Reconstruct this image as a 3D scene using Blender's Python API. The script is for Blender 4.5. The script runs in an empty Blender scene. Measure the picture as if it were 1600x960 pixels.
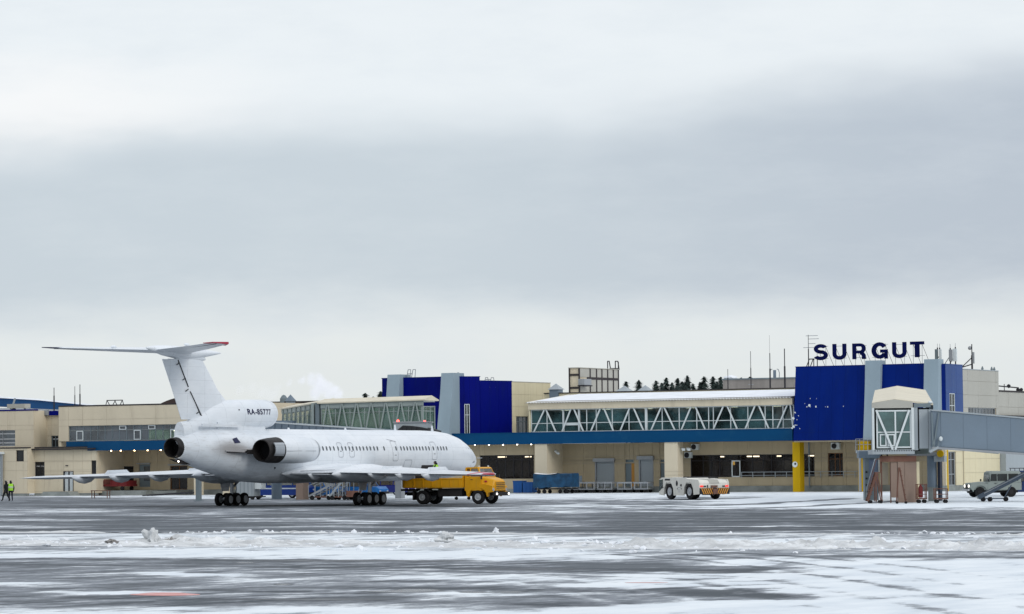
import bpy, bmesh, math, random
import numpy as np
from mathutils import Vector, Matrix, noise as mnoise
random.seed(4)
rng = np.random.default_rng(7)
D = bpy.data
SC = bpy.context.scene
COL = SC.collection
# ------------------------------------------------------------------ camera
FPX, CH, YH, ROLL = 5000.0, 2.92, 723.0, 0.010      # focal length in photo pixels, eye height, horizon row, slight roll
PITCH = math.atan((YH - 480) / FPX)
cam_d = D.cameras.new('camera'); cam_d.sensor_width = 36; cam_d.lens = 36 * FPX / 1600
cam_d.clip_start = 0.5; cam_d.clip_end = 20000
cam = D.objects.new('camera', cam_d); COL.objects.link(cam)
cam.matrix_world = Matrix.Translation((0, 0, CH)) @ Matrix.Rotation(math.pi / 2 + PITCH, 4, 'X') @ Matrix.Rotation(-ROLL, 4, 'Z')
SC.camera = cam
# ------------------------------------------------------------------ sun, world, exposure
SUN_EL, SUN_AZ = math.radians(28), math.radians(140)   # azimuth clockwise from +Y: behind the camera, to the right
sl = D.lights.new('sun', 'SUN'); sl.energy = 0.9; sl.angle = math.radians(22); sl.color = (1, 0.96, 0.9)
so = D.objects.new('sun', sl); COL.objects.link(so)
sdir = Vector((math.sin(SUN_AZ) * math.cos(SUN_EL), math.cos(SUN_AZ) * math.cos(SUN_EL), math.sin(SUN_EL)))
so.rotation_euler = sdir.to_track_quat('Z', 'Y').to_euler()
so.location = (0, 0, 80)
SC.view_settings.view_transform = 'Standard'; SC.view_settings.look = 'None'
SC.view_settings.exposure = 0.0; SC.view_settings.gamma = 1.0
SC.cycles.use_denoising = True
SC.cycles.max_bounces = 12; SC.cycles.diffuse_bounces = 3; SC.cycles.glossy_bounces = 3; SC.cycles.transparent_max_bounces = 12; SC.cycles.volume_bounces = 10
try: SC.cycles.volume_step_rate = 1.0
except Exception: pass

class NT:
    """tiny node-graph helper"""
    def __init__(s, tree): s.t = tree; s.n = tree.nodes; s.l = tree.links
    def new(s, typ, **kw):
        n = s.n.new(typ)
        for k, v in kw.items(): setattr(n, k, v)
        return n
    def link(s, a, b): s.l.new(a, b)
    def put(s, sock, v):
        if hasattr(v, 'is_linked') or isinstance(v, bpy.types.NodeSocket): s.l.new(v, sock)
        else: sock.default_value = v
    def m(s, op, a, b=None, c=None, clamp=False):
        n = s.new('ShaderNodeMath', operation=op); n.use_clamp = clamp
        s.put(n.inputs[0], a)
        if b is not None: s.put(n.inputs[1], b)
        if c is not None: s.put(n.inputs[2], c)
        return n.outputs[0]
    def ss(s, x, lo, hi, to0=0.0, to1=1.0):
        n = s.new('ShaderNodeMapRange', interpolation_type='SMOOTHSTEP')
        s.put(n.inputs[0], x); s.put(n.inputs[1], lo); s.put(n.inputs[2], hi); n.inputs[3].default_value = to0; n.inputs[4].default_value = to1
        return n.outputs[0]
    def mix(s, f, a, b):
        n = s.new('ShaderNodeMix', data_type='RGBA')
        s.put(n.inputs[0], f)
        for i, v in ((6, a), (7, b)):
            if isinstance(v, (tuple, list)): n.inputs[i].default_value = (v[0], v[1], v[2], 1)
            else: s.link(v, n.inputs[i])
        return n.outputs[2]
    def noise(s, vec, scale, detail=3, rough=0.5, w=None):
        n = s.new('ShaderNodeTexNoise'); s.link(vec, n.inputs['Vector'])
        n.inputs['Scale'].default_value = scale; n.inputs['Detail'].default_value = detail; n.inputs['Roughness'].default_value = rough
        return n.outputs['Fac']
    def scale(s, vec, sc, loc=(0, 0, 0)):
        n = s.new('ShaderNodeMapping'); s.link(vec, n.inputs[0]); n.inputs['Scale'].default_value = sc; n.inputs['Location'].default_value = loc
        return n.outputs[0]

W = D.worlds.new('World'); SC.world = W; W.use_nodes = True
nt = NT(W.node_tree); W.node_tree.nodes.clear()
sky = nt.new('ShaderNodeTexSky', sky_type='NISHITA'); sky.sun_disc = False
sky.sun_elevation = SUN_EL; sky.sun_rotation = SUN_AZ
bg1 = nt.new('ShaderNodeBackground'); nt.link(sky.outputs[0], bg1.inputs[0]); bg1.inputs[1].default_value = 0.08
tc = nt.new('ShaderNodeTexCoord'); sep = nt.new('ShaderNodeSeparateXYZ'); nt.link(tc.outputs['Generated'], sep.inputs[0])
el = nt.m('ARCSINE', sep.outputs[2]); az = nt.m('ARCTAN2', sep.outputs[0], sep.outputs[1])
cv_ = nt.new('ShaderNodeCombineXYZ'); nt.link(az, cv_.inputs[0]); nt.link(el, cv_.inputs[1])
n1 = nt.noise(nt.scale(cv_.outputs[0], (9, 26, 1), (3.1, 1.7, 0)), 1.0, 4, 0.5)
n2 = nt.noise(nt.scale(cv_.outputs[0], (22, 70, 1), (0.3, 5.2, 2)), 1.0, 8, 0.62)
n3 = nt.noise(nt.scale(tc.outputs['Generated'], (1.6, 1.6, 4.5)), 1.0, 4, 0.5)
wob = nt.m('ADD', nt.m('MULTIPLY', nt.m('SUBTRACT', n1, 0.5), 0.040), nt.m('MULTIPLY', nt.m('SUBTRACT', n2, 0.5), 0.012))
azc = nt.m('MAXIMUM', nt.m('MINIMUM', az, 0.5), -0.5)
e1 = nt.m('ADD', nt.m('SUBTRACT', el, nt.m('MULTIPLY', azc, 0.055)), wob)       # upper rim of the grey bank rises to the right
e2 = nt.m('ADD', nt.m('SUBTRACT', el, nt.m('MULTIPLY', azc, 0.015)), nt.m('MULTIPLY', wob, 0.6))
up = nt.ss(e1, 0.096, 0.124); lo = nt.ss(e2, 0.036, 0.060)
bank = nt.m('MULTIPLY', lo, nt.m('SUBTRACT', 1.0, up))
bank = nt.m('MULTIPLY', bank, nt.m('ADD', 0.72, nt.m('MULTIPLY', n2, 0.5)), clamp=True)
light = nt.mix(nt.ss(el, 0.0, 0.10), (0.78, 0.815, 0.805), (0.86, 0.91, 0.945))
light = nt.mix(nt.m('MULTIPLY', nt.ss(n2, 0.35, 0.8), 0.35), light, (0.71, 0.775, 0.84))
# bright gap at the left, above the bank
gap = nt.m('MULTIPLY', nt.ss(nt.m('ABSOLUTE', nt.m('ADD', e1, -0.118)), 0.0, 0.022, 1, 0), nt.ss(azc, -0.04, -0.15))
light = nt.mix(nt.m('MULTIPLY', gap, 0.9), light, (0.98, 0.985, 0.99))
grey = nt.mix(nt.ss(azc, -0.05, 0.16), (0.595, 0.665, 0.725), (0.51, 0.572, 0.65))
cl = nt.mix(bank, light, grey)
high = nt.mix(nt.ss(n3, 0.35, 0.7), (0.70, 0.75, 0.83), (0.96, 0.97, 1.0))
cl = nt.mix(nt.ss(el, 0.16, 0.5), cl, high)
bg2 = nt.new('ShaderNodeBackground'); nt.link(cl, bg2.inputs[0])
nt.link(nt.m('ADD', 1.0, nt.m('MULTIPLY', nt.ss(el, 0.2, 1.2), 0.25)), bg2.inputs[1])
ms = nt.new('ShaderNodeMixShader'); ms.inputs[0].default_value = 0.95
nt.link(bg1.outputs[0], ms.inputs[1]); nt.link(bg2.outputs[0], ms.inputs[2])
wo = nt.new('ShaderNodeOutputWorld'); nt.link(ms.outputs[0], wo.inputs[0])

# ------------------------------------------------------------------ surveying helpers (photo rows/columns -> real places)
PHI = math.radians(29)
OX, OY = 25.5, 290.0
CU = (math.cos(PHI), -math.sin(PHI)); CV = (math.sin(PHI), math.cos(PHI))
def ray(px, py):
    x = px - 800; y = py - 480
    a = (x * math.cos(ROLL) - y * math.sin(ROLL)) / FPX; b = -(x * math.sin(ROLL) + y * math.cos(ROLL)) / FPX
    return (a, math.cos(PITCH) - b * math.sin(PITCH), math.sin(PITCH) + b * math.cos(PITCH))
def w2f(x, y): return ((x - OX) * CU[0] + (y - OY) * CU[1], (x - OX) * CV[0] + (y - OY) * CV[1])
def f2w(u, v): return (OX + u * CU[0] + v * CV[0], OY + u * CU[1] + v * CV[1])
def G(px, py, z=0.0):
    d = ray(px, py); t = (z - CH) / d[2]; return (d[0] * t, d[1] * t)
def GF(px, py, z=0.0): return w2f(*G(px, py, z))
def at_depth(px, Y, py=700):
    d = ray(px, py); t = Y / d[1]; return (d[0] * t, Y, CH + d[2] * t)
class Wall:
    """vertical plane in the terminal frame: start (u,v), heading ang; s runs along it, d stands out of it, z up"""
    def __init__(w, u, v, ang=0.0):
        w.u, w.v = u, v; a = math.radians(ang); w.c, w.s_ = math.cos(a), math.sin(a)
    def xf(w, p):
        s, d, z = p
        return (w.u + s * w.c + d * w.s_, w.v + s * w.s_ - d * w.c, z)
    def S(w, px, py=700, d=0.0):
        r = ray(px, py); o = w2f(0, 0); rd = (r[0] * CU[0] + r[1] * CU[1], r[0] * CV[0] + r[1] * CV[1])
        n = (w.s_, -w.c)
        t = (n[0] * (w.u - o[0]) + n[1] * (w.v - o[1]) + d) / (n[0] * rd[0] + n[1] * rd[1])
        pu, pv = o[0] + rd[0] * t, o[1] + rd[1] * t
        return ((pu - w.u) * w.c + (pv - w.v) * w.s_, CH + r[2] * t)
    def s(w, px, py=700, d=0.0): return w.S(px, py, d)[0]
    def z(w, px, py, d=0.0): return w.S(px, py, d)[1]
    def end(w, s): return (w.u + s * w.c, w.v + s * w.s_)

# ------------------------------------------------------------------ mesh builder
class MB:
    def __init__(m, xf=None): m.v = []; m.f = []; m.xf = xf
    def add(m, vs, fs):
        n = len(m.v)
        m.v += [m.xf(p) if m.xf else tuple(p) for p in vs]
        m.f += [tuple(i + n for i in f) for f in fs]
        return m
    def box(m, x0, x1, y0, y1, z0, z1):
        if x0 > x1: x0, x1 = x1, x0
        if y0 > y1: y0, y1 = y1, y0
        if z0 > z1: z0, z1 = z1, z0
        return m.add([(x0, y0, z0), (x1, y0, z0), (x1, y1, z0), (x0, y1, z0), (x0, y0, z1), (x1, y0, z1), (x1, y1, z1), (x0, y1, z1)],
                     [(0, 3, 2, 1), (4, 5, 6, 7), (0, 1, 5, 4), (1, 2, 6, 5), (2, 3, 7, 6), (3, 0, 4, 7)])
    def prism(m, poly, a, b, axis='y'):
        """poly: list of (p,q); extruded from a to b along axis. y: (p,*,q)  x: (*,p,q)  z: (p,q,*)"""
        def P(p, q, t): return (p, t, q) if axis == 'y' else ((t, p, q) if axis == 'x' else (p, q, t))
        n = len(poly)
        vs = [P(p, q, a) for p, q in poly] + [P(p, q, b) for p, q in poly]
        fs = [tuple(range(n)), tuple(range(2 * n - 1, n - 1, -1))] + [(i, i + n, (i + 1) % n + n, (i + 1) % n) for i in range(n)]
        return m.add(vs, fs)
    def bar(m, p0, p1, w, h=None, up=(0, 0, 1)):
        h = h or w; a = Vector(p0); b = Vector(p1); d = (b - a).normalized(); u = Vector(up)
        if abs(d.dot(u)) > 0.98: u = Vector((1, 0, 0))
        s = d.cross(u).normalized() * w / 2; t = s.cross(d).normalized() * h / 2
        vs = [tuple(a - s - t), tuple(a + s - t), tuple(a + s + t), tuple(a - s + t), tuple(b - s - t), tuple(b + s - t), tuple(b + s + t), tuple(b - s + t)]
        return m.add(vs, [(0, 3, 2, 1), (4, 5, 6, 7), (0, 1, 5, 4), (1, 2, 6, 5), (2, 3, 7, 6), (3, 0, 4, 7)])
    def tube(m, p0, p1, r, r1=None, n=8, cap=True):
        r1 = r if r1 is None else r1; a = Vector(p0); b = Vector(p1); d = (b - a).normalized()
        u = Vector((0, 0, 1)) if abs(d.z) < 0.9 else Vector((1, 0, 0)); s = d.cross(u).normalized(); t = s.cross(d)
        vs = []
        for c, rr in ((a, r), (b, r1)):
            for i in range(n):
                q = 2 * math.pi * i / n; vs.append(tuple(c + (s * math.cos(q) + t * math.sin(q)) * rr))
        fs = [(i, (i + 1) % n, (i + 1) % n + n, i + n) for i in range(n)]
        if cap: fs += [tuple(range(n - 1, -1, -1)), tuple(range(n, 2 * n))]
        return m.add(vs, fs)
    def path(m, pts, r, n=6):
        for a, b in zip(pts[:-1], pts[1:]): m.tube(a, b, r, n=n)
        return m
    def loft(m, rings, cap0=True, cap1=True, closed=True):
        n = len(rings[0]); vs = [p for r in rings for p in r]; fs = []
        for k in range(len(rings) - 1):
            for i in range(n if closed else n - 1):
                j = (i + 1) % n; fs.append((k * n + i, k * n + j, (k + 1) * n + j, (k + 1) * n + i))
        if cap0: fs.append(tuple(range(n - 1, -1, -1)))
        if cap1: fs.append(tuple((len(rings) - 1) * n + i for i in range(n)))
        return m.add(vs, fs)
    def lathe(m, prof, c=(0, 0, 0), axis='y', n=20):
        """prof: (t along axis, r)"""
        rings = []
        for t, r in prof:
            ring = []
            for i in range(n):
                q = 2 * math.pi * i / n; a, b = r * math.cos(q), r * math.sin(q)
                if axis == 'y': p = (c[0] + a, c[1] + t, c[2] + b)
                elif axis == 'x': p = (c[0] + t, c[1] + a, c[2] + b)
                else: p = (c[0] + a, c[1] + b, c[2] + t)
                ring.append(p)
            rings.append(ring)
        return m.loft(rings)
    def lump(m, c, r, seed=0, sub=2, amp=0.35, fr=1.3):
        bm = bmesh.new(); bmesh.ops.create_icosphere(bm, subdivisions=sub, radius=1.0)
        vs = []
        for v in bm.verts:
            k = 1 + amp * 2 * mnoise.noise(v.co * fr + Vector((seed * 3.7, seed * 1.3, 5.1)))
            vs.append((c[0] + v.co.x * r[0] * k, c[1] + v.co.y * r[1] * k, c[2] + v.co.z * r[2] * k))
        fs = [tuple(x.index for x in f.verts) for f in bm.faces]; bm.free()
        return m.add(vs, fs)

BASE = {}
def mesh_of(name, mb, base, smooth=False, bevel=0):
    me = D.meshes.new(name); b = base
    me.from_pydata([(x - b[0], y - b[1], z - b[2]) for x, y, z in mb.v], [], mb.f)
    bm = bmesh.new(); bm.from_mesh(me)
    bmesh.ops.recalc_face_normals(bm, faces=bm.faces)
    bm.to_mesh(me); bm.free()
    if smooth:
        me.polygons.foreach_set('use_smooth', [True] * len(me.polygons))
        try: me.set_sharp_from_angle(angle=math.radians(38))
        except Exception: pass
    me.update(); return me
def tag(o, label=None, cat=None, group=None, kind=None):
    if label: o['label'] = label
    if cat: o['category'] = cat
    if group: o['group'] = group
    if kind: o['kind'] = kind
    return o
def part(parent, name, mb, mat, smooth=False, label=None, kind=None, bevel=0):
    base = BASE[parent.name]
    o = D.objects.new(name, mesh_of(name, mb, base, smooth)); COL.objects.link(o)
    if mat: o.data.materials.append(mat)
    o.parent = parent; BASE[o.name] = base
    if bevel:
        md = o.modifiers.new('bevel', 'BEVEL'); md.width = bevel; md.segments = 2; md.limit_method = 'ANGLE'
    tag(o, label=label, kind=kind); return o
def thing_f(name, label, cat, base, group=None, kind=None):
    o = D.objects.new(name, None); COL.objects.link(o); o.empty_display_size = 0.3
    x, y = f2w(base[0], base[1]); o.location = (x, y, base[2]); o.rotation_euler = (0, 0, -PHI)
    BASE[o.name] = base; return tag(o, label, cat, group, kind)
def thing_w(name, label, cat, loc, rot=0.0, group=None, kind=None):
    o = D.objects.new(name, None); COL.objects.link(o); o.empty_display_size = 0.3
    o.location = loc; o.rotation_euler = (0, 0, rot); BASE[o.name] = (0, 0, 0); return tag(o, label, cat, group, kind)
def solo_f(name, mb, mat, label, cat, base, group=None, kind=None, smooth=False):
    o = D.objects.new(name, mesh_of(name, mb, base, smooth)); COL.objects.link(o); o.data.materials.append(mat)
    x, y = f2w(base[0], base[1]); o.location = (x, y, base[2]); o.rotation_euler = (0, 0, -PHI)
    BASE[o.name] = base; return tag(o, label, cat, group, kind)
def solo_w(name, mb, mat, label, cat, loc, rot=0.0, group=None, kind=None, smooth=False):
    o = D.objects.new(name, mesh_of(name, mb, (0, 0, 0), smooth)); COL.objects.link(o); o.data.materials.append(mat)
    o.location = loc; o.rotation_euler = (0, 0, rot); BASE[o.name] = (0, 0, 0); return tag(o, label, cat, group, kind)
def copy_tree(o, parent=None):
    c = o.copy(); COL.objects.link(c); BASE[c.name] = BASE[o.name]
    if parent: c.parent = parent
    for ch in [x for x in D.objects if x.parent == o]: copy_tree(ch, c)
    return c

# ------------------------------------------------------------------ materials
def mat(name, col, rough=0.6, metal=0.0, var=0.12, vscale=(0.6, 0.6, 0.15), bump=0.0, bscale=8, dirt=None, dirt_amt=0.0, spec=0.28, emit=None, estr=0):
    m = D.materials.new(name); m.use_nodes = True; t = NT(m.node_tree); b = m.node_tree.nodes['Principled BSDF']
    tcn = t.new('ShaderNodeTexCoord'); o = tcn.outputs['Object']
    a = t.noise(t.scale(o, vscale), 1.0, 5, 0.6)
    dark = tuple(c * (1 - var) for c in col); lite = tuple(min(1, c * (1 + var)) for c in col)
    c = t.mix(t.ss(a, 0.3, 0.7), dark, lite)
    if dirt:
        q = t.noise(t.scale(o, (vscale[0] * 4, vscale[1] * 4, vscale[2] * 2)), 1.0, 6, 0.7)
        c = t.mix(t.m('MULTIPLY', t.ss(q, 0.5, 0.78), dirt_amt), c, dirt)
    t.link(c, b.inputs['Base Color'])
    r2 = t.noise(o, 1.7, 3, 0.5)
    t.link(t.m('ADD', rough - 0.06, t.m('MULTIPLY', r2, 0.12)), b.inputs['Roughness'])
    b.inputs['Metallic'].default_value = metal; b.inputs['Specular IOR Level'].default_value = spec
    if emit:
        b.inputs['Emission Color'].default_value = (*emit, 1); b.inputs['Emission Strength'].default_value = estr
    if bump:
        bn = t.new('ShaderNodeBump'); bn.inputs['Strength'].default_value = bump; bn.inputs['Distance'].default_value = 0.02
        t.link(t.noise(o, bscale, 4, 0.6), bn.inputs['Height']); t.link(bn.outputs[0], b.inputs['Normal'])
    return m
def glass(name, tint, alpha=0.75, rough=0.06, var=0.5, spec=0.8):
    """window glass: dark or tinted glossy pane that still lets some of the inside through"""
    m = D.materials.new(name); m.use_nodes = True; t = NT(m.node_tree); b = m.node_tree.nodes['Principled BSDF']
    tcn = t.new('ShaderNodeTexCoord'); a = t.noise(tcn.outputs['Object'], 0.35, 4, 0.6)
    t.link(t.mix(t.ss(a, 0.35, 0.65), tuple(c * (1 - var) for c in tint), tuple(min(1, c * (1 + var)) for c in tint)), b.inputs['Base Color'])
    b.inputs['Roughness'].default_value = rough; b.inputs['Specular IOR Level'].default_value = spec
    w = t.noise(tcn.outputs['Object'], 0.9, 2, 0.5); bn = t.new('ShaderNodeBump'); bn.inputs['Strength'].default_value = 0.12; bn.inputs['Distance'].default_value = 0.05
    t.link(w, bn.inputs['Height']); t.link(bn.outputs[0], b.inputs['Normal'])
    tr = t.new('ShaderNodeBsdfTransparent'); tr.inputs[0].default_value = (*[min(1, 0.55 + 2.2 * c) for c in tint], 1)
    mx = t.new('ShaderNodeMixShader'); mx.inputs[0].default_value = alpha
    t.link(tr.outputs[0], mx.inputs[1]); t.link(b.outputs[0], mx.inputs[2])
    t.link(mx.outputs[0], m.node_tree.nodes['Material Output'].inputs[0])
    return m
def emis(name, col, s):
    m = D.materials.new(name); m.use_nodes = True; b = m.node_tree.nodes['Principled BSDF']
    b.inputs['Base Color'].default_value = (*col, 1); b.inputs['Emission Color'].default_value = (*col, 1); b.inputs['Emission Strength'].default_value = s
    return m
M = {}
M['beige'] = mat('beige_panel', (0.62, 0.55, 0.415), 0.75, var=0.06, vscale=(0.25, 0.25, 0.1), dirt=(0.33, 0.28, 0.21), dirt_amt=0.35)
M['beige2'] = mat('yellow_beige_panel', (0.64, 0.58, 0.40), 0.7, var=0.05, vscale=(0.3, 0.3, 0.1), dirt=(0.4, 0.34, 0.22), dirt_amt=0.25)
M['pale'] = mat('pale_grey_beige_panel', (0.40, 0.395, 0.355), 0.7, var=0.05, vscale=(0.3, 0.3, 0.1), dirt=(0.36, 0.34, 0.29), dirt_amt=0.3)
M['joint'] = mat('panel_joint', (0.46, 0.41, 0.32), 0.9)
M['beige_shaded'] = mat('shaded_recess_beige', (0.44, 0.37, 0.25), 0.8, var=0.08, dirt=(0.27, 0.23, 0.17), dirt_amt=0.4)  # beige darkened in its colour for the shade under the canopies
M['blue'] = mat('royal_blue_cladding', (0.0, 0.013, 0.145), 0.5, var=0.14, vscale=(0.35, 0.35, 0.12), spec=0.06, dirt=(0.004, 0.02, 0.11), dirt_amt=0.5)
M['blue2'] = mat('shaded_blue_cladding', (0.0, 0.003, 0.135), 0.5, var=0.18, vscale=(0.35, 0.35, 0.12), spec=0.06, dirt=(0.002, 0.012, 0.10), dirt_amt=0.5)  # same blue cladding, with the tower's dimmer light put into the colour
M['bluejoint'] = mat('cladding_joint', (0.003, 0.010, 0.07), 0.8)
M['teal'] = mat('teal_blue_fascia', (0.0, 0.056, 0.155), 0.5, spec=0.12, var=0.08, vscale=(0.12, 0.12, 0.3), dirt=(0.03, 0.12, 0.2), dirt_amt=0.3)
M['pil'] = mat('grey_blue_buttress', (0.26, 0.335, 0.385), 0.55, var=0.05)
M['yellow'] = mat('yellow_pillar_paint', (0.50, 0.315, 0.004), 0.6, var=0.10, dirt=(0.30, 0.20, 0.02), dirt_amt=0.4, spec=.12)
M['conc'] = mat('concrete', (0.24, 0.26, 0.25), 0.9, var=0.2, vscale=(0.8, 0.8, 0.8), dirt=(0.12, 0.13, 0.13), dirt_amt=0.5, bump=0.3)
M['white_fr'] = mat('white_window_frame', (0.62, 0.67, 0.68), 0.5, var=0.05)
M['grey_fr'] = mat('grey_window_frame', (0.16, 0.20, 0.22), 0.5)
M['green_fr'] = mat('grey_green_steel', (0.30, 0.35, 0.34), 0.5, var=0.08)
M['glass_teal'] = glass('teal_dark_glass', (0.032, 0.072, 0.080), 0.74, 0.04, 0.8, .7)  # patchy tint painted in as reflections on the panes
M['glass_green'] = glass('pale_green_glass', (0.16, 0.25, 0.20), 0.50, 0.06, 0.35)
M['glass_dark'] = glass('brown_dark_glass', (0.016, 0.013, 0.011), 0.42, 0.05, spec=.45)
M['glass_shut'] = glass('dark_shut_window_glass', (0.014, 0.017, 0.020), 0.96, 0.08, 0.5, 0.35)
M['glass_grey'] = glass('blue_grey_glass', (0.075, 0.095, 0.115), 0.85, 0.08, 0.4)
M['glass_cab'] = glass('cab_glass', (0.05, 0.08, 0.08), 0.6, 0.05)
M['inside'] = mat('room_wall', (0.085, 0.062, 0.048), 0.9, var=0.3)
M['inside_teal'] = mat('gallery_inside', (0.16, 0.19, 0.18), 0.9, var=0.25)
M['wood'] = mat('brown_door_wood', (0.16, 0.075, 0.03), 0.6, var=0.3)
M['roofdk'] = mat('dark_roof_edge', (0.035, 0.030, 0.032), 0.7)
M['snow'] = mat('snow', (0.80, 0.83, 0.87), 0.85, var=0.06, vscale=(0.8, 0.8, 0.8), bump=0.6, bscale=5, dirt=(0.62, 0.64, 0.66), dirt_amt=0.4)
M['snowdirty'] = mat('dirty_ploughed_snow', (0.60, 0.62, 0.63), 0.9, var=0.25, vscale=(.7, .7, .7), bump=0.9, bscale=6, dirt=(0.26, 0.26, 0.26), dirt_amt=0.75)
M['white_roof'] = mat('white_roof_sheet', (0.74, 0.74, 0.72), 0.6, var=0.05, dirt=(0.6, 0.58, 0.52), dirt_amt=0.3)
M['cream_roof'] = mat('cream_roof_sheet', (0.66, 0.61, 0.48), 0.55, var=0.08, dirt=(0.5, 0.44, 0.32), dirt_amt=0.35)
M['steel'] = mat('galvanised_steel', (0.30, 0.32, 0.34), 0.45, 0.3)
M['black'] = mat('black_steel', (0.02, 0.02, 0.025), 0.6)
M['tun'] = mat('grey_tunnel_sheet', (0.165, 0.215, 0.268), 0.5, 0.1, var=0.06, vscale=(0.2, 0.2, 0.3), dirt=(0.17, 0.2, 0.22), dirt_amt=0.3)
M['tunlt'] = mat('light_grey_tunnel_sheet', (0.33, 0.37, 0.395), 0.5, 0.1, var=0.05)
M['rust'] = mat('red_brown_primer', (0.15, 0.075, 0.055), 0.8, var=0.3, dirt=(0.25, 0.18, 0.15), dirt_amt=0.4)
M['brownbox'] = mat('brown_pink_panel', (0.25, 0.185, 0.15), 0.8, var=0.12, dirt=(0.22, 0.17, 0.14), dirt_amt=0.5)
M['tyre'] = mat('tyre_rubber', (0.012, 0.012, 0.013), 0.85)
M['rim'] = mat('wheel_rim', (0.42, 0.44, 0.46), 0.5, 0.3, dirt=(0.1, 0.1, 0.1), dirt_amt=0.4)
M['lampw'] = emis('warm_lamp_glow', (1.0, 0.62, 0.30), 14)
M['lampc'] = emis('cool_lamp_glow', (1.0, 0.93, 0.80), 9)
M['lampr'] = emis('red_lamp_glow', (1.0, 0.05, 0.04), 9)
M['lampi'] = emis('indoor_lamp_glow', (1.0, 0.86, 0.62), 16)
M['tail'] = emis('tail_lamp_glow', (.8, 0.03, 0.02), 1.1)

# ================================================================== GROUND
def vnoise(x, y, seed):
    """smooth value noise on arrays"""
    xi = np.floor(x).astype(np.int64); yi = np.floor(y).astype(np.int64); fx = x - xi; fy = y - yi
    fx = fx * fx * (3 - 2 * fx); fy = fy * fy * (3 - 2 * fy)
    def h(a, b):
        n = (a * 374761393 + b * 668265263 + seed * 974634777) & 0x7fffffff
        n = ((n ^ (n >> 13)) * 1274126177) & 0x7fffffff
        return ((n ^ (n >> 16)) & 0xffff) / 65535.0
    return (h(xi, yi) * (1 - fx) + h(xi + 1, yi) * fx) * (1 - fy) + (h(xi, yi + 1) * (1 - fx) + h(xi + 1, yi + 1) * fx) * fy
def fbm(x, y, seed, o=5, g=0.55):
    s = 0; a = 1; t = 0
    for k in range(o):
        s = s + a * vnoise(x * 2 ** k, y * 2 ** k, seed + k * 17); t += a; a *= g
    return s / t
def sst(x, a, b):
    t = np.clip((x - a) / (b - a), 0, 1); return t * t * (3 - 2 * t)
def ground_material():
    m = D.materials.new('apron_asphalt_and_snow'); m.use_nodes = True; t = NT(m.node_tree); b = m.node_tree.nodes['Principled BSDF']
    tcn = t.new('ShaderNodeTexCoord'); o = tcn.outputs['Object']
    at = t.new('ShaderNodeAttribute', attribute_name='snow'); at2 = t.new('ShaderNodeAttribute', attribute_name='wet'); sn = at.outputs['Fac']
    # object space is the terminal frame: x along the building, y away from the camera; streaks run along x
    fine = t.noise(t.scale(o, (0.55, 0.24, 1)), 1.0, 9, 0.66)
    streak = t.noise(t.scale(o, (0.04, 0.32, 1)), 1.0, 7, 0.62)
    gr = t.noise(o, 3.0, 6, 0.7)
    k = t.m('ADD', sn, t.m('ADD', t.m('MULTIPLY', t.m('SUBTRACT', fine, 0.5), 1.7), t.m('MULTIPLY', t.m('SUBTRACT', streak, 0.5), 0.9)))
    k = t.m('ADD', k, t.m('MULTIPLY', t.m('SUBTRACT', gr, 0.5), 0.75))
    cover = t.ss(k, 0.36, 0.68)
    frost = t.m('MULTIPLY', t.ss(k, 0.02, 0.5), 0.37)
    asp = t.mix(t.ss(streak, 0.35, 0.65), (0.050, 0.062, 0.074), (0.100, 0.118, 0.135))
    asp = t.mix(t.m('MULTIPLY', t.ss(gr, 0.4, 0.7), 0.25), asp, (0.06, 0.065, 0.075))
    asp = t.mix(at2.outputs['Fac'], asp, (0.018, 0.024, 0.036))
    snc = t.mix(t.ss(fine, 0.3, 0.7), (0.64, 0.70, 0.75), (0.80, 0.845, 0.87))
    c = t.mix(frost, asp, (0.62, 0.66, 0.72)); c = t.mix(cover, c, snc)
    t.link(c, b.inputs['Base Color'])
    rr = t.m('ADD', t.m('MULTIPLY', t.ss(fine, 0.3, 0.7), 0.2), 0.62)
    rr = t.m('MULTIPLY', rr, t.m('SUBTRACT', 1.0, t.m('MULTIPLY', at2.outputs['Fac'], 0.75)))
    t.link(t.m('MAXIMUM', rr, cover), b.inputs['Roughness'])
    b.inputs['Specular IOR Level'].default_value = 0.16
    bn = t.new('ShaderNodeBump'); bn.inputs['Strength'].default_value = 0.7; bn.inputs['Distance'].default_value = 0.05
    t.link(t.m('ADD', cover, t.m('MULTIPLY', gr, 0.5)), bn.inputs['Height']); t.link(bn.outputs[0], b.inputs['Normal'])
    return m
M['ground'] = ground_material()
NR, NCg = 420, 360
vs_ = -232 + 0.0 * np.arange(NR)
dd = 58 * (360 / 58) ** (np.linspace(0, 1, NR))            # depth rows, finer near the camera
gv, gu, px_, py_ = [], [], [], []
P = []
for i, dpt in enumerate(dd):
    v = (dpt - 290) * CV[1] + (-OX) * CV[0]               # row of constant v through (0, depth)
    uc = -OX * CU[0] + (dpt - OY) * CU[1]
    hw = 0.30 * dpt + 6
    us = uc + np.linspace(-hw, hw, NCg)
    P.append(np.stack([us, np.full(NCg, v)], 1))
P = np.array(P).reshape(-1, 2)
WX = OX + P[:, 0] * CU[0] + P[:, 1] * CV[0]; WY = OY + P[:, 0] * CU[1] + P[:, 1] * CV[1]
WYc = np.maximum(WY, 20)
QX = 800 + FPX * WX / WYc; QY = YH + FPX * CH / WYc - ROLL * (QX - 800)     # where each apron point is seen: used to read the cover from the photo
n_big = fbm(P[:, 0] * 0.07, P[:, 1] * 0.08, 3, 5); n_mid = fbm(P[:, 0] * 0.30, P[:, 1] * 0.26, 9, 6, .62)
jit = (n_big - 0.5) * 26 + (n_mid - 0.5) * 16
Y_ = QY + jit * np.clip((QY - 770) / 110, 0.1, 1)
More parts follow.
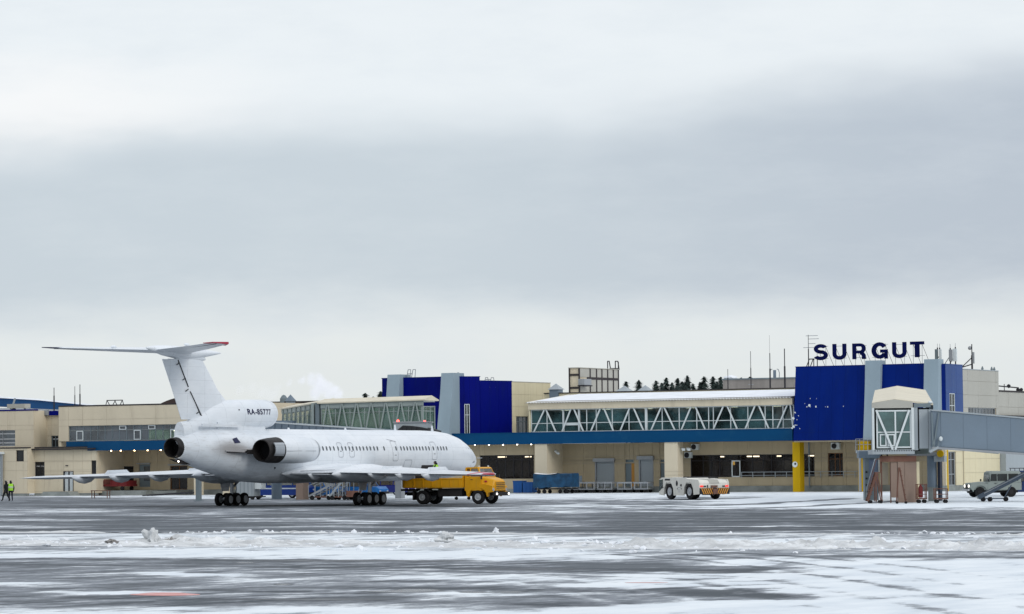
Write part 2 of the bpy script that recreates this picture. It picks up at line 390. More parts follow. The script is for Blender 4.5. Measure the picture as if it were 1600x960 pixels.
X_ = QX + (n_big - 0.5) * 260
# cover by row
rows = [760, 772, 777, 784, 791, 795, 800, 812, 826, 831, 834, 838, 852, 857, 862, 866, 872, 876, 885, 900, 915, 930, 945, 955, 975]
lft  = [.62, .60, .35, .15, .14, .20, .16, .12, .03, .10, .50, .60, .60, .38, .58, .80, .80, .24, .16, .26, .24, .26, .30, .60, .75]
mid  = [.70, .72, .60, .30, .16, .30, .15, .13, .04, .10, .48, .62, .60, .45, .62, .72, .55, .24, .26, .38, .22, .34, .62, .82, .85]
rgt  = [.85, .80, .85, .92, .90, .16, .10, .08, .05, .28, .50, .62, .62, .60, .42, .32, .45, .75, .85, .82, .85, .80, .85, .88, .9]
a = np.interp(Y_, rows, lft); b_ = np.interp(Y_, rows, mid); c_ = np.interp(Y_, rows, rgt)
wr = sst(X_, 850, 1130); wl = 1 - sst(X_, 250, 650)
cov = a * wl + b_ * (1 - wl) * (1 - wr) + c_ * wr
def blob(cx, cy, rx, ry, val, soft=0.45):
    global cov
    q = np.sqrt(((QX + (n_big - .5) * rx * 1.8 - cx) / rx) ** 2 + ((QY + (n_mid - .5) * ry * 4.5 - cy) / ry) ** 2)
    w = 1 - sst(q, 1 - soft, 1 + soft); cov = cov * (1 - w) + val * w
for args in [(1010, 888, 210, 7, .10), (880, 880, 160, 6, .08), (1060, 928, 170, 9, .12), (900, 940, 140, 6, .2), (980, 907, 200, 4, .55), (1050, 912, 190, 4, .8),
             (330, 898, 90, 2.6, .95), (230, 924, 120, 5, .72), (370, 950, 200, 3, .7), (60, 911, 70, 3, .7), (720, 903, 160, 5, .6), (640, 862, 260, 4, .9), (330, 863, 340, 4, .95),
             (700, 925, 210, 4.5, .70), (590, 912, 190, 3, .4), (450, 905, 150, 4, .5), (1350, 785, 420, 6, .98), (1100, 791, 400, 3, .9), (850, 799, 200, 1.2, .5),
             (1450, 800, 300, 1.5, .35), (1080, 779, 90, 3, .25), (960, 786, 170, 4, .22), (560, 776, 260, 2.6, .85), (450, 789, 300, 2.5, .1), (130, 776, 80, 1.0, .7), (1250, 832, 300, 2, .45)]:
    blob(*args)
for k in range(46):            # faint drifts on the far lane
    cx = random.uniform(-60, 1660); cy = random.uniform(793, 826)
    blob(cx, cy, random.uniform(30, 120), random.uniform(0.6, 1.4), random.uniform(.35, .6), 0.8)
for (x0, y0, x1, y1) in [(980, 792, 1330, 779), (1010, 797, 1400, 783)]:    # curved tyre tracks swept through the snow beside the tug
    for k in range(40):
        f = k / 39; blob(x0 + (x1 - x0) * f, y0 + (y1 - y0) * f ** 1.8, 16, 0.55, .2, 0.5)
def track(pts, wd, amt):
    global cov
    W_ = np.array([w2f(*G(a, b)) for a, b in pts])
    # smooth polyline
    T_ = np.linspace(0, len(W_) - 1, 40); L = np.stack([np.interp(T_, range(len(W_)), W_[:, k]) for k in (0, 1)], 1)
    dmin = np.full(len(QX), 1e9)
    for a, b in zip(L[:-1], L[1:]):
        ab = b - a; tt = np.clip(((P - a) @ ab) / (ab @ ab + 1e-9), 0, 1); dmin = np.minimum(dmin, np.hypot(*(P - a - tt[:, None] * ab).T))
    for off in (0.0, 1.9):
        w = 1 - sst(np.abs(dmin - off), wd * .5, wd * 1.4); cov = cov + .55 * amt * w * (.2 + 1.6 * n_mid)
track([(1060, 866), (1180, 873), (1330, 889), (1620, 930)], .22, -.55); track([(560, 885), (900, 893), (1180, 902), (1500, 960)], .25, -.45)
track([(-40, 905), (300, 897), (640, 885), (1000, 872)], .22, .30); track([(60, 950), (420, 930), (820, 922), (1250, 905)], .25, -.4); track([(0, 884), (500, 889), (900, 905), (1150, 950)], .2, .28)
wet = np.zeros(len(QX))
for cx, cy, rx, ry in [(650, 922, 45, 3.0), (610, 924, 60, 1.6), (735, 924, 28, 1.6), (790, 924, 30, 1.2), (440, 912, 14, 1.4), (380, 879, 20, 1.0), (810, 889, 120, 1.2), (1090, 893, 50, 1.5), (480, 936, 160, 1.4), (560, 876, 240, 1.2)]:
    q = np.sqrt(((QX - cx) / rx) ** 2 + ((QY + (n_mid - .5) * ry * 2 - cy) / ry) ** 2); w = 1 - sst(q, 0.5, 1.1)
    wet = np.maximum(wet, w * (1.0 if ry > 1.5 or rx < 35 else 0.6)); cov = cov * (1 - w) - .3 * w
cov = np.where(WY < 20, 0.6, cov)
vb = (Vector((0, 0)),)
verts = [(float(p[0]), float(p[1]), 0.0) for p in P]; faces = []
for i in range(NR - 1):
    for j in range(NCg - 1):
        q = i * NCg + j; faces.append((q, q + 1, q + NCg + 1, q + NCg))
me = D.meshes.new('apron'); me.from_pydata(verts, [], faces)
for nm, arr in (('snow', cov), ('wet', wet)):
    at = me.attributes.new(nm, 'FLOAT', 'POINT'); at.data.foreach_set('value', arr.astype(np.float32))
me.materials.append(M['ground'])
ap = D.objects.new('apron', me); COL.objects.link(ap); ap.location = (OX, OY, 0); ap.rotation_euler = (0, 0, -PHI)
tag(ap, 'wet grey asphalt apron streaked with thin drifted snow', kind='structure')
g = MB().box(-6000, 6000, -900, 9000, -3, -0.03)
solo_w('ground', g, M['snow'], 'snow covered ground stretching beyond the airport', None, (0, 0, 0), kind='structure')

def ridge(name, v0, v1, h, label, seed, nu=900, nv=26, lumpy=1.0, umin=-10, umax=150):
    us = np.linspace(umin, umax, nu); vv = np.linspace(v0, v1, nv); U, V = np.meshgrid(us, vv)
    t = (V - v0) / (v1 - v0); env = np.sin(np.pi * np.clip(t, 0, 1)) ** 0.7
    big = fbm(U * 0.25, V * 0.5, seed, 3); sm = fbm(U * 1.6, V * 1.6, seed + 50, 4, 0.65)
    Z = env * h * (0.45 + 0.75 * sst(fbm(U * .16, V * .02, seed + 5, 3), .35, .65)) * (1.9 * np.clip(big - 0.42, -.05, 1) + lumpy * 3.0 * np.clip(sm - 0.50, -.02, 1)) - 0.012
    v = [(float(a), float(b), float(c)) for a, b, c in zip(U.ravel(), V.ravel(), Z.ravel())]
    f = [(i * nu + j, i * nu + j + 1, (i + 1) * nu + j + 1, (i + 1) * nu + j) for i in range(nv - 1) for j in range(nu - 1)]
    m = MB(); m.v = v; m.f = f
    return solo_f(name, m, M['snowdirty'], label, None, (0, 0, 0), kind='stuff')
ridge('snow_windrow', -170.5, -162.5, 0.21, 'low ridge of ploughed lumpy snow crossing the whole apron', 11, nu=1500, nv=34, umin=20, umax=110)
ridge('snow_windrow', -151.5, -149, 0.07, 'thin second line of ploughed snow behind the main ridge', 31, nu=1300, nv=14, umin=15, umax=105)
mb = MB()
for k in range(1500):
    u = random.uniform(25, 108); v = random.choice([random.gauss(-166.5, 2.4), random.gauss(-166, 3.6), random.gauss(-150, .7)]); s = random.uniform(0.02, 0.07) * random.choice([1, 1, 1, 1, 1, 1.8])
    if fbm(np.array([u * .12]), np.array([v * .02]), 77, 3)[0] < .42 and v > -155: continue
    mb.lump((u, v, s * 0.35), (s * random.uniform(.8, 1.8), s, s * random.uniform(.5, .9)), k, 1, 0.6, 1.9)
solo_f('snow_crumbs', mb, M['snow'], 'small crumbs of snow scattered along the ploughed ridge', None, (0, 0, 0), kind='stuff')
for (px, py, r, lab, mt, kk) in [
        (238, 849, (0.27, 0.24, 0.36), 'tallest white block of ploughed snow, standing on the ridge', 'snowdirty', 1),
        (254, 848, (0.20, 0.18, 0.12), 'small white snow lump leaning on the tallest snow block', 'snow', 9),
        (267, 849, (0.20, 0.18, 0.15), 'dirty grey snow lump just right of the tallest snow block', 'dark', 2),
        (174, 850, (0.24, 0.2, 0.10), 'flat dark grey snow lump left of the tallest snow block', 'dark', 3),
        (697, 848, (0.36, 0.3, 0.20), 'broad white snow lump on the ridge below the yellow truck', 'snowdirty', 4),
        (775, 833, (0.12, 0.10, 0.12), 'small white snow lump alone on the thin back line of snow', 'snow', 5)]:
    u, v = GF(px, py); mb = MB().lump((u, v, r[2] * 0.45), (r[0], r[1], r[2]), kk, 3, 0.5, 1.7).lump((u + r[0] * .8, v - .1, r[2] * .25), (r[0] * .5, r[1] * .5, r[2] * .5), kk + 4, 2, 0.5, 1.9)
    M.setdefault('dark', mat('dirty_ice', (0.24, 0.23, 0.22), 0.8, var=0.3, vscale=(3, 3, 3), bump=0.8, dirt=(0.6, 0.6, 0.6), dirt_amt=0.7))
    solo_f('snow_lump', mb, M[mt], lab, 'snow lump', (u, v, 0), group='lumps of ploughed snow')
# red paint mark half under the snow
M['redpaint'] = mat('worn_red_paint', (0.62, 0.30, 0.28), 0.7, var=0.15, vscale=(.5, 1, 1), dirt=(0.74, 0.76, 0.78), dirt_amt=1.0)
pts = []
for k in range(26):
    q = 2 * math.pi * k / 26; pts.append(GF(258 + 50 * math.cos(q) * (1 + 0.2 * math.sin(3 * q)), 929 + 2.4 * math.sin(q)))
solo_f('painted_marking', MB().prism(pts, 0.004, 0.008, 'z'), M['redpaint'], 'worn red painted patch on the apron half covered with snow', None, (0, 0, 0), kind='structure')
pts = []
for k in range(26):
    q = 2 * math.pi * k / 26; pts.append(GF(1010 + 34 * math.cos(q), 911 + 0.35 * math.sin(q)))
solo_f('painted_marking', MB().prism(pts, 0.004, 0.008, 'z'), M['redpaint'], 'faint red painted line on the snowy apron at the right', None, (0, 0, 0), kind='structure')

# ================================================================== BUILDING HELPERS
def cut_cells(a0, a1, z0, z1, holes, al, zl, thr=.02):
    xs = sorted(set([a0, a1] + [x for x in al if a0 + .08 < x < a1 - .08] + [min(max(h[k], a0), a1) for h in holes for k in (0, 1)]))
    zs = sorted(set([z0, z1] + [z for z in zl if z0 + .08 < z < z1 - .08] + [min(max(h[k], z0), z1) for h in holes for k in (2, 3)]))
    out = []
    for i in range(len(xs) - 1):
        for j in range(len(zs) - 1):
            cx, cz = (xs[i] + xs[i + 1]) / 2, (zs[j] + zs[j + 1]) / 2
            if xs[i + 1] - xs[i] < thr or zs[j + 1] - zs[j] < thr: continue
            if any(h[0] < cx < h[1] and h[2] < cz < h[3] for h in holes): continue
            out.append((xs[i], xs[i + 1], zs[j], zs[j + 1]))
    return out
def plain_wall(parent, name, w, s0, s1, z0, z1, mt, holes=(), d0=-0.30, d1=0.0):
    mb = MB(w.xf)
    for c in cut_cells(s0, s1, z0, z1, holes, [], [], 1e-4): mb.box(c[0], c[1], d0, d1, c[2], c[3])
    return part(parent, name, mb, mt)
def panel_wall(parent, w, s0, s1, z0, z1, pw, ph, mt, holes=(), name='wall_panel', back=None, al=None, zl=None, gap=0.02, wname='wall'):
    plain_wall(parent, wname, w, s0, s1, z0, z1, back or M['joint'], holes, -0.30, 0.0)
    al = al if al is not None else [s0 + pw * k for k in range(1, int((s1 - s0) / pw) + 1)]
    zl = zl if zl is not None else [z0 + ph * k for k in range(1, int((z1 - z0) / ph) + 1)]
    for c in cut_cells(s0, s1, z0, z1, holes, al, zl):
        g = gap / 2; part(parent, name, MB(w.xf).box(c[0] + g, c[1] - g, -0.01, 0.045 + random.uniform(0, 0.006), c[2] + g, c[3] - g), mt)
def window(parent, w, s0, s1, z0, z1, cols, rows, fm, gm, mw=0.07, d=-0.14, name='window', label=None, special=()):
    """cols/rows: inner mullion positions"""
    fr = MB(w.xf); h = mw / 2
    fr.box(s0, s1, d - .05, d + .06, z0, z0 + mw); fr.box(s0, s1, d - .05, d + .06, z1 - mw, z1)
    fr.box(s0, s0 + mw, d - .048, d + .062, z0 + .003, z1 - .003); fr.box(s1 - mw, s1, d - .048, d + .062, z0 + .003, z1 - .003)
    for c in cols: fr.box(c - h, c + h, d - .04, d + .05, z0 + .01, z1 - .01)
    for r in rows: fr.box(s0 + .01, s1 - .01, d - .035, d + .045, r - h * .8, r + h * .8)
    f = part(parent, name, fr, fm, label=label)
    xs = [s0] + sorted(cols) + [s1]; zs = [z0] + sorted(rows) + [z1]
    for i in range(len(xs) - 1):
        for j in range(len(zs) - 1):
            part(f, 'pane', MB(w.xf).box(xs[i] + h + .004, xs[i + 1] - h - .004, d - .012, d + .012, zs[j] + h + .004, zs[j + 1] - h - .004), gm)
    return f
def room(parent, w, s0, s1, z0, z1, dep, mt, lamps=(), d0=-0.32):
    mb = MB(w.xf); e = 0.05
    mb.box(s0, s1, -dep - e, -dep, z0, z1); mb.box(s0 - e, s0, -dep, d0, z0, z1); mb.box(s1, s1 + e, -dep, d0, z0, z1)
    mb.box(s0, s1, -dep, d0, z0 - e, z0 - .002); mb.box(s0, s1, -dep, d0, z1 + .002, z1 + e)
    r = part(parent, 'room', mb, mt)
    for (s, dd_, ww) in lamps:
        part(r, 'ceiling_lamp', MB(w.xf).box(s - ww / 2, s + ww / 2, -dd_ - .12, -dd_ + .12, z1 - .16, z1 - .05), M['lampi'])
    return r
def ac_unit(parent, w, s, z, d=0.0, wd=0.85, hg=0.62):
    a = part(parent, 'air_conditioner', MB(w.xf).box(s, s + wd, d + .06, d + .42, z, z + hg), M['white_fr'])
    c = (s + wd * 0.38, 0, z + hg / 2); m_ = MB(lambda p: w.xf((p[0], p[1], p[2])))
    m_.lathe([(0, 0.25), (0.02, 0.25)], (c[0], d + .42, c[2]), 'y', 16)
    part(a, 'fan_grille', m_, M['black']); return a

F0 = Wall(0, 0, 0)
# ================================================================== CENTRAL HALL
hall = thing_f('terminal_hall', 'long terminal section with a glazed upper gallery of white truss braces above a teal fascia', 'building', (-14, 4, 0))
uL = F0.s(646); uR = -0.22
part(hall, 'fascia', MB().box(uL, uR, -0.06, 0.25, 4.65, 5.70), M['teal'])
part(hall, 'fascia_cap', MB().box(uL, uR, -0.10, 0.30, 5.70, 5.76), M['teal'])
part(hall, 'soffit', MB().box(uL, uR, 0.25, 3.4, 4.68, 4.9), M['beige_shaded'])
part(hall, 'terrace_slab', MB().box(uL, uR, 0.25, 14, 4.9, 5.60), M['conc'])
for px in (741, 763, 785, 807, 829):
    s = F0.s(px, 694); part(hall, 'downlight', MB().lathe([(4.58, .05), (4.66, .07)], (s, 0.12, 0), 'z', 10), M['lampc'])
# left lower wall with the wide dark window
BL = Wall(0, 1.3, 0)
h1 = (BL.s(750, 730), BL.s(834.5, 730), BL.z(790, 748.5), BL.z(790, 711.5))
panel_wall(hall, BL, uL, BL.s(836), 0.35, 4.66, 2.4, 1.45, M['beige_shaded'], [h1])
window(hall, BL, *h1, [BL.s(x, 730) for x in (763, 776, 789, 802, 815, 826)], [h1[3] - .45], M['black'], M['glass_dark'])
room(hall, BL, h1[0] - 1, h1[1] + .2, h1[2] - .5, h1[3] - .06, 4.5, M['inside'], [(BL.s(771), 1.6, .9), (BL.s(800), 3.2, .6), (BL.s(822), 2.4, .5)])
part(hall, 'plinth', MB(BL.xf).box(uL, BL.s(836) - .02, -.3, .10, 0, .42), M['conc'])
# cross wall and pillars
p1a, p1b = F0.s(835.5, 720), F0.s(854.5, 720)
part(hall, 'pillar', MB().box(p1a, p1b, 0.03, 3.2, 0, 4.67), M['beige'])
p2a, p2b = F0.s(1038, 720), F0.s(1058.8, 720)
pl = part(hall, 'pillar', MB().box(p2a, p2b, 0.03, 1.15, 0, 4.67), M['beige'])
for z in (1.6, 1.95): part(pl, 'band', MB().box(p2a - .015, p2b + .015, .01, 1.17, z, z + .03), M['joint'])
# floodlight on the cross wall, pair of floodlights beside the second pillar
c = (p1b + .25, 1.2, 4.0); part(hall, 'floodlight', MB().bar((c[0], c[1], c[2]), (c[0] + .55, c[1] - .35, c[2] - .28), .22, .16), M['white_fr'])
for k in (0, .55): part(hall, 'floodlight', MB().bar((p2b + .15 + k, .7, 4.05), (p2b + .45 + k, .4, 3.95), .26, .22), M['white_fr'])
# back wall right of the first pillar
BW = Wall(0, 3.2, 0)
def hb(x0, x1, y0, y1): xm = (x0 + x1) / 2; return (BW.s(x0, 735), BW.s(x1, 735), BW.z(xm, y1), BW.z(xm, y0))
sh1 = hb(931, 959.5, 721, 756); tw = hb(977.5, 990.5, 718.5, 722.8); dr = hb(976.5, 991.5, 724.3, 756); sh2 = hb(999.5, 1020.5, 717.5, 756); dr2 = hb(1031.5, 1039, 724, 756); tw2 = hb(1032, 1040, 718.5, 722.6)
rib = hb(1079, 1273, 710.5, 745.5); brw = hb(1294, 1317.5, 708, 744.5)
for h in (sh1, dr, sh2, dr2): pass
dock = 0.55
fixb = lambda h: (h[0], h[1], dock, h[3])
sh1, dr, sh2, dr2 = map(fixb, (sh1, dr, sh2, dr2))
bw_end = BW.s(1480)
panel_wall(hall, BW, p1b - .2, bw_end, dock, 4.66, 2.45, 1.38, M['beige_shaded'], [sh1, tw, dr, sh2, dr2, tw2, rib, brw])
part(hall, 'plinth', MB(BW.xf).box(p1b - .2, bw_end, -.3, .12, 0, dock), M['conc'])
part(hall, 'loading_ledge', MB().box(p1b + .6, p2a - .1, 1.6, 3.05, 0, .42), M['conc'])
for h, nm in ((sh1, 'roller_shutter'), (sh2, 'roller_shutter')):
    s_ = part(hall, nm, MB(BW.xf).box(h[0] + .05, h[1] - .05, -.16, -.12, h[2], h[3]), M['tunlt'])
    n = 11
    for k in range(n): part(s_, 'slat', MB(BW.xf).box(h[0] + .06, h[1] - .06, -.12, -.085, h[2] + (h[3] - h[2]) * k / n + .012, h[2] + (h[3] - h[2]) * (k + 1) / n - .012), M['tunlt'])
    part(s_, 'shutter_box', MB(BW.xf).box(h[0] - .15, h[1] + .15, 0.05, .32, h[3] - .05, h[3] + .28), M['steel'])
    part(s_, 'guide_rail', MB(BW.xf).box(h[0] - .06, h[0] + .05, -.1, .07, h[2], h[3]).box(h[1] - .05, h[1] + .06, -.1, .07, h[2], h[3]), M['steel'])
window(hall, BW, *tw, [], [], M['grey_fr'], M['glass_teal']); window(hall, BW, *tw2, [], [], M['grey_fr'], M['glass_teal'])
xm = dr[0] + (dr[1] - dr[0]) * .62
part(hall, 'door', MB(BW.xf).box(dr[0] + .02, xm, -.18, -.12, dr[2], dr[3]), M['grey_fr'], label='dark grey door leaf')
part(hall, 'door', MB(BW.xf).box(xm + .01, dr[1] - .02, -.16, -.10, dr[2], dr[3]), mat('ochre_door', (0.45, 0.22, 0.05), 0.6), label='ochre yellow door leaf')
part(hall, 'door', MB(BW.xf).box(dr2[0] + .02, dr2[1] - .02, -.18, -.12, dr2[2], dr2[3]), M['grey_fr'], label='dark narrow door leaf behind the pillar')
# long ribbon window at right with lit room behind
rc = [BW.s(x, 730) for x in (1098, 1111, 1124, 1142, 1156, 1175, 1192, 1205, 1224, 1240, 1257)]
window(hall, BW, *rib, rc, [rib[3] - .52], M['black'], M['glass_dark'])
rm = room(hall, BW, rib[0] - .5, rib[1] + .5, rib[2] - .6, rib[3] - .06, 6.0, M['inside'],
          [(BW.s(1117), 1.5, .35), (BW.s(1166), 1.3, 1.0), (BW.s(1208), 1.3, .35), (BW.s(1259), 1.2, .5), (BW.s(1262), 3.4, 1.6), (BW.s(1150), 4.5, .5)])
part(rm, 'inner_door', MB(BW.xf).box(BW.s(1093), BW.s(1106), -3.0, -2.9, rib[2] - .6, rib[3] - .55), M['wood'])
part(rm, 'inner_door', MB(BW.xf).box(BW.s(1110), BW.s(1123), -3.0, -2.9, rib[2] - .6, rib[3] - .7), M['inside'])
part(rm, 'lit_sign', MB(BW.xf).box(BW.s(1138), BW.s(1141.5), -.9, -.85, rib[3] - .95, rib[3] - .55), emis('yellow_sign_glow', (1.0, .6, .12), 3))
part(rm, 'board', MB(BW.xf).box(BW.s(1208), BW.s(1222), -2.0, -1.95, rib[2] + .1, rib[3] - .6), M['steel'])
fr = MB(BW.xf); s0, s1 = BW.s(1142.5), BW.s(1156)
for a, b in ((s0, s0 + .09), (s1 - .09, s1)): fr.box(a, b, -.10, -.02, rib[2], rib[3] - .55)
fr.box(s0, s1, -.10, -.02, rib[3] - .62, rib[3] - .53); fr.box(s0, s1, -.10, -.02, rib[2] + .003, rib[2] + .1); part(hall, 'door_frame', fr, M['white_fr'])
hr_ = MB(BW.xf); s0, s1 = BW.s(1160), BW.s(1345)
hr_.box(s0, s1, .28, .33, rib[2] + .42, rib[2] + .47)
k = s0
while k < s1: hr_.box(k, k + .05, .27, .32, rib[2] - .1, rib[2] + .42); k += 1.13
hr_.box(s0, s1, .285, .325, rib[2] + .12, rib[2] + .16)
part(hall, 'handrail', hr_, M['tunlt'])
window(hall, BW, *brw, [(brw[0] * .55 + brw[1] * .45), brw[1] - .35], [brw[3] - .55], M['wood'], M['glass_dark'])
room(hall, BW, brw[0] - .3, brw[1] + .3, brw[2] - .3, brw[3] + .1, 2.5, M['inside'])
ac_unit(hall, BW, BW.s(1301), BW.z(1309, 702.5)); 
for k in (0, .9): ac_unit(hall, BW, BW.s(1072) + k * .8, BW.z(1078, 716 - k * 14), 0.0, .7, .55)
part(hall, 'downpipe', MB(BW.xf).tube((BW.s(1265.5), .22, .3), (BW.s(1265.5), .22, 4.66), .07), M['grey_fr'])
# upper glazed gallery
GW = Wall(0, 0.32, 0)
gl0, gl1 = GW.s(829, 660), uR - .02; zt = 7.91
cols = [GW.s(x, 660) for x in (854, 879, 904.7, 916, 931, 956, 982, 1009.5, 1034, 1060.6, 1088, 1106.6, 1114, 1141, 1168, 1195, 1207, 1223)]
zr = GW.z(1034, 658.8)
window(hall, GW, gl0, gl1, 5.74, zt, cols, [zr], M['white_fr'], M['glass_teal'], mw=.085)
for c, wd in ((GW.s(1009.5, 660), .22), (GW.s(880, 660), .13), (GW.s(904.5, 660), .16)): part(hall, 'post', MB(GW.xf).box(c - wd / 2, c + wd / 2, -.16, .02, 5.75, zt), M['white_fr'])
part(hall, 'door_frame', MB(GW.xf).box(GW.s(881), GW.s(903.5), -.1, .0, zr - .22, zr - .02), M['white_fr'])
for xt, xb in ((849.4, 832.5), (851.3, 867), (890.6, 876.6), (895, 910), (936.6, 921.6), (942, 957), (982.5, 967.5), (988.2, 1004), (1031.6, 1015.6), (1036, 1053), (1078.5, 1063), (1085, 1100.5), (1129, 1113), (1134.7, 1150.6), (1178.7, 1163), (1184, 1200), (1229, 1213), (1233.5, 1238)):
    part(hall, 'diagonal_brace', MB().bar((*[F0.s(xt, 636)], .2, zt + .02), (F0.s(xb, 673), .2, 5.76), .12, .10, (0, 1, 0)), M['white_fr'])
part(hall, 'gallery_floor', MB().box(gl0, gl1, .4, 4.6, 5.60, 5.72), M['inside_teal'])
part(hall, 'gallery_back_wall', MB().box(gl0, gl1, 4.6, 4.8, 5.70, 8.0), M['inside_teal'])
part(hall, 'gallery_ceiling', MB().box(gl0, gl1, .4, 4.6, 7.95, 8.05), M['inside_teal'])
part(hall, 'gallery_end_wall', MB().box(gl0 - .12, gl0 - .002, .2, 8.4, 5.62, 8.5), M['beige2'])
for k in range(9):
    c = gl0 + 1.5 + k * 3.02; part(hall, 'inner_column', MB().tube((c, 2.6, 5.72), (c, 2.6, 7.95), .16, n=10), M['grey_fr'])
for k in range(14):
    c = gl0 + .9 + k * 1.93; zz = random.choice([.45, .45, 1.0]); part(hall, 'waiting_seat_row', MB().box(c, c + random.uniform(.8, 1.5), 1.6 + (k % 3) * .7, 2.1 + (k % 3) * .7, 5.72, 5.72 + zz), M['grey_fr'] if k % 2 else M['inside'])
for k in range(6):
    c = gl0 + 2.2 + k * 4.4; part(hall, 'gallery_lamp', MB().box(c, c + .8, 2.4, 2.55, 7.80, 7.86), M['lampi'])
part(hall, 'upper_band', MB().box(gl0 - .12, gl1, .05, .4, 7.91, 8.50), M['beige'])
# corrugated snow covered roof sheet
mb = MB(); n = int((gl1 - gl0 + .3) / 0.15); rr0, rr1 = [], []
for k in range(n + 1):
    u = gl0 - .3 + (gl1 - gl0 + .3) * k / n; zz = 0.045 * (1 if k % 2 else -1)
    rr0.append((u, -.18, 8.56 + zz)); rr1.append((u, 8.5, 9.42 + zz))
vs = rr0 + rr1; mb.add(vs, [(k, k + 1, k + n + 2, k + n + 1) for k in range(n)]); mb.add([(a, b, c - .03) for a, b, c in vs], [(k, k + 1, k + n + 2, k + n + 1) for k in range(n)])
part(hall, 'corrugated_roof', mb, M['white_roof'])
part(hall, 'roof_snow', MB().add([(gl0 + .3, .5, 8.70), (gl1, .2, 8.68), (gl1, 8.4, 9.50), (gl0 + 1, 8.4, 9.50)], [(0, 1, 2, 3)]), M['snow'], kind='stuff')
PW = Wall(0, 8.6, 0); zp = PW.z(1100, 610.2)
part(hall, 'parapet_wall', MB(PW.xf).box(PW.s(850, 615), PW.s(1262, 610), -.3, 0, 5.6, zp), M['beige2'])
part(hall, 'parapet_coping', MB(PW.xf).box(PW.s(850, 615), PW.s(1262, 610), -.45, .08, zp, zp + .09), M['roofdk'])
part(hall, 'flat_roof', MB(PW.xf).box(PW.s(850, 615), PW.s(1262, 610), -26, -.3, zp - .5, zp - .15), M['snow'])

# ================================================================== LEFT BLUE TOWER
tow = thing_f('blue_tower', 'blue clad tower block with two grey slanted buttresses left of the glazed gallery', 'building', (-38, 6, 5.6))
T1 = Wall(0, 1.0, 0); a0 = T1.s(598); a1 = T1.s(706); zT = T1.z(660, 590.5)
panel_wall(tow, T1, a0, a1, 5.4, zT, 1.25, 9, M['blue2'], [], 'cladding_panel', M['bluejoint'], gap=.012)
e1_ = T1.end(a1)
T2 = Wall(*e1_, 42); b1 = T2.s(750.5); zT2 = T2.z(740, 589.3)
hw_ = (T2.s(725.6, 650), T2.s(733.8, 650), 5.62, T2.z(729, 631.6))
panel_wall(tow, T2, 0, b1, 5.4, zT2, 1.2, 9, M['blue2'], [hw_], 'cladding_panel', M['bluejoint'], gap=.012)
zr2 = T2.z(729, 648.6)
window(tow, T2, *hw_, [(hw_[0] + hw_[1]) / 2], [zr2], M['white_fr'], M['glass_shut'], mw=.06, d=-.03)
e2_ = T2.end(b1); T3 = Wall(*e2_, 74); c1 = T3.s(800); zT3 = T3.z(775, 596)
panel_wall(tow, T3, 0, c1, 5.4, zT3, 1.25, 9, M['blue2'], [], 'cladding_panel', M['bluejoint'], gap=.012)
e3_ = T3.end(c1); T4 = Wall(*e3_, 90); d1 = T4.s(859.5, 610); zT4 = T4.z(830, 598.2)
wb = (T4.s(806, 660), T4.s(825, 660), 5.62, T4.z(815, 651))
panel_wall(tow, T4, 0, d1, 5.4, zT4, 1.25, 1.3, M['beige2'], [wb], al=[1.25 * k for k in range(1, 9)], zl=[T4.z(815, 636), T4.z(815, 616.8)])
window(tow, T4, *wb, [wb[0] * .67 + wb[1] * .33, wb[0] * .33 + wb[1] * .67], [T4.z(815, 659)], M['grey_fr'], M['glass_grey'])
e4_ = T4.end(d1)
# closed volume and roof
poly = [(a0, 1.35), (e1_[0], 1.35), (e2_[0] - .3, e2_[1]), (e3_[0] - .35, e3_[1]), (e4_[0] - .35, e4_[1]), (a0, e4_[1])]
part(tow, 'core', MB().prism(poly, 5.6, zT3 - .25, 'z'), M['joint'])
mb = MB(T1.xf).box(a0 - .05, a1 + .02, -.5, .07, zT, zT + .07); part(tow, 'parapet_cap', mb, M['blue'])
part(tow, 'parapet_cap', MB(T2.xf).box(0, b1 + .05, -.5, .07, zT2, zT2 + .07), M['blue'])
part(tow, 'parapet_cap', MB(T3.xf).box(-.02, c1 + .05, -.5, .07, zT3, zT3 + .07), M['blue'])
part(tow, 'parapet_cap', MB(T4.xf).box(-.02, d1 + .05, -.5, .07, zT4, zT4 + .07), M['pale'])
part(tow, 'stair_head', MB(T2.xf).box(0, b1 + .03, -3, -.31, zT3 - .4, zT2), M['blue2'])
def buttress(parent, s0, s1, v0, zt, vb, z0=4.9, lean=(0.55, 0.9, 1.15)):
    poly = [(vb, zt), (v0, zt), (v0 - lean[0] * .45, zt - 2.0), (v0 - lean[1] * .75, zt - 4.2), (v0 - lean[2] * .95, z0), (vb, z0)]
    return part(parent, 'buttress', MB().prism(poly, s0, s1, 'x'), M['pil'])
B0 = Wall(0, .35, 0)
buttress(tow, B0.s(605.5, 590), B0.s(625, 590), .35, B0.z(615, 585.5), 2.4); buttress(tow, B0.s(689.5, 585), B0.s(708.5, 585), .35, B0.z(699, 583), 2.4)
part(tow, 'side_wall', MB().box(a0 - .9, a0 - .01, 2.5, 8, 5.6, F0.z(600, 601)), M['pale'])
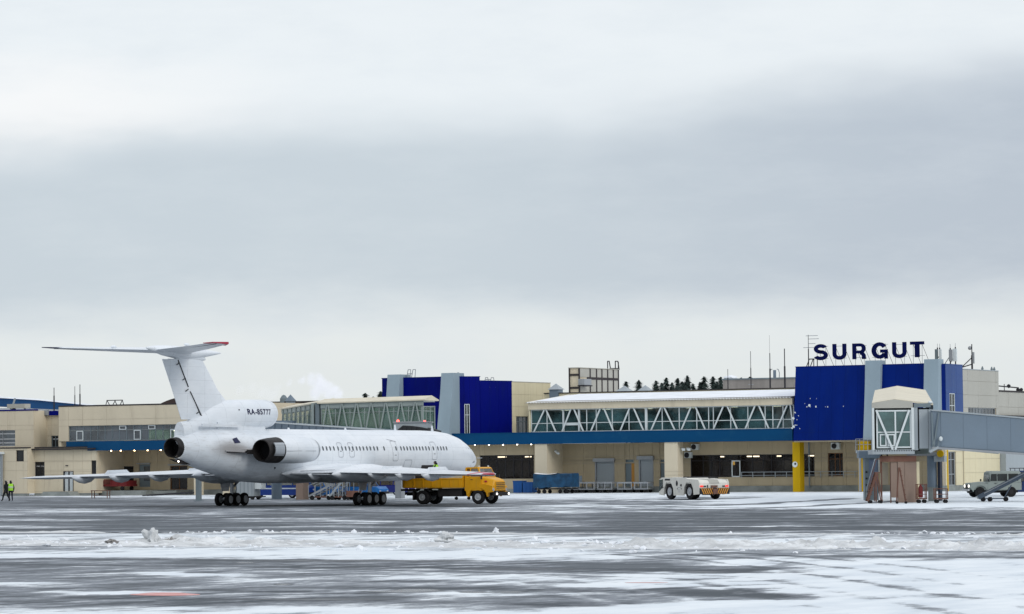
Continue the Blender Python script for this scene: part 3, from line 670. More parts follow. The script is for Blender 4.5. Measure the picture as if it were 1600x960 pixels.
def hoops(name, label, w, px0, px1, ytop, ybase, d, group=None, r=.035, lean=.25):
    s0, s1 = w.s(px0, ybase, d), w.s(px1, ybase, d); z0, z1 = w.z(px0, ybase, d), w.z(px0, ytop, d)
    t = thing_f(name, label, 'roof ladder', (*w.xf((s0, d, 0))[:2], z0), group)
    for s in (s0, s1):
        part(t, 'hoop', MB(w.xf).path([(s, d - .1, z0 - .4), (s + lean, d - .1, z1), (s + lean + .3, d - .1, z1), (s + lean + .3, d + .12, z0 - .6)], r), M['steel'])
    part(t, 'rung', MB(w.xf).tube((s0 + .2, d - .1, (z0 + z1) / 2), (s1 + .2, d - .1, (z0 + z1) / 2), r), M['steel']); return t
hoops('roof_ladder', 'steel roof ladder handrails standing on top of the left blue tower between its buttresses', T1, 633.5, 641, 578, 591, -.1)
hoops('roof_ladder', 'small steel ladder hoops on the low right roof edge of the left blue tower', T3, 757, 766, 590, 596, -.1)
# ================================================================== SURGUT BLOCK
sb = thing_f('blue_sign_block', 'royal blue clad block with two grey buttresses below the rooftop lettering', 'building', (8, 6, 0))
R1 = Wall(0, -.25, 0); rz0 = 4.62; r0, r1 = R1.s(1243.5, 574), R1.s(1468, 600); zR = R1.z(1300, 572.8)
def leanxf(w, amt, zt, z0):
    def f(p):
        s, d, z = p; k = (zt - z) / (zt - z0); return w.xf((s, d + amt * max(0, k), z))
    return f
class LW(Wall):
    def __init__(w, u, v, ang, amt, zt, z0): Wall.__init__(w, u, v, ang); w.a, w.zt, w.z0 = amt, zt, z0
    def xf(w, p):
        k = min(1.2, max(0, (w.zt - p[2]) / (w.zt - w.z0))); return Wall.xf(w, (p[0], p[1] + w.a * k, p[2]))
RL = LW(0, -.25, 0, .75, zR, rz0)
plain_wall(sb, 'wall', RL, r0, r1, rz0, zR, M['bluejoint'])
for k, c in enumerate(cut_cells(r0, r1, rz0, zR, [], [r0 + 1.22 * k for k in range(1, 13)], [rz0 + .75])):
    part(sb, 'cladding_panel', MB(RL.xf).box(c[0] + .006, c[1] - .006, -.01, .045 + random.uniform(0, .008), c[2] + .006, c[3] - .006), M['blue'])
eR = R1.end(r1); R2 = Wall(eR[0], eR[1], 40); q1 = R2.s(1478.5); zR2 = R2.z(1472, 569.5)
panel_wall(sb, R2, 0, q1, rz0, zR2, 2, 9, M['blue'], [], 'cladding_panel', M['bluejoint'], gap=.012)
eR2 = R2.end(q1); R3 = Wall(*eR2, 90); q2 = R3.s(1504, 620); zR3 = R3.z(1490, 570.5)
hwr = (R3.s(1483, 630), R3.s(1491.5, 630), R3.z(1487, 652), R3.z(1487, 615))
M['blue_pale'] = mat('pale_blue_cladding', (0.020, 0.060, 0.21), 0.5, var=0.1, dirt=(0.05, 0.10, 0.2), dirt_amt=0.4)  # a paler blue than the front cladding
panel_wall(sb, R3, 0, q2, rz0, zR3, 1.3, 9, M['blue_pale'], [hwr], 'cladding_panel', M['bluejoint'], gap=.012)
window(sb, R3, *hwr, [(hwr[0] + hwr[1]) / 2], [R3.z(1487, 634)], M['white_fr'], M['glass_shut'], mw=.06, d=-.03)
eR3 = R3.end(q2)
part(sb, 'core', MB().prism([(r0 + .2, .15), (eR[0], .15), (eR2[0] - .3, eR2[1]), (eR3[0] - .35, eR3[1]), (r0 + .2, eR3[1])], rz0 + .02, zR - .3, 'z'), M['joint'])
part(sb, 'left_side_wall', MB().prism([(-.95, rz0 + .004), (9, rz0 + .004), (9, zR - .02), (-.2, zR - .02)], r0 - .03, r0 - .003, 'x'), M['blue'])
part(sb, 'parapet_cap', MB(R1.xf).box(r0 - .04, r1, -.4, .08, zR, zR + .07), M['blue'])
part(sb, 'parapet_cap', MB(R3.xf).box(0, q2, -.4, .07, zR3, zR3 + .07), M['blue_pale'])
BR = Wall(0, -.75, 0)
for x0, x1, yt in ((1352, 1376, 563.5), (1444, 1467, 561.5)):
    buttress(sb, BR.s(x0, 580), BR.s(x1, 580), -.75, BR.z((x0 + x1) / 2, yt), .4, rz0, (.3, .5, .8))
part(sb, 'soffit', MB().box(r0, eR[0], -.9, 3.1, rz0 - .12, rz0 - .004), M['beige_shaded'])
# white patches where the paint flaked off the blue wall
for (px, py, r) in [(1264, 634, .13), (1260.5, 636, .05), (1266, 636, .04), (1274.5, 635.5, .09), (1293, 636, .07), (1289.5, 636, .04), (1242.5, 645, .09), (1248, 650, .05), (1240, 654, .13), (1246, 656, .05),
                    (1241, 667, .14), (1243.5, 664.5, .07), (1238.8, 669, .09), (1246, 664.6, .05), (1251, 670, .05), (1265, 623, .04), (1275, 623, .03), (1317.5, 635, .04), (1257, 631, .03)]:
    s, z = R1.S(px, py, .5); k = (zR - z) / (zR - rz0); pts = []
    for j in range(9):
        q = 2 * math.pi * j / 9; rr = r * random.uniform(.55, 1.25); pts.append((s + rr * math.cos(q), z + rr * math.sin(q)))
    part(sb, 'paint_chip', MB(RL.xf).prism(pts, .052, .062, 'y'), M['white_fr'])
# yellow pillars
def yp(parent, px0, px1, dv, v0=0.03): a, b = Wall(0, v0, 0).s(px0, 730), Wall(0, v0, 0).s(px1, 730); return part(parent, 'pillar', MB().box(a, b, v0, v0 + dv, 0, 4.52), M['yellow'], label='yellow painted pillar')
y1 = yp(sb, 1238.5, 1250, .95); y2 = yp(sb, 1341, 1351, 1.6); y3 = yp(sb, 1473.5, 1480, .3, 0.3)
sg = F0.s(1242, 726); part(y1, 'round_sign', MB().lathe([(0, .26), (.02, .26)], (sg, -.005, F0.z(1242, 726)), 'y', 20), M['white_fr'])
part(y1, 'sign_symbol', MB().lathe([(-.012, .10), (0, .10)], (sg + .04, -.005, F0.z(1242, 725)), 'y', 12), M['black'])
# yellow railing platform at the second yellow pillar
pf = thing_f('service_platform', 'small grey steel service platform with a railing by the second yellow pillar', 'platform', (F0.s(1345), -2, 0))
PF = Wall(0, -2.2, 0); a, b = PF.s(1337), PF.s(1362); zq = PF.z(1350, 704)
part(pf, 'deck', MB().box(a, b, -2.2, -.2, zq - .25, zq), M['tunlt'])
mb = MB()
for z in (.5, 1.0): mb.box(a, b, -2.2, -2.15, zq + z, zq + z + .04)
for k in range(5): x = a + (b - a) * k / 4.0; mb.box(x - .02, x + .02, -2.2, -2.16, zq, zq + 1.02)
part(pf, 'railing', mb, M['steel']); 
part(pf, 'yellow_board', MB().box(a + .35, b - .3, -2.1, -2.06, zq + .05, zq + .8), M['yellow'])
for x in (a + .3, b - .1): part(pf, 'leg', MB().box(x - .09, x + .09, -2.1, -1.9, 0, zq - .25), M['steel'])
# ================================================================== RIGHT BEIGE BLOCK AND ANNEX
rb = thing_f('right_beige_block', 'tall pale beige panelled block right of the paler blue wall behind the grey tunnel', 'building', (eR3[0] - 4, eR3[1] + 4, 0))
R4 = Wall(*eR3, 90); k1 = R4.s(1560, 620); zR4 = R4.z(1532, 579)
hr4 = (R4.s(1512, 640), R4.s(1556, 640), R4.z(1534, 648), R4.z(1534, 637.5))
zg = R4.z(1530, 705)
panel_wall(rb, R4, 0, k1, zg + .02, zR4, 2.3, 1.5, M['pale'], [hr4], al=[k1 * .42], zl=[R4.z(1532, 618), R4.z(1532, 596.5), R4.z(1532, 650)])
fw = window(rb, R4, *hr4, [hr4[0] + (hr4[1] - hr4[0]) * k / 9 for k in range(1, 9)], [], M['steel'], M['glass_grey'])
panel_wall(rb, R4, 0, k1, 0.5, zg, 1.4, 1.0, M['beige2'], [], zl=[R4.z(1530, 717), R4.z(1530, 738.5)])
part(rb, 'plinth', MB(R4.xf).box(0, k1, -.3, .08, 0, .5), M['conc'])
part(rb, 'core', MB().prism([(eR3[0] - 9, eR3[1] + .3), (eR3[0] - .32, eR3[1] + .3), (eR3[0] - .32, eR3[1] + k1 - .02), (eR3[0] - 9, eR3[1] + k1 - .02)], 0, zR4 - .2, 'z'), M['joint'])
part(rb, 'front_wall', MB().box(eR3[0] - 9, eR3[0] - .001, eR3[1] - .02, eR3[1] + .29, zR3 - .3, zR4), M['pale'])
part(rb, 'parapet_cap', MB(R4.xf).box(-.02, k1, -.35, .08, zR4, zR4 + .07), M['tunlt'])
LGW = Wall(eR2[0] - .1, eR2[1], 90); l0, l1 = .2, LGW.s(1504, 730) 
hd1 = (LGW.s(1481.5, 730), LGW.s(1493, 730), .5, LGW.z(1487, 706))
panel_wall(rb, LGW, .02, l1, .5, rz0 - .13, 2, 2, M['beige2'], [hd1]); part(rb, 'plinth', MB(LGW.xf).box(0, l1, -.3, .06, 0, .5), M['conc'])
window(rb, LGW, *hd1, [(hd1[0] + hd1[1]) / 2], [hd1[2] + 1.0, hd1[3] - .7], M['tunlt'], M['glass_shut'])
eR4 = (eR3[0], eR3[1] + k1)
an = thing_f('annex', 'low pale annex at the far right edge behind the tunnel', 'building', (eR4[0] - 4, eR4[1] + 6, 0))
R5 = Wall(eR4[0] - .05, eR4[1] + .02, 90); zR5 = R5.z(1580, 613); m1 = R5.s(1640, 640)
panel_wall(an, R5, 0, m1, .4, zR5, 2.6, 2.4, M['pale'], []); part(an, 'roof_edge', MB(R5.xf).box(0, m1, -.4, .12, zR5, zR5 + .14), M['roofdk'])
part(an, 'ledge', MB(R5.xf).box(0, m1, .045, .35, R5.z(1580, 651.5), R5.z(1580, 649.5)), M['roofdk'])
lw = Wall(eR4[0] + .6, eR4[1] + .02, 90); part(an, 'lower_wall', MB(lw.xf).box(.05, m1, -.6, 0, 0, lw.z(1575, 706)), M['tunlt'])
part(an, 'core', MB().box(eR4[0] - 10, eR4[0] - .4, eR4[1] + .4, eR4[1] + m1, 0, zR5 - .2), M['joint'])
rp = part(an, 'roof_pipe', MB(R5.xf).tube((.3, -.3, zR5 + .55), (R5.s(1596, 606), -.3, zR5 + .45), .06).tube((R5.s(1574, 606), -.3, zR5), (R5.s(1574, 606), -.3, zR5 + .75), .04), M['black'])
for px, py in ((1576, 603.5), (1590.5, 609.5), (1595.5, 609.5)):
    s, z = R5.S(px, py, -.3); part(an, 'camera_head', MB(R5.xf).lump((s, -.3, z), (.22, .2, .2), int(px), 1, .1), M['black'])

# ================================================================== LEFT TERMINAL WING
lwg = thing_f('left_terminal_wing', 'tall beige terminal wing with a blue grey ribbon window behind the aircraft tail', 'building', (-75, 4, 0))
L0 = Wall(0, 0, 0); La, Lb = L0.s(92, 660), L0.s(420, 640); zL = L0.z(180, 634.3)
ribL = (L0.s(107.5, 676), L0.s(300, 676), L0.z(200, 688.5), L0.z(200, 664.5))
zl_ = [7.75]
panel_wall(lwg, L0, La, Lb, 5.55, zL, 3.1, 1.4, M['beige'], [ribL], al=[La + 3.05 * k for k in range(1, 9)], zl=zl_)
sp = (ribL[1] - ribL[0]) / 17
rw_ = window(lwg, L0, ribL[0], ribL[1], ribL[2], ribL[3], [ribL[0] + sp * k for k in range(1, 17)], [ribL[3] - .48], M['grey_fr'], M['glass_grey'], mw=.075)
for k_, pn in enumerate([o for o in D.objects if o.parent == rw_]):
    if k_ // 2 in (11, 12, 13, 14, 15) and k_ % 2 == 0: pn.data.materials[0] = M['glass_green']
room(lwg, L0, ribL[1] - 5.2, ribL[1] + .1, ribL[2] - .1, ribL[3] - .5, 3.5, M['inside_teal'], [(ribL[1] - 1.2, 1.0, .7), (ribL[1] - 2.6, 1.4, .7), (ribL[1] - 3.6, 2.6, .7)])
for k in (1, 9, 14):
    a = ribL[0] + sp * k; fr = MB(L0.xf)
    for x in (a + .03, a + sp - .11): fr.box(x, x + .08, -.1, -.03, ribL[2] + .06, ribL[3] - .5)
    fr.box(a + .03, a + sp - .03, -.1, -.031, ribL[2] + .06, ribL[2] + .15); fr.box(a + .03, a + sp - .03, -.1, -.031, ribL[3] - .6, ribL[3] - .5); part(lwg, 'opening_sash', fr, M['white_fr'])
for k in (7, 11, 15):
    a = ribL[0] + sp * k; fr = MB(L0.xf).box(a + .03, a + sp - .03, -.1, -.02, ribL[3] - .46, ribL[3] - .39).box(a + .03, a + sp - .03, -.1, -.02, ribL[3] - .12, ribL[3] - .05)
    fr.box(a + .03, a + .1, -.1, -.021, ribL[3] - .45, ribL[3] - .06).box(a + sp - .1, a + sp - .03, -.1, -.021, ribL[3] - .45, ribL[3] - .06); part(lwg, 'opening_sash', fr, M['white_fr'])
part(lwg, 'roof_edge', MB().box(La, Lb, -.08, .5, zL, zL + .13), M['roofdk'])
part(lwg, 'core', MB().box(La + .05, Lb - .05, 4, 26, 0, zL - .15), M['joint'])
part(lwg, 'side_wall', MB().box(La - .02, La + .28, .02, 9, 4.9, zL), M['beige']); part(lwg, 'side_wall', MB().box(Lb - .28, Lb, .02, 26, 4.9, zL), M['beige'])
LF = Wall(0, -2.2, 0); fa, fb = LF.s(136.5, 696), LF.s(500, 696); zf0, zf1 = LF.z(200, 703.7), LF.z(200, 689.2)
part(lwg, 'fascia', MB(LF.xf).box(fa, fb, -.25, 0, zf0, zf1), M['teal'])
part(lwg, 'fascia', MB().box(La + 1.0, fa + 3, -.12, .0, 4.95, 5.53), M['teal'])
part(lwg, 'canopy_roof', MB(LF.xf).box(fa, fb, -2.19, -.25, zf1 - .25, zf1 - .02), M['teal'])
part(lwg, 'soffit', MB(LF.xf).box(fa, fb, -5.3, -.25, zf0 + .02, zf0 + .2), M['beige_shaded'])
for px in (172, 187, 208.5, 229, 249.5, 270, 290): part(lwg, 'downlight', MB(LF.xf).lathe([(zf0 - .09, .055), (zf0 + .01, .075)], (LF.s(px, 704), -.18, 0), 'z', 10), M['lampw'])
LB_ = Wall(0, 2.6, 0)
def hbl(x0, x1, y0, y1): xm = (x0 + x1) / 2; return (LB_.s(x0, 740), LB_.s(x1, 740), max(.5, LB_.z(xm, y1)), LB_.z(xm, y0))
q1_, q2_, q3_ = hbl(187, 209, 729, 755), hbl(217, 235, 726, 761), hbl(266, 293, 728, 768)
panel_wall(lwg, LB_, LB_.s(150), LB_.s(655), .5, zf0 + .1, 2.6, 1.5, M['beige_shaded'], [q1_, q2_, q3_])
part(lwg, 'plinth', MB(LB_.xf).box(LB_.s(150), LB_.s(655), -.3, .12, 0, .5), M['conc'])
window(lwg, LB_, *q1_, [q1_[0] + .5], [q1_[3] - .4], M['black'], M['glass_shut']); window(lwg, LB_, *q3_, [(q3_[0] + q3_[1]) / 2], [q3_[3] - .5], M['wood'], M['glass_dark'])
room(lwg, LB_, q3_[0] - .2, q3_[1] + .2, q3_[2] - .05, q3_[3] - .06, 4, M['inside'], [(q3_[0] + 1, 1.6, .8)])
dd_ = part(lwg, 'door', MB(LB_.xf).box(q2_[0] + .05, q2_[1] - .05, -.18, -.12, q2_[2], q2_[3]), M['grey_fr'])
part(dd_, 'door_window', MB(LB_.xf).box(q2_[0] + .55, q2_[1] - .12, -.12, -.10, q2_[2] + .6, q2_[3] - .2), M['glass_grey'])
part(lwg, 'lintel_hood', MB(LB_.xf).box(q2_[0] - .1, q2_[1] + .1, .04, .3, q2_[3] + .05, q2_[3] + .15), M['steel']); part(lwg, 'lintel_hood', MB(LB_.xf).box(q3_[0] - .1, q3_[1] + .2, .04, .3, q3_[3] + .05, q3_[3] + .15), M['steel'])
for px0, px1 in ((300, 309), (345, 354)): part(lwg, 'pillar', MB(LF.xf).box(LF.s(px0), LF.s(px1), -1.0, -.3, 0, zf0 + .02), M['beige'])
part(lwg, 'loading_ledge', MB().box(LB_.s(158), LB_.s(262), -1.2, 2.4, 0, .48), M['conc'])
part(lwg, 'loading_ledge', MB().box(LB_.s(262) + .02, LB_.s(300), -.2, 2.4, 0, .42), M['conc'])
# low front annex (two steps)
low = thing_f('low_front_annex', 'low beige annex with dark roof coping and small windows in front of the left wing', 'building', (-84, -2, 0))
A1 = Wall(0, -3.2, 0); ax = A1.s(43, 730); A2 = Wall(0, -2.0, 0); bx = A2.s(151.5, 730); a0_ = A1.s(-60, 730)
zA = A2.z(80, 700.3)
hA = (A1.s(25.5, 712), A1.s(37.5, 712), A1.z(31, 721.3), A1.z(31, 703.8))
panel_wall(low, A1, a0_, ax, .25, zA, 3.0, 2.35, M['beige'], [hA], al=[A1.s(8, 730)], zl=[2.6])
window(low, A1, *hA, [], [], M['black'], M['glass_shut'])
hB = (A2.s(54.5, 733), A2.s(70, 733), A2.z(62, 745.5), A2.z(62, 722)); hC = (A2.s(143, 730), A2.s(150.6, 730), A2.z(147, 741), A2.z(147, 719.7)); hD = (A2.s(100, 750), A2.s(115, 750), .45, A2.z(107, 737.3))
panel_wall(low, A2, ax - .1, bx, .25, zA, 3.1, 2.35, M['beige'], [hB, hC, hD], zl=[2.6])
part(low, 'side_wall', MB().box(bx - .02, bx + .04, -1.99, 2.6, .25, zA), M['beige']); part(low, 'side_wall', MB().box(ax - .02, ax + .03, -3.19, -2.0, .25, zA), M['beige'])
window(low, A2, *hB, [(hB[0] + hB[1]) / 2], [hB[3] - .45], M['black'], M['glass_shut']); window(low, A2, *hC, [(hC[0] + hC[1]) / 2], [], M['black'], M['glass_shut'])
xm = (hD[0] + hD[1]) / 2
for x0, x1 in ((hD[0] + .05, xm - .05), (xm + .05, hD[1] - .05)): part(low, 'door', MB(A2.xf).box(x0, x1, -.14, -.08, hD[2], hD[3] - .05), M['white_fr'], label='white door leaf')
part(low, 'door_frame', MB(A2.xf).box(hD[0] - .03, hD[0] + .05, -.1, .08, hD[2], hD[3]).box(hD[1] - .05, hD[1] + .03, -.1, .08, hD[2], hD[3]).box(xm - .04, xm + .04, -.1, .03, hD[2], hD[3]).box(hD[0] - .03, hD[1] + .03, -.1, .082, hD[3] - .02, hD[3] + .06), M['black'])
part(low, 'coping', MB(A1.xf).box(a0_, ax + .05, -.5, .12, zA, zA + .12), M['roofdk']); part(low, 'coping', MB(A2.xf).box(ax + .06, bx + .12, -.5, .12, zA, zA + .12), M['roofdk'])
part(low, 'plinth', MB(A2.xf).box(ax + .02, bx, -.3, .08, 0, .25), M['conc']); part(low, 'plinth', MB(A1.xf).box(a0_, ax, -.3, .08, 0, .25), M['conc'])
part(low, 'flat_roof', MB().box(a0_, bx, -2.6, 2.6, zA - .2, zA - .05), M['roofdk'])
part(low, 'wall_lamp', MB(A2.xf).box(A2.s(104), A2.s(107), .05, .2, A2.z(105, 728.5), A2.z(105, 727)), M['black'])
st = part(low, 'entrance_ramp', MB().prism([(A2.s(79), .0), (A2.s(84), .42), (A2.s(122), .42), (A2.s(127), .0)], -3.8, -2.1, 'y'), M['conc'])
part(low, 'gate_column', MB(A1.xf).box(A1.s(-8, 740), A1.s(3.5, 740), .05, .6, 0, A1.z(3, 708)), mat('pale_blue_panel', (.50, .58, .62), .6)); part(low, 'gate_lintel', MB(A1.xf).box(A1.s(-8, 740), A1.s(7.5, 710), .05, .62, A1.z(3, 710), A1.z(3, 706.5)), M['white_fr'])
part(low, 'downpipe', MB(A1.xf).tube((A1.s(5.5, 740), .25, .1), (A1.s(5.5, 740), .25, A1.z(5, 711)), .10), M['steel'])
# upper far-left block
up_ = thing_f('upper_left_block', 'beige upper storey with dark gridded window above the low annex, cut by the left edge', 'building', (-90, 4, 4.8))
U1 = Wall(0, 1.0, 0); u1 = U1.s(53, 660); zU = U1.z(30, 642.2); hU = (U1.s(-10, 684), U1.s(24, 684), U1.z(12, 697.5), U1.z(12, 672.5))
panel_wall(up_, U1, U1.s(-60), u1, 4.8, zU, 3.2, 1.9, M['beige'], [hU], al=[U1.s(-14), u1 - 3.4], zl=[7.3])
window(up_, U1, *hU, [hU[1] - 1.7, hU[1] - 3.3], [hU[2] + .35, hU[2] + .75, hU[2] + 1.3], M['steel'], M['glass_grey'])
part(up_, 'side_wall', MB().box(u1 - .02, u1 + .04, 1.01, 3.2, 4.8, zU), M['beige']); part(up_, 'roof_edge', MB(U1.xf).box(U1.s(-60), u1 + .1, -.6, .1, zU, zU + .14), M['blue2'])
U2 = Wall(0, 3.2, 0); u2 = U2.s(93, 660); zU2 = U2.z(72, 649.5); hV = (U2.s(80.5, 690), U2.s(91.5, 690), U2.z(86, 699), U2.z(86, 681))
panel_wall(up_, U2, u1, u2 + 1, 4.8, zU2, 3, 1.9, M['beige'], [hV], zl=[7.3])
window(up_, U2, *hV, [(hV[0] + hV[1]) / 2], [hV[3] - .35], M['grey_fr'], M['glass_shut'])
part(up_, 'parapet', MB(U2.xf).box(u1 + .1, u2 + .4, .05, .35, zU2, U2.z(72, 642.5)), M['blue2']); part(up_, 'parapet_end', MB(U2.xf).box(u1 - .1, u1 + .55, .3, .5, zU2 + .02, U2.z(60, 641.8)), M['steel'])
part(up_, 'flat_roof', MB().box(U1.s(-60), u2, 3.6, 16, zU2 - .4, zU2 - .1), M['snow'])
# things on the roofs at the left
rt = thing_f('rooftop_unit', 'pale cream rooftop ventilation unit on legs with a tilted grey flue, far left roof', 'ventilation unit', (*U1.xf((U1.s(30, 635, -3), -3, 0))[:2], zU))
s0, s1 = U1.s(15.5, 635, -3), U1.s(43, 635, -3); z0, z1 = U1.z(30, 638, -3), U1.z(30, 631.5, -3)
part(rt, 'housing', MB(U1.xf).box(s0, s1, -3.5, -2.5, z0, z1), M['pale'])
part(rt, 'leg', MB(U1.xf).box(s0 + .1, s0 + .25, -3, -2.9, zU - .3, z0).box(s1 - .4, s1 - .2, -3, -2.9, zU - .3, z0), M['steel'])
part(rt, 'motor', MB(U1.xf).lump((s0 + .75, -2.7, z0 - .2), (.3, .3, .25), 3, 1, .1), M['black'])
part(rt, 'flue', MB(U1.xf).tube((s0 + .45, -3, z1), (s0 + .68, -3, z1 + .62), .1), M['tunlt'])
def mast(px, ytop, ybase, Y, label, r=.05, arms=(), group='thin antenna masts on the roofs'):
    x, y, z0 = at_depth(px, Y, ybase); z1 = at_depth(px, Y, ytop)[2]
    t = thing_w('antenna_mast', label, 'antenna', (x, y, z0), -PHI, group)
    part(t, 'pole', MB().tube((0, 0, -1.2), (0, 0, (z1 - z0) * .55), r).tube((0, 0, (z1 - z0) * .55), (0, 0, z1 - z0), r * .55), M['black'])
    part(t, 'foot', MB().box(-.25, .25, -.25, .25, -1.2, -.9), M['steel'])
    for (yy, l0, l1) in arms:
        zz = at_depth(px, Y, yy)[2] - z0; part(t, 'arm', MB().tube((l0, 0, zz), (l1, 0, zz), .025, n=5), M['steel'])
    return t
mast(84.5, 606, 634, 335, 'thin roof mast leftmost above the blue hangar edge', .07)
mast(117, 604, 634, 335, 'thin roof mast, left one of the close pair above the tall left wing', .05)
mast(125, 601, 634, 335, 'thin roof mast, right one of the close pair above the tall left wing', .07)
fr = thing_f('roof_frame', 'low black steel truss frame standing on the tall left wing roof edge', 'roof frame', (L0.s(180, 634), 1.5, zL))
RF = Wall(0, 1.5, 0); z0, z1 = zL, RF.z(180, 625.7); x0, x1 = RF.s(165.5, 630), RF.s(193, 630)
mb = MB(RF.xf); mb.tube((x0 + .1, 0, z1), (x1 - .1, 0, z1), .045)
part(fr, 'top_rail', mb, M['black'])
for a, b in ((x0 - .1, x0 + .15), (x0 + .6, x0 + .15), (x0 + .7, (x0 + x1) / 2 + .1), (x0 + 1.5, (x0 + x1) / 2), (x1 - .55, x1 - .15), (x1 + .1, x1 - .15)): part(fr, 'strut', MB(RF.xf).tube((a, 0, z0 - .1), (b, 0, z1), .04), M['black'])
# barrel roof and hangar behind
def backdrop_prism(name, label, cat, pts, Y, dep, mt):
    x0, y0, z0 = at_depth(pts[0][0], Y, 720)
    P_ = [at_depth(px, Y, py) for px, py in pts]
    o = thing_w(name, label, cat, (x0, Y, 0)); part(o, 'roof', MB().prism([(p[0] - x0, p[2]) for p in P_], 0, dep, 'y'), mt); return o, x0
arc = [(246, 650)] + [(246 + 98 * k / 14, 634 - 14.5 * math.sin(math.pi * k / 14) ** .8) for k in range(15)] + [(344, 650)]
o, _ = backdrop_prism('barrel_roof_building', 'building with a dark brown barrel roof rising behind the left wing and the tail', 'building', arc, 372, 30, mat('brown_roof_felt', (.045, .03, .028), .8))
part(o, 'wall', MB().box(0, 5.5, .3, 29, 0, at_depth(300, 372, 650)[2]), M['beige'])
top = [(-120, 617.3), (-60, 618), (0, 620), (60, 623.5), (100, 627.5), (165, 634)]
band = [(x, y + 1.6) for x, y in top] + [(168, 636), (100, 640.5), (60, 639), (0, 635.5), (-120, 632)]
o, hx = backdrop_prism('arched_hangar', 'large hangar with a shallow arched roof, snow edge and deep blue gable band', 'hangar', band, 430, 3, mat('hangar_blue', (.002, .045, .135), .5))
tp = [at_depth(px, 430, py) for px, py in top]; bt = [at_depth(px, 430, py + 2.2) for px, py in top]
part(o, 'snow_edge', MB().prism([(p[0] - hx, p[2]) for p in tp] + [(p[0] - hx, p[2]) for p in bt[::-1]], -.4, 60, 'y'), M['snow'])
part(o, 'wall', MB().box(-10, at_depth(110, 430)[0] - hx, 1, 58, 0, at_depth(60, 430, 637)[2]), M['white_roof'])

# ================================================================== LEFT GLAZED BOARDING GALLERY
def world_wall(px0, Y0, px1, Y1, py=650):
    a = at_depth(px0, Y0, py); b = at_depth(px1, Y1, py); fa_, fb_ = w2f(a[0], a[1]), w2f(b[0], b[1])
    ang = math.degrees(math.atan2(fb_[1] - fa_[1], fb_[0] - fa_[0])); return Wall(fa_[0], fa_[1], ang), math.hypot(fb_[0] - fa_[0], fb_[1] - fa_[1])
bgal = thing_f('boarding_gallery', 'glazed greenish boarding gallery with V shaped braces and cream roof, behind the fuselage', 'boarding gallery', (-30, -38, 0))
def gallery(parent, w, ln, zf, zt, wid, npan, fm=None, gm=None, roofm=None, split=1, slope=(0, 0)):
    """box gallery: front face on wall plane w (0..ln), wid deep"""
    fm = fm or M['green_fr']; gm = gm or M['glass_green']
    def zz(s, z): return z + slope[0] + (slope[1] - slope[0]) * s / ln
    class SW(Wall):
        def __init__(q): q.u, q.v, q.c, q.s_ = w.u, w.v, w.c, w.s_
        def xf(q, p): return Wall.xf(q, (p[0], p[1], zz(p[0], p[2])))
    q = SW(); p_ = ln / npan
    window(parent, q, 0, ln, zf, zt - .42, [p_ * k for k in range(1, npan)], [zt - .85] if split else [], fm, gm, mw=.07, d=-.12, name='glazed_side')
    class BWall(SW):
        def xf(b, p): return SW.xf(b, (p[0], p[1] - wid + .24, p[2]))
    window(parent, BWall(), 0, ln, zf, zt - .42, [p_ * k for k in range(1, npan)], [], fm, gm, mw=.07, d=-.12, name='glazed_side')
    part(parent, 'upper_band', MB(q.xf).box(0, ln, -.14, .02, zt - .42, zt - .02), fm)
    for k in range(npan):
        a, b = p_ * k, p_ * (k + 1); m_ = (a + b) / 2
        part(parent, 'v_brace', MB(q.xf).bar((a + .05, .07, zf), (m_ - .04, .07, zt - .1), .10, .09, (0, 1, 0)), fm); part(parent, 'v_brace', MB(q.xf).bar((m_ + .04, .07, zt - .1), (b - .05, .07, zf), .10, .09, (0, 1, 0)), fm)
    part(parent, 'floor_beam', MB(q.xf).box(0, ln, -wid, .04, zf - .28, zf - .002), fm)
    part(parent, 'ceiling', MB(q.xf).box(.02, ln - .02, -wid + .02, -.15, zt - .1, zt - .03), M['white_roof'])
    r_ = roofm or M['cream_roof']; e = .25
    part(parent, 'roof', MB(q.xf).prism([(.2, zt - .02), (.2, zt + .08), (-wid / 2, zt + .42), (-wid - .2, zt + .08), (-wid - .2, zt - .02)], -e, ln + e, 'x'), r_)
    return q
wB, lB = world_wall(501, 271, 661, 268)
zfB, ztB = 5.25, wB.z(600, 628.2)
qB = gallery(bgal, wB, lB, zfB, ztB, 3.0, 7, slope=(-.05, .08))
wA, lA = world_wall(440, 300, 497, 272.5)
qA = gallery(bgal, wA, lA, zfB, ztB, 2.6, 8)
part(bgal, 'corner_post', MB(wB.xf).box(-.45, -.12, -.5, .1, zfB - .3, ztB), M['grey_fr']); part(bgal, 'corner_post', MB(wB.xf).box(-.85, -.62, -.6, 0, zfB - .3, ztB), M['green_fr'])
ew = Wall(*wB.end(lB), math.degrees(math.atan2(wB.s_, wB.c)) + 90)
window(bgal, ew, .05, 2.95, zfB, ztB - .4, [1.0, 2.0], [ztB - .8], M['green_fr'], M['glass_green'], name='glazed_end')
gu, gv_ = GF(471, 781); part(bgal, 'pillar', MB().box(gu - .35, gu + .35, gv_ - .3, gv_ + .6, 0, zfB - .27), M['brownbox'], label='pinkish brown pillar under the gallery')
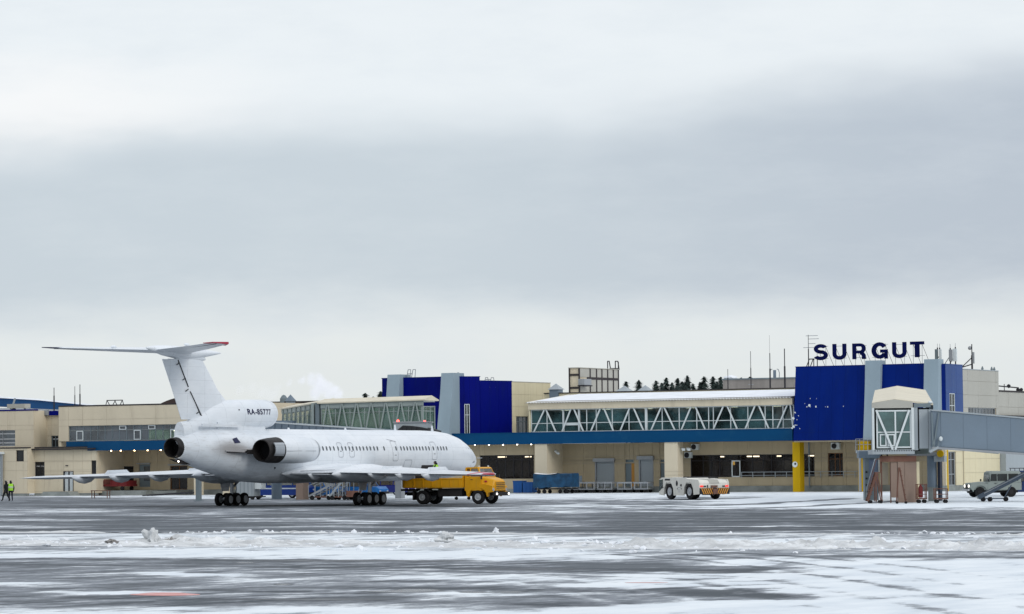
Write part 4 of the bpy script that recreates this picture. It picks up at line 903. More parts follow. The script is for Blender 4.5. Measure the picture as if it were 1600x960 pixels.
# telescopic passenger tunnel and its cab behind the fuselage
jb = thing_f('boarding_bridge', 'grey boarding bridge with a dark folded cab canopy and red lamps behind the white fuselage', 'boarding bridge', (-30, -45, 0))
wT, lT = world_wall(424, 272, 600, 259, 668)
zt0, zt1 = wT.z(432, 661.8), wT.z(560, 670.5)
def tz(s): s0_, s1_ = wT.s(432), wT.s(560); return zt0 + (zt1 - zt0) * (s - s0_) / (s1_ - s0_)
mb = MB(wT.xf); mb.prism([(0, tz(0) - 2.5), (lT, tz(lT) - 2.5), (lT, tz(lT)), (0, tz(0))], -2.6, 0, 'y'); part(jb, 'tunnel', mb, M['tun'])
n = 16
for k in range(n): s = lT * (k + .5) / n; part(jb, 'tunnel_rib', MB(wT.xf).box(s - .04, s + .04, 0, .07, tz(s) - 2.45, tz(s) - .04), M['tun'])
part(jb, 'top_rail', MB(wT.xf).bar((0, .0, tz(0) + .06), (lT, .0, tz(lT) + .06), .1, .1), M['white_fr'])
cw, lc = world_wall(616, 258, 668, 257.7, 668); zc0, zc1 = cw.z(640, 672), cw.z(640, 660.8)
part(jb, 'cab', MB(cw.xf).box(0, lc, -2.8, 0, zc1 - 2.7, zc1), M['tunlt']); part(jb, 'cab_roof', MB(cw.xf).box(-.1, lc + .1, -2.9, .1, zc1 + .003, zc1 + .1), M['steel'])
can = []
for k in range(9):
    f = k / 8; a = cw.s(622, 668) + (cw.s(683, 668) - cw.s(622, 668)) * f; top_ = (zc1 - .15) * (1 - f ** 2.2) + (zc1 - .65) * f ** 2.2
    if k == 0: top_ -= .3
    can.append([(a, .12, zc1 - 2.6), (a, .12, top_ - .12), (a, -.1, top_), (a, -2.5, top_), (a, -2.5, zc1 - 2.6)])
part(jb, 'canopy', MB(cw.xf).loft(can), mat('dark_bellows_fabric', (.03, .033, .036), .8))
for k in range(1, 8):
    f = k / 8; a = can[k][0][0]; part(jb, 'canopy_fold', MB(cw.xf).box(a - .05, a + .02, .12, .19, zc1 - 2.5, can[k][1][2]), M['black'])
for px, py in ((622, 658.6), (663.5, 659.5)): s, z = cw.S(px, py, -.3); part(jb, 'red_lamp', MB(cw.xf).lathe([(z - .12, .05), (z - .05, .11), (z + .08, .09), (z + .12, .03)], (s, -.3, 0), 'z', 10), M['lampr'])
part(jb, 'support_column', MB().box(*[GF(625, 779)[0] + k for k in (-.3, .3)], GF(625, 779)[1] - .3, GF(625, 779)[1] + .3, 0, zc1 - 2.7), M['steel'])
part(jb, 'rotunda', MB(wT.xf).lathe([(tz(0) - 2.8, 1.7), (tz(0) + .2, 1.7)], (-1.2, -1.3, 0), 'z', 20), M['tun'])
part(jb, 'rotunda_column', MB(wT.xf).tube((-1.2, -1.3, 0), (-1.2, -1.3, tz(0) - 2.8), .45, n=16), M['tun'])
# grey post standing left of the main gear
u, v = GF(310.5, 783.2); solo_f('grey_post', MB().box(u - .18, u + .18, v - .18, v + .18, 0, 3.6).box(u - .3, u + .3, v - .3, v + .3, 0, .06), M['grey_fr'], 'plain blue grey steel post standing on the apron under the left wing', 'post', (u, v, 0))

# ================================================================== RIGHT BOARDING BRIDGE
rbg = thing_f('boarding_bridge', 'glass ended boarding gallery with cream gable roof joined to a long grey passenger tunnel', 'boarding bridge', (37, -66, 0))
N_ = at_depth(1363, 212, 700)
nu_, nv_ = w2f(N_[0], N_[1])
EW = Wall(nu_, nv_, 29)                       # end face square to the view
GE = EW.s(1427, 690); GR = EW.s(1457, 690)
z0, z1 = EW.z(1395, 710), EW.z(1395, 637.5)
zb = EW.z(1395, 699)
win_z0 = EW.z(1395, 700.5); winz1 = EW.z(1395, 641)
window(rbg, EW, .28, GE - .12, win_z0, winz1, [EW.s(1399, 670)], [EW.z(1398, 675.5)], M['white_fr'], glass('bridge_glass', (.085, .165, .165), .8, .05, .35), mw=.10, d=.0, name='glazed_end')
fr = MB(EW.xf)
for a, b in ((1374.5, 1385), (1386.5, 1398)):
    x0, x1 = EW.s(a, 690), EW.s(b, 690); zz0, zz1 = EW.z(1386, 697.5), EW.z(1386, 678.5)
    fr.box(x0, x0 + .08, .06, .1, zz0, zz1).box(x1 - .08, x1, .06, .1, zz0, zz1).box(x0, x1, .061, .101, zz0, zz0 + .08).box(x0, x1, .061, .101, zz1 - .08, zz1)
part(rbg, 'opening_sash', fr, M['white_fr'])
for a, b, c, d in ((1368.5, 641, 1394.5, 703), (1420, 641, 1398.5, 703)): part(rbg, 'v_brace', MB(EW.xf).bar((EW.s(a, b), .16, EW.z(a, b)), (EW.s(c, d), .16, EW.z(c, d)), .13, .1, (0, 1, 0)), M['white_fr'])
part(rbg, 'corner_post', MB(EW.xf).box(.0, .14, -.05, .18, z0, z1), M['white_fr']); part(rbg, 'corner_post', MB(EW.xf).box(GE - .12, GE + .05, -.05, .18, z0, z1), M['white_fr'])
part(rbg, 'floor_beam', MB(EW.xf).box(-.02, GE + .05, -2.5, .22, z0, z0 + .30), M['tunlt'])
for k in range(17): x = .12 + k * .16; part(rbg, 'floor_slot', MB(EW.xf).box(x, x + .08, .22, .23, z0 + .2, z0 + .26), M['black'])
part(rbg, 'back_wall', MB(EW.xf).box(.16, GR, -1.6, -1.5, z0, z1), M['inside_teal']); part(rbg, 'gallery_floor', MB(EW.xf).box(.16, GR, -1.5, -.06, z0 + .3, z0 + .36), M['inside_teal'])
part(rbg, 'right_frame', MB(EW.xf).box(GE + .06, GE + .3, -.4, .1, z0 + .25, z1 + .25), M['tunlt']); part(rbg, 'dark_gap', MB(EW.xf).box(GE + .3, GE + .5, -.9, -.4, z0 + .2, z1), M['black'])
part(rbg, 'roller_head', MB(EW.xf).box(GE + .08, GR - .1, -.3, .14, EW.z(1440, 636.5), EW.z(1440, 630.5)), M['grey_fr']); part(rbg, 'lamp', MB(EW.xf).lump((GR - .1, .0, EW.z(1455, 629)), (.16, .16, .1), 1, 2, .05), M['white_fr'])
x0, x1 = EW.s(1436, 670), EW.s(1450, 670); part(rbg, 'side_panel', MB(EW.xf).box(x0, x1, -.2, .12, EW.z(1443, 701), EW.z(1443, 640)), M['tunlt'])
x2 = EW.s(1455.5, 670); part(rbg, 'frame_post', MB(EW.xf).box(x1 + .02, x2, -.1, .2, EW.z(1453, 707), EW.z(1453, 640)), M['tunlt'])
# gable roof climbing back to the terminal
far = at_depth(1406, 254, 610); fu_, fv_ = w2f(far[0], far[1])
def rp(px, py, Y): a = at_depth(px, Y, py); b = w2f(a[0], a[1]); return (b[0], b[1], a[2])
nearL, nearM, nearR = rp(1362.5, 629.5, 212), rp(1398, 623.5, 212), rp(1458, 630.5, 212)
farL, farM, farR = rp(1367, 610, 255), rp(1402, 603, 255), rp(1446, 609.5, 255)
dn = lambda p, k: (p[0], p[1], p[2] - k)
part(rbg, 'roof', MB().add([nearL, nearM, nearR, farL, farM, farR, dn(nearL, .12), dn(nearM, .12), dn(nearR, .12), dn(farL, .12), dn(farM, .12), dn(farR, .12)],
     [(0, 1, 4, 3), (1, 2, 5, 4), (6, 9, 10, 7), (7, 10, 11, 8), (0, 6, 7, 1), (1, 7, 8, 2), (3, 4, 10, 9), (4, 5, 11, 10), (0, 3, 9, 6), (2, 8, 11, 5)]), M['cream_roof'])
part(rbg, 'gable_band', MB(EW.xf).prism([(EW.s(1363), z1 - .02), (EW.s(1427), z1 - .02), (EW.s(1427), EW.z(1427, 628)), (EW.s(1398), EW.z(1398, 624.2)), (EW.s(1363), EW.z(1363, 630))], -.05, .14, 'y'), M['pale'])
part(rbg, 'gallery_side', MB().add([dn(farL, 0.13), dn(farL, 3.2), rp(1364.5, 708, 212), dn(nearL, .13)], [(0, 1, 2, 3)]), M['tun'])
part(rbg, 'gallery_side', MB().add([dn(farR, 0.13), dn(farR, 3.2), dn(nearR, 3.0), dn(nearR, .13)], [(0, 1, 2, 3)]), M['tun'])
# grey tunnel sloping down to the right
TW = Wall(*w2f(*at_depth(1455, 211)[:2]), 27); t0 = TW.s(1456, 670); t1 = TW.s(1690, 680)
def tzp(s, a): y0, y1 = (642.5, 653.8) if a else (700.0, 709.0); sa, sb_ = TW.s(1467, 670), TW.s(1600, 670); za, zb_ = TW.z(1467, y0), TW.z(1600, y1); return za + (zb_ - za) * (s - sa) / (sb_ - sa)
part(rbg, 'tunnel', MB(TW.xf).prism([(t0, tzp(t0, 0)), (t1, tzp(t1, 0)), (t1, tzp(t1, 1)), (t0, tzp(t0, 1))], -2.6, 0, 'y'), M['tun'])
sj = [TW.s(p, 670) for p in (1470, 1505, 1542, 1579, 1612)] + [t1]
for a, b in zip(sj[:-1], sj[1:]): part(rbg, 'tunnel_panel', MB(TW.xf).prism([(a + .006, tzp(a, 0) + .08), (b - .006, tzp(b, 0) + .08), (b - .006, tzp(b, 1) - .06), (a + .006, tzp(a, 1) - .06)], 0, .03, 'y'), M['tun'])
part(rbg, 'lower_rail', MB(TW.xf).bar((t0, .1, tzp(t0, 0) - .03), (t1, .1, tzp(t1, 0) - .03), .10, .14), M['steel'])
part(rbg, 'under_pipe', MB(TW.xf).bar((TW.s(1505), .05, TW.z(1505, 704)), (TW.s(1560), .05, TW.z(1560, 709)), .06, .06), M['tunlt'])
part(rbg, 'upper_rail', MB(TW.xf).bar((t0, .05, tzp(t0, 1) + .02), (t1, .05, tzp(t1, 1) + .02), .08, .1), M['tunlt'])
for a, b, c, d in ((1456.5, 645, 1458, 698), (1467.5, 645, 1458.5, 700)): part(rbg, 'frame_strut', MB(TW.xf).bar((TW.s(a), .1, TW.z(a, b)), (TW.s(c), .1, TW.z(c, d)), .08, .08, (0, 1, 0)), M['grey_fr'])
part(rbg, 'bottom_arm', MB(TW.xf).bar((TW.s(1452), .2, TW.z(1452, 706.5)), (TW.s(1466), .2, TW.z(1466, 699)), .16, .16, (0, 1, 0)), M['tunlt'])
part(rbg, 'white_lamp', MB(TW.xf).lump((TW.s(1469.5, 686), .25, TW.z(1469.5, 686)), (.12, .12, .17), 4, 2, .05), M['white_fr']); part(rbg, 'lamp_bracket', MB(TW.xf).bar((TW.s(1466), .15, TW.z(1466, 697)), (TW.s(1466), .15, TW.z(1466, 684)), .05), M['grey_fr'])
# columns
cu_, cv__ = GF(1457, 783); zt_ = EW.z(1457, 707)
part(rbg, 'steel_column', MB().tube((cu_, cv__, .95), (cu_, cv__, zt_), .33, n=18), M['tun'], smooth=True); part(rbg, 'column_foot', MB().tube((cu_, cv__, 0), (cu_, cv__, .95), .29, n=14), M['conc'], smooth=True)
part(rbg, 'column_shade', MB().box(cu_ + .45, cu_ + .62, cv__ - .1, cv__ + .3, 0, zt_ - .3), mat('navy_column_shade', (.02, .028, .05), .6))  # upright box coloured as the navy shade beside the column
part(rbg, 'column_head', MB().box(cu_ - 1.6, cu_ + .7, cv__ - .6, cv__ + .6, zt_ - .22, zt_ + .02), M['steel'])
part(rbg, 'grey_box', MB().box(cu_ + .45, cu_ + 1.2, cv__ - .75, cv__ - .3, EW.z(1467, 722), EW.z(1467, 712.5)), M['tunlt'])
part(rbg, 'hose_reel', MB().lathe([(-.08, .24), (.08, .24)], (cu_ + .95, cv__ - .8, EW.z(1474, 709)), 'y', 14), M['yellow'])
# brown service enclosure below the glass end
bu, bv = GF(1400, 786); EB = Wall(bu, bv, 29); zt2 = EW.z(1400, 712)
def eb(a, b, z0, z1, d0, d1, nm='enclosure_panel', mt='brownbox'): return part(rbg, nm, MB(EB.xf).box(EB.s(a, 750), EB.s(b, 750), d0, d1, z0, z1), M[mt])
zh = EB.z(1400, 722)
eb(1392, 1402.6, .35, zh, -.3, .0, mt='brownbox'); eb(1403, 1413.2, 0.02, zh, -.25, .06, mt='brownbox'); eb(1413.6, 1432, 0.02, zh, -.3, .02); eb(1432.4, 1437, .3, zh, -.4, -.05, mt='beige2')
eb(1376, 1432, zh + .01, zt2 - .02, -.5, .1, 'enclosure_header', 'rust'); eb(1380, 1392, 1.2, zh - .05, -1.6, -1.5, 'inner_panel', 'joint')
for a in (1377, 1391): eb(a, a + 1.8, 0, zh, -.2, -.1, 'post', 'rust')
for a in (1379, 1388): eb(a, a + 2, zh, z0 + .05, -.9, -.7, 'hanger', 'black')
# ================================================================== STEPS AND TROLLEYS AT THE RIGHT BRIDGE
def rustic_steps(px0, px1, py, label, h, name='mobile_steps', group=None):
    u0, v0 = GF((px0 + px1) / 2, py); E_ = Wall(u0, v0, 29); t = thing_f(name, label, 'mobile steps', (u0, v0, 0), group); s0, s1 = E_.s(px0, py), E_.s(px1, py); w_ = s1 - s0
    for d in (-.9, 0): 
        part(t, 'stringer', MB(E_.xf).bar((s0, d, .15), (s1 - w_ * .35, d, h), .14, .06, (0, 1, 0)), M['rust'])
        part(t, 'leg', MB(E_.xf).bar((s1 - w_ * .35, d, h), (s1, d, .12), .07, .07), M['rust']); part(t, 'leg', MB(E_.xf).bar((s1 - w_ * .42, d, h), (s1 - w_ * .42, d, .12), .07, .07), M['rust'])
        part(t, 'handrail', MB(E_.xf).path([(s0 + .02, d, .2), (s0 + .05, d, 1.0), (s1 - w_ * .38, d, h + .85), (s1 - w_ * .1, d, h + .85), (s1 - w_ * .1, d, h)], .025), M['tunlt'] if d else M['rust'])
    n = int(h / .26)
    for k in range(n): f = (k + .5) / n; x = s0 + (s1 - w_ * .35 - s0) * f; part(t, 'tread', MB(E_.xf).box(x - .1, x + .16, -.9, 0, .15 + (h - .15) * f, .19 + (h - .15) * f), M['rust'])
    part(t, 'landing', MB(E_.xf).box(s1 - w_ * .4, s1 - w_ * .02, -.9, 0, h - .05, h), M['rust'])
    for s in (s0 + .2, s1 - .1):
        for d in (-.9, 0): part(t, 'wheel', MB(E_.xf).lathe([(d - .04, .11), (d + .04, .11)], (s, 0, .11), 'y', 12), M['tyre'])
    return t
rustic_steps(1356, 1379, 787, 'rusty red brown mobile steps leaning beside the dark box below the glass bridge end', 2.05)
u, v = GF(1408, 787.5); E_ = Wall(u, v, 29); t = thing_f('step_ladder', 'slim brown folding ladder standing open against the brown service panels', 'ladder', (u, v, 0))
for a, b in ((1401.5, 1405.5), (1416, 1407)):
    for d in (-.35, 0): part(t, 'rail', MB(E_.xf).bar((E_.s(a, 787), d, .08), (E_.s(b, 787), d, 2.35), .05, .04, (0, 1, 0)), M['rust'])
for k in range(7): f = (k + .6) / 7.5; x = E_.s(1416 - 9 * f, 787); part(t, 'tread', MB(E_.xf).box(x - .05, x + .07, -.36, .01, .08 + 2.3 * f, .12 + 2.3 * f), M['rust'])
for a in (1402, 1416):
    for d in (-.35, 0): part(t, 'foot_wheel', MB(E_.xf).lathe([(d - .03, .08), (d + .03, .08)], (E_.s(a, 787), 0, .08), 'y', 10), M['tyre'])
u, v = GF(1364, 783); E_ = Wall(u, v, 29); a, b = E_.s(1352, 780), E_.s(1377, 780)
dk = thing_f('service_cabinet', 'tall dark blue grey lift cabinet standing behind the rusty steps', 'cabinet', (u, v, 0))
part(dk, 'body', MB(E_.xf).box(a, a + .95, -1.2, -.1, .05, E_.z(1364, 716)), M['grey_fr']); part(dk, 'door', MB(E_.xf).box(a + .3, a + .9, -.1, -.06, 1.2, E_.z(1364, 718)), mat('slate_door', (.13, .17, .24), .6))
part(dk, 'top', MB(E_.xf).box(a - .4, b, -1.3, .1, E_.z(1364, 716), E_.z(1364, 705)), M['tun'])
for k in range(4): part(dk, 'latch', MB(E_.xf).box(a + .05, a + .18, -.1, -.02, .6 + k * .45, .72 + k * .45), M['black'])
def trolley(px0, px1, py, h, label, mt):
    u0, v0 = GF((px0 + px1) / 2, py); E_ = Wall(u0, v0, 29); t = thing_f('service_trolley', label, 'trolley', (u0, v0, 0), 'small trolleys below the grey tunnel'); s0, s1 = E_.s(px0, py), E_.s(px1, py)
    part(t, 'deck', MB(E_.xf).box(s0, s1, -.8, 0, .25, .33), mt)
    for s in (s0 + .04, s1 - .04):
        for d in (-.76, -.04): part(t, 'post', MB(E_.xf).box(s - .03, s + .03, d - .03, d + .03, .33, h), mt)
    for z in (.6, h): part(t, 'rail', MB(E_.xf).box(s0, s1, -.07, -.02, z - .04, z).box(s0, s1, -.8, -.75, z - .04, z), mt)
    for s in (s0 + .15, s1 - .15):
        for d in (-.7, -.05): part(t, 'wheel', MB(E_.xf).lathe([(d - .04, .12), (d + .04, .12)], (s, 0, .12), 'y', 12), M['tyre'])
    return t
M['red'] = mat('dull_red_paint', (.13, .012, .014), .6, var=.25, dirt=(.15, .05, .04), dirt_amt=.5)
t = trolley(1433, 1449, 786.5, 1.25, 'small trolley carrying a red cylinder in front of the steel column', M['rust'])
u, v = GF(1436, 786); solo_f('red_cylinder', MB().lathe([(.34, .12), (.4, .16), (1.0, .16), (1.1, .08), (1.2, .05)], (u, v + .3, 0), 'z', 14), M['red'], 'red gas cylinder standing on the small trolley', 'gas cylinder', (u, v + .3, .34), smooth=True)
trolley(1461, 1482, 786.5, .95, 'low red brown railed trolley right of the steel column', M['rust'])

# ================================================================== ROOFTOP THINGS
sign = thing_f('rooftop_sign', 'big dark blue SURGUT letters on thin struts along the roof edge of the blue block', 'sign', (8, 1.2, zR))
SG = Wall(0, .9, 0)
M['letter'] = mat('dark_blue_letter', (.0, .003, .055), .6, spec=.08)
def text_mesh(ch, extr, off, size=1.0, gap=1.0):
    cu = D.curves.new('t', 'FONT'); cu.body = ch; cu.size = size; cu.extrude = extr; cu.offset = off; cu.resolution_u = 5; cu.space_character = gap
    o = D.objects.new('t', cu); COL.objects.link(o); dg = bpy.context.evaluated_depsgraph_get(); dg.update()
    me = D.meshes.new_from_object(o.evaluated_get(dg)); vs = [tuple(v.co) for v in me.vertices]; fs = [tuple(p.vertices) for p in me.polygons]
    D.objects.remove(o); D.meshes.remove(me); D.curves.remove(cu); return vs, fs
def block_letter(ch):
    m = MB(); T = .27; d = .07
    def rect(x0, x1, y0, y1): m.box(x0, x1, y0, y1, -d, d)
    def arc(cx, cy, rx, ry, a0, a1, tx=T, ty=.23, n=16):
        rg = []
        for k in range(n + 1):
            q = math.radians(a0 + (a1 - a0) * k / n); c_, s_ = math.cos(q), math.sin(q); o_ = (cx + rx * c_, cy + ry * s_); i_ = (cx + (rx - tx) * c_, cy + (ry - ty) * s_)
            rg.append([(o_[0], o_[1], -d), (o_[0], o_[1], d), (i_[0], i_[1], d), (i_[0], i_[1], -d)])
        m.loft(rg)
    if ch == 'S': arc(.5, .70, .47, .30, 25, 262); arc(.5, .30, .50, .315, 98, -158); m.bar((.32, .515, 0), (.68, .50, 0), .14, .215, (0, 1, 0))
    elif ch == 'U': rect(0, T, .36, 1); rect(1 - T, 1, .36, 1); arc(.5, .37, .5, .37, 180, 360)
    elif ch == 'R': rect(0, T, 0, 1); rect(T - .01, .60, .80, 1.0); rect(T - .01, .60, .36, .55); arc(.58, .68, .39, .32, -90, 90, T, .19); arc(.56, .18, .41, .30, 90, 0, T, .2, 8); rect(.70, .97, 0, .19); rect(.73, 1.0, 0, .06)
    elif ch == 'G': arc(.5, .5, .5, .5, 35, 330); rect(.54, 1.0, .37, .56); rect(.80, 1.0, .0, .42)
    else: rect(0, 1, .80, 1); rect(.5 - T * .62, .5 + T * .62, 0, .81)
    return m.v, m.f
for ch, x0, x1, yt, yb in (('S', 1272, 1293.3, 538, 563.2), ('U', 1301, 1322.3, 537.5, 562.5), ('R', 1332, 1353.2, 536.8, 561.5), ('G', 1362, 1387, 535, 561), ('U', 1394.3, 1416.3, 534.8, 560), ('T', 1422.3, 1444, 533.8, 558.5)):
    vs, fs = block_letter(ch)
    lx, hx_ = min(v[0] for v in vs), max(v[0] for v in vs); ly, hy = min(v[1] for v in vs), max(v[1] for v in vs)
    s0, s1 = SG.s(x0, 550), SG.s(x1, 550); z0, z1 = SG.z((x0 + x1) / 2, yb), SG.z((x0 + x1) / 2, yt)
    part(sign, 'letter', MB(SG.xf).add([(s0 + (a - lx) / (hx_ - lx) * (s1 - s0), c, z0 + (b - ly) / (hy - ly) * (z1 - z0)) for a, b, c in vs], fs), M['letter'], label='letter ' + ch)
    zr_ = zR - .3
    for k in (.18, .82):
        s = s0 + (s1 - s0) * k
        part(sign, 'post', MB(SG.xf).tube((s, -.12, zr_), (s, -.12, z1 - .1), .022, n=5), M['steel'])
        part(sign, 'back_strut', MB(SG.xf).tube((s, -.12, z1 - .25), (s + .25, -1.75, zr_), .02, n=5), M['black'])
    part(sign, 'cross_rail', MB(SG.xf).tube((s0, -.13, z0 + .15), (s1, -.13, z0 + .15), .02, n=5).tube((s0, -.13, z1 - .2), (s1, -.13, z1 - .2), .02, n=5), M['steel'])
fr = thing_f('roof_frame', 'small black trestle frame on the blue block roof left of the letter S', 'roof frame', (R1.s(1262, 571), 1.0, zR))
TF = Wall(0, .7, 0); z1 = TF.z(1268, 561.3)
for a, b in ((1258.5, 1264.5), (1264.5, 1270.5)): part(fr, 'strut', MB(TF.xf).tube((TF.s(a, 572), 0, zR - .2), (TF.s(b, 561), 0, z1), .045), M['black'])
for a in (1271.5, 1277): part(fr, 'strut', MB(TF.xf).tube((TF.s(a, 572), 0, zR - .2), (TF.s(a, 561), 0, z1), .045), M['black'])
part(fr, 'top_rail', MB(TF.xf).tube((TF.s(1264, 561), 0, z1), (TF.s(1272.5, 561), 0, z1), .05), M['black'])
mast(1263.5, 523.5, 572, 291, 'television antenna with horizontal rods beside the letter S on the blue roof', .05, ((525, -.25, .95), (530, 0, 1.05), (537.3, 0, .7), (543.3, -.5, .55)))
def cell(px, ytop, ybase, label, wdt=.3, off=0.0, col='white_fr'):
    x, y, z0 = at_depth(px, 287, ybase); z1 = at_depth(px, 287, ytop)[2]
    t = thing_w('cell_antenna', label, 'antenna', (x, y, z0), -PHI, 'cell antenna panels on the blue block roof')
    part(t, 'pole', MB().tube((0, .1, -.8), (0, .1, z1 - z0 + .15), .06), M['black']); part(t, 'spike', MB().tube((0, .1, z1 - z0), (0, .1, z1 - z0 + .5), .02, n=5), M['steel'])
    part(t, 'panel_antenna', MB().box(off - wdt / 2, off + wdt / 2, -.15, .02, .35, z1 - z0), M[col]); 
    part(t, 'brace', MB().bar((-.9, .2, -.3), (0, .1, (z1 - z0) * .62), .05), M['grey_fr']); return t
cell(1464.5, 546, 571, 'narrow dark cell antenna just above the right buttress', .22, -.05, 'grey_fr'); cell(1468, 546, 571, 'pale cell antenna leaning close to the right buttress top', .22, .12)
cell(1484.5, 546.5, 571, 'grey cell antenna with side bracket in the middle of the roof cluster', .3, .1, 'steel'); cell(1492.5, 545, 571, 'tall white cell antenna right of the grey bracketed one', .35, .02)
t = mast(1519, 538, 577, 293, 'dark mast with a small dish and long brace on the pale beige block roof', .09)
z_ = at_depth(1519, 293, 544)[2] - at_depth(1519, 293, 577)[2]
part(t, 'dish', MB().lathe([(-.1, .02), (.0, .18), (.04, .18)], (-.2, 0, z_), 'y', 12), M['steel']); part(t, 'brace', MB().tube((-1.0, 0, 0.2), (0, 0, z_ * .55), .045), M['black']); part(t, 'panel_antenna', MB().box(.08, .24, -.1, .02, .5, z_ * .8), M['steel'])
part(t, 'base_rail', MB().tube((-1.3, 0, .1), (0, 0, .45), .05), M['black'])
for px in (1535, 1549.5, 1553.5):
    s, z = R4.S(px, 576, -.4); solo_f('roof_cone', MB(R4.xf).lathe([(zR4, .05), (zR4 + .18, .13), (zR4 + .42, .04)], (s, -.4, 0), 'z', 8), M['grey_fr'],
        {1535: 'lone small grey cone lamp on the beige block roof edge', 1549.5: 'left one of the two close small cones on the beige roof edge', 1553.5: 'right one of the two close small cones on the beige roof edge'}[px], 'roof lamp', (*R4.xf((s, -.4, 0))[:2], zR4), group='small lamps on the beige block roof edge')
# penthouse with dark frames
PV = Wall(0, 15, 0); ps0, ps1 = PV.s(889.8, 600), PV.s(904.8, 600); PS = Wall(ps1, 15, 90); pe = PS.s(965.8, 600)
zp0 = 9.2; zpt = PV.z(904, 575.3)
ph = thing_f('rooftop_penthouse', 'cream rooftop plant room with dark brown timber like frames and a small grey balcony box', 'rooftop structure', (ps0, 17, zp0))
part(ph, 'wall', MB().box(ps0, ps1 - .02, 15.02, 15 + pe, zp0, zpt), M['beige'])
zc = lambda px, py: PS.z(px, py)
xs_ = [0] + [PS.s(p, 600) for p in (921.6, 931.6, 940, 949, 957.8)] + [pe]
zm = PS.z(940, 592.2)
for a, b in zip(xs_[:-1], xs_[1:]):
    for z0, z1 in ((zp0, zm - .09), (zm + .09, zpt - .05)): part(ph, 'wall_panel', MB(PS.xf).box(a + .08, b - .08, -.01, .03, z0, z1), M['pale'])
for a in xs_: part(ph, 'frame_post', MB(PS.xf).box(a - .09, a + .09, -.02, .08, zp0, zpt), M['roofdk'])
part(ph, 'frame_rail', MB(PS.xf).box(xs_[1] - .6, pe, -.02, .07, zm - .12, zm + .12), M['roofdk'])
for y_ in (586, 606.3): part(ph, 'frame_rail', MB(PV.xf).box(ps0, ps1, 0, .06, PV.z(897, y_) - .1, PV.z(897, y_) + .1), M['roofdk'])
part(ph, 'frame_post', MB(PV.xf).box(ps0 - .05, ps0 + .08, 0, .08, zp0, zpt), M['roofdk']); part(ph, 'roof_cap', MB().box(ps0 - .08, ps1 + .1, 14.9, 15 + pe + .1, zpt, zpt + .07), M['pale'])
part(ph, 'balcony_box', MB(PS.xf).box(-.4, PS.s(913, 598), .12, .8, PS.z(905, 602), PS.z(905, 592.5)), M['steel']); part(ph, 'balcony_rail', MB(PS.xf).box(-.5, PS.s(914, 598), .1, .85, PS.z(905, 604), PS.z(905, 602.3)), M['black'])
t = thing_f('roof_ladder', 'steel ladder with two tall hoops on the right end of the cream penthouse', 'roof ladder', (*PS.xf((pe, 0, 0))[:2], zpt), None)
for a, b in ((949.5, 952), (961.5, 965.5)):
    part(t, 'hoop', MB(PS.xf).path([(PS.s(a, 575), 0, zpt), (PS.s(a, 575), 0, PS.z(a, 564.8)), (PS.s(b, 575), 0, PS.z(b, 564.8)), (PS.s(b + 2, 575), 0, zpt)], .06), M['black'])
part(t, 'rung', MB(PS.xf).tube((PS.s(953, 577), 0, PS.z(953, 576)), (PS.s(966, 577), 0, PS.z(966, 576)), .05), M['black']); part(t, 'rail', MB(PS.xf).tube((pe + .1, 0, zp0), (pe + .1, 0, zpt + .8), .06), M['black'])
def vent(px, w_, ytop, yhat, ybase, Y, label, body=True):
    x, y, z0 = at_depth(px, Y, ybase); z1, z2 = at_depth(px, Y, yhat)[2], at_depth(px, Y, ytop)[2]; h = w_ / 2
    t = thing_w('roof_vent', label, 'roof vent', (x, y, z0 - .5), -PHI, 'grey roof vents with pyramid hats')
    part(t, 'shaft', MB().box(-h * .78, h * .78, -h * .78, h * .78, -1, z1 - z0 + .5), M['tun'])
    part(t, 'hat', MB().add([(-h, -h, z1 - z0 + .5), (h, -h, z1 - z0 + .5), (h, h, z1 - z0 + .5), (-h, h, z1 - z0 + .5), (0, 0, z2 - z0 + .5)], [(0, 1, 4), (1, 2, 4), (2, 3, 4), (3, 0, 4), (3, 2, 1, 0)]), M['tunlt'] if body else M['tun'])
vent(869, 1.25, 599.5, 609, 618, 312, 'roof vent with pyramid hat beside the yellow beige tower wall'); vent(976, 1.3, 602.8, 611.5, 616, 312, 'pale roof vent with pyramid hat just right of the penthouse')
vent(1008.5, 1.25, 602, 611.5, 616, 308, 'second pale roof vent with pyramid hat, in front of the spruce row'); vent(716, 1.0, 581.5, 588, 592, 336, 'small vent hat peeking over the left blue tower top')
vent(454, .9, 616.5, 627, 632, 330, 'dark grey pyramid roof peak behind the boarding gallery roof', False)
t = thing_w('low_background_roof', 'low dark roof strip with a small dome behind the boarding gallery', 'building', (at_depth(430, 332)[0], 332, 0), -PHI)
part(t, 'roof', MB().box(-1, 13, 0, 8, 8.2, at_depth(445, 332, 627.6)[2]), M['roofdk']); part(t, 'dome', MB().lathe([(9.0, .4), (9.6, .4), (9.9, .2), (10.0, .02)], (.9, .3, at_depth(445, 332, 627.6)[2] - 9.3), 'z', 12), M['grey_fr']); part(t, 'wall', MB().box(-.8, 12.8, .3, 7.8, 0, 8.2), M['beige'])
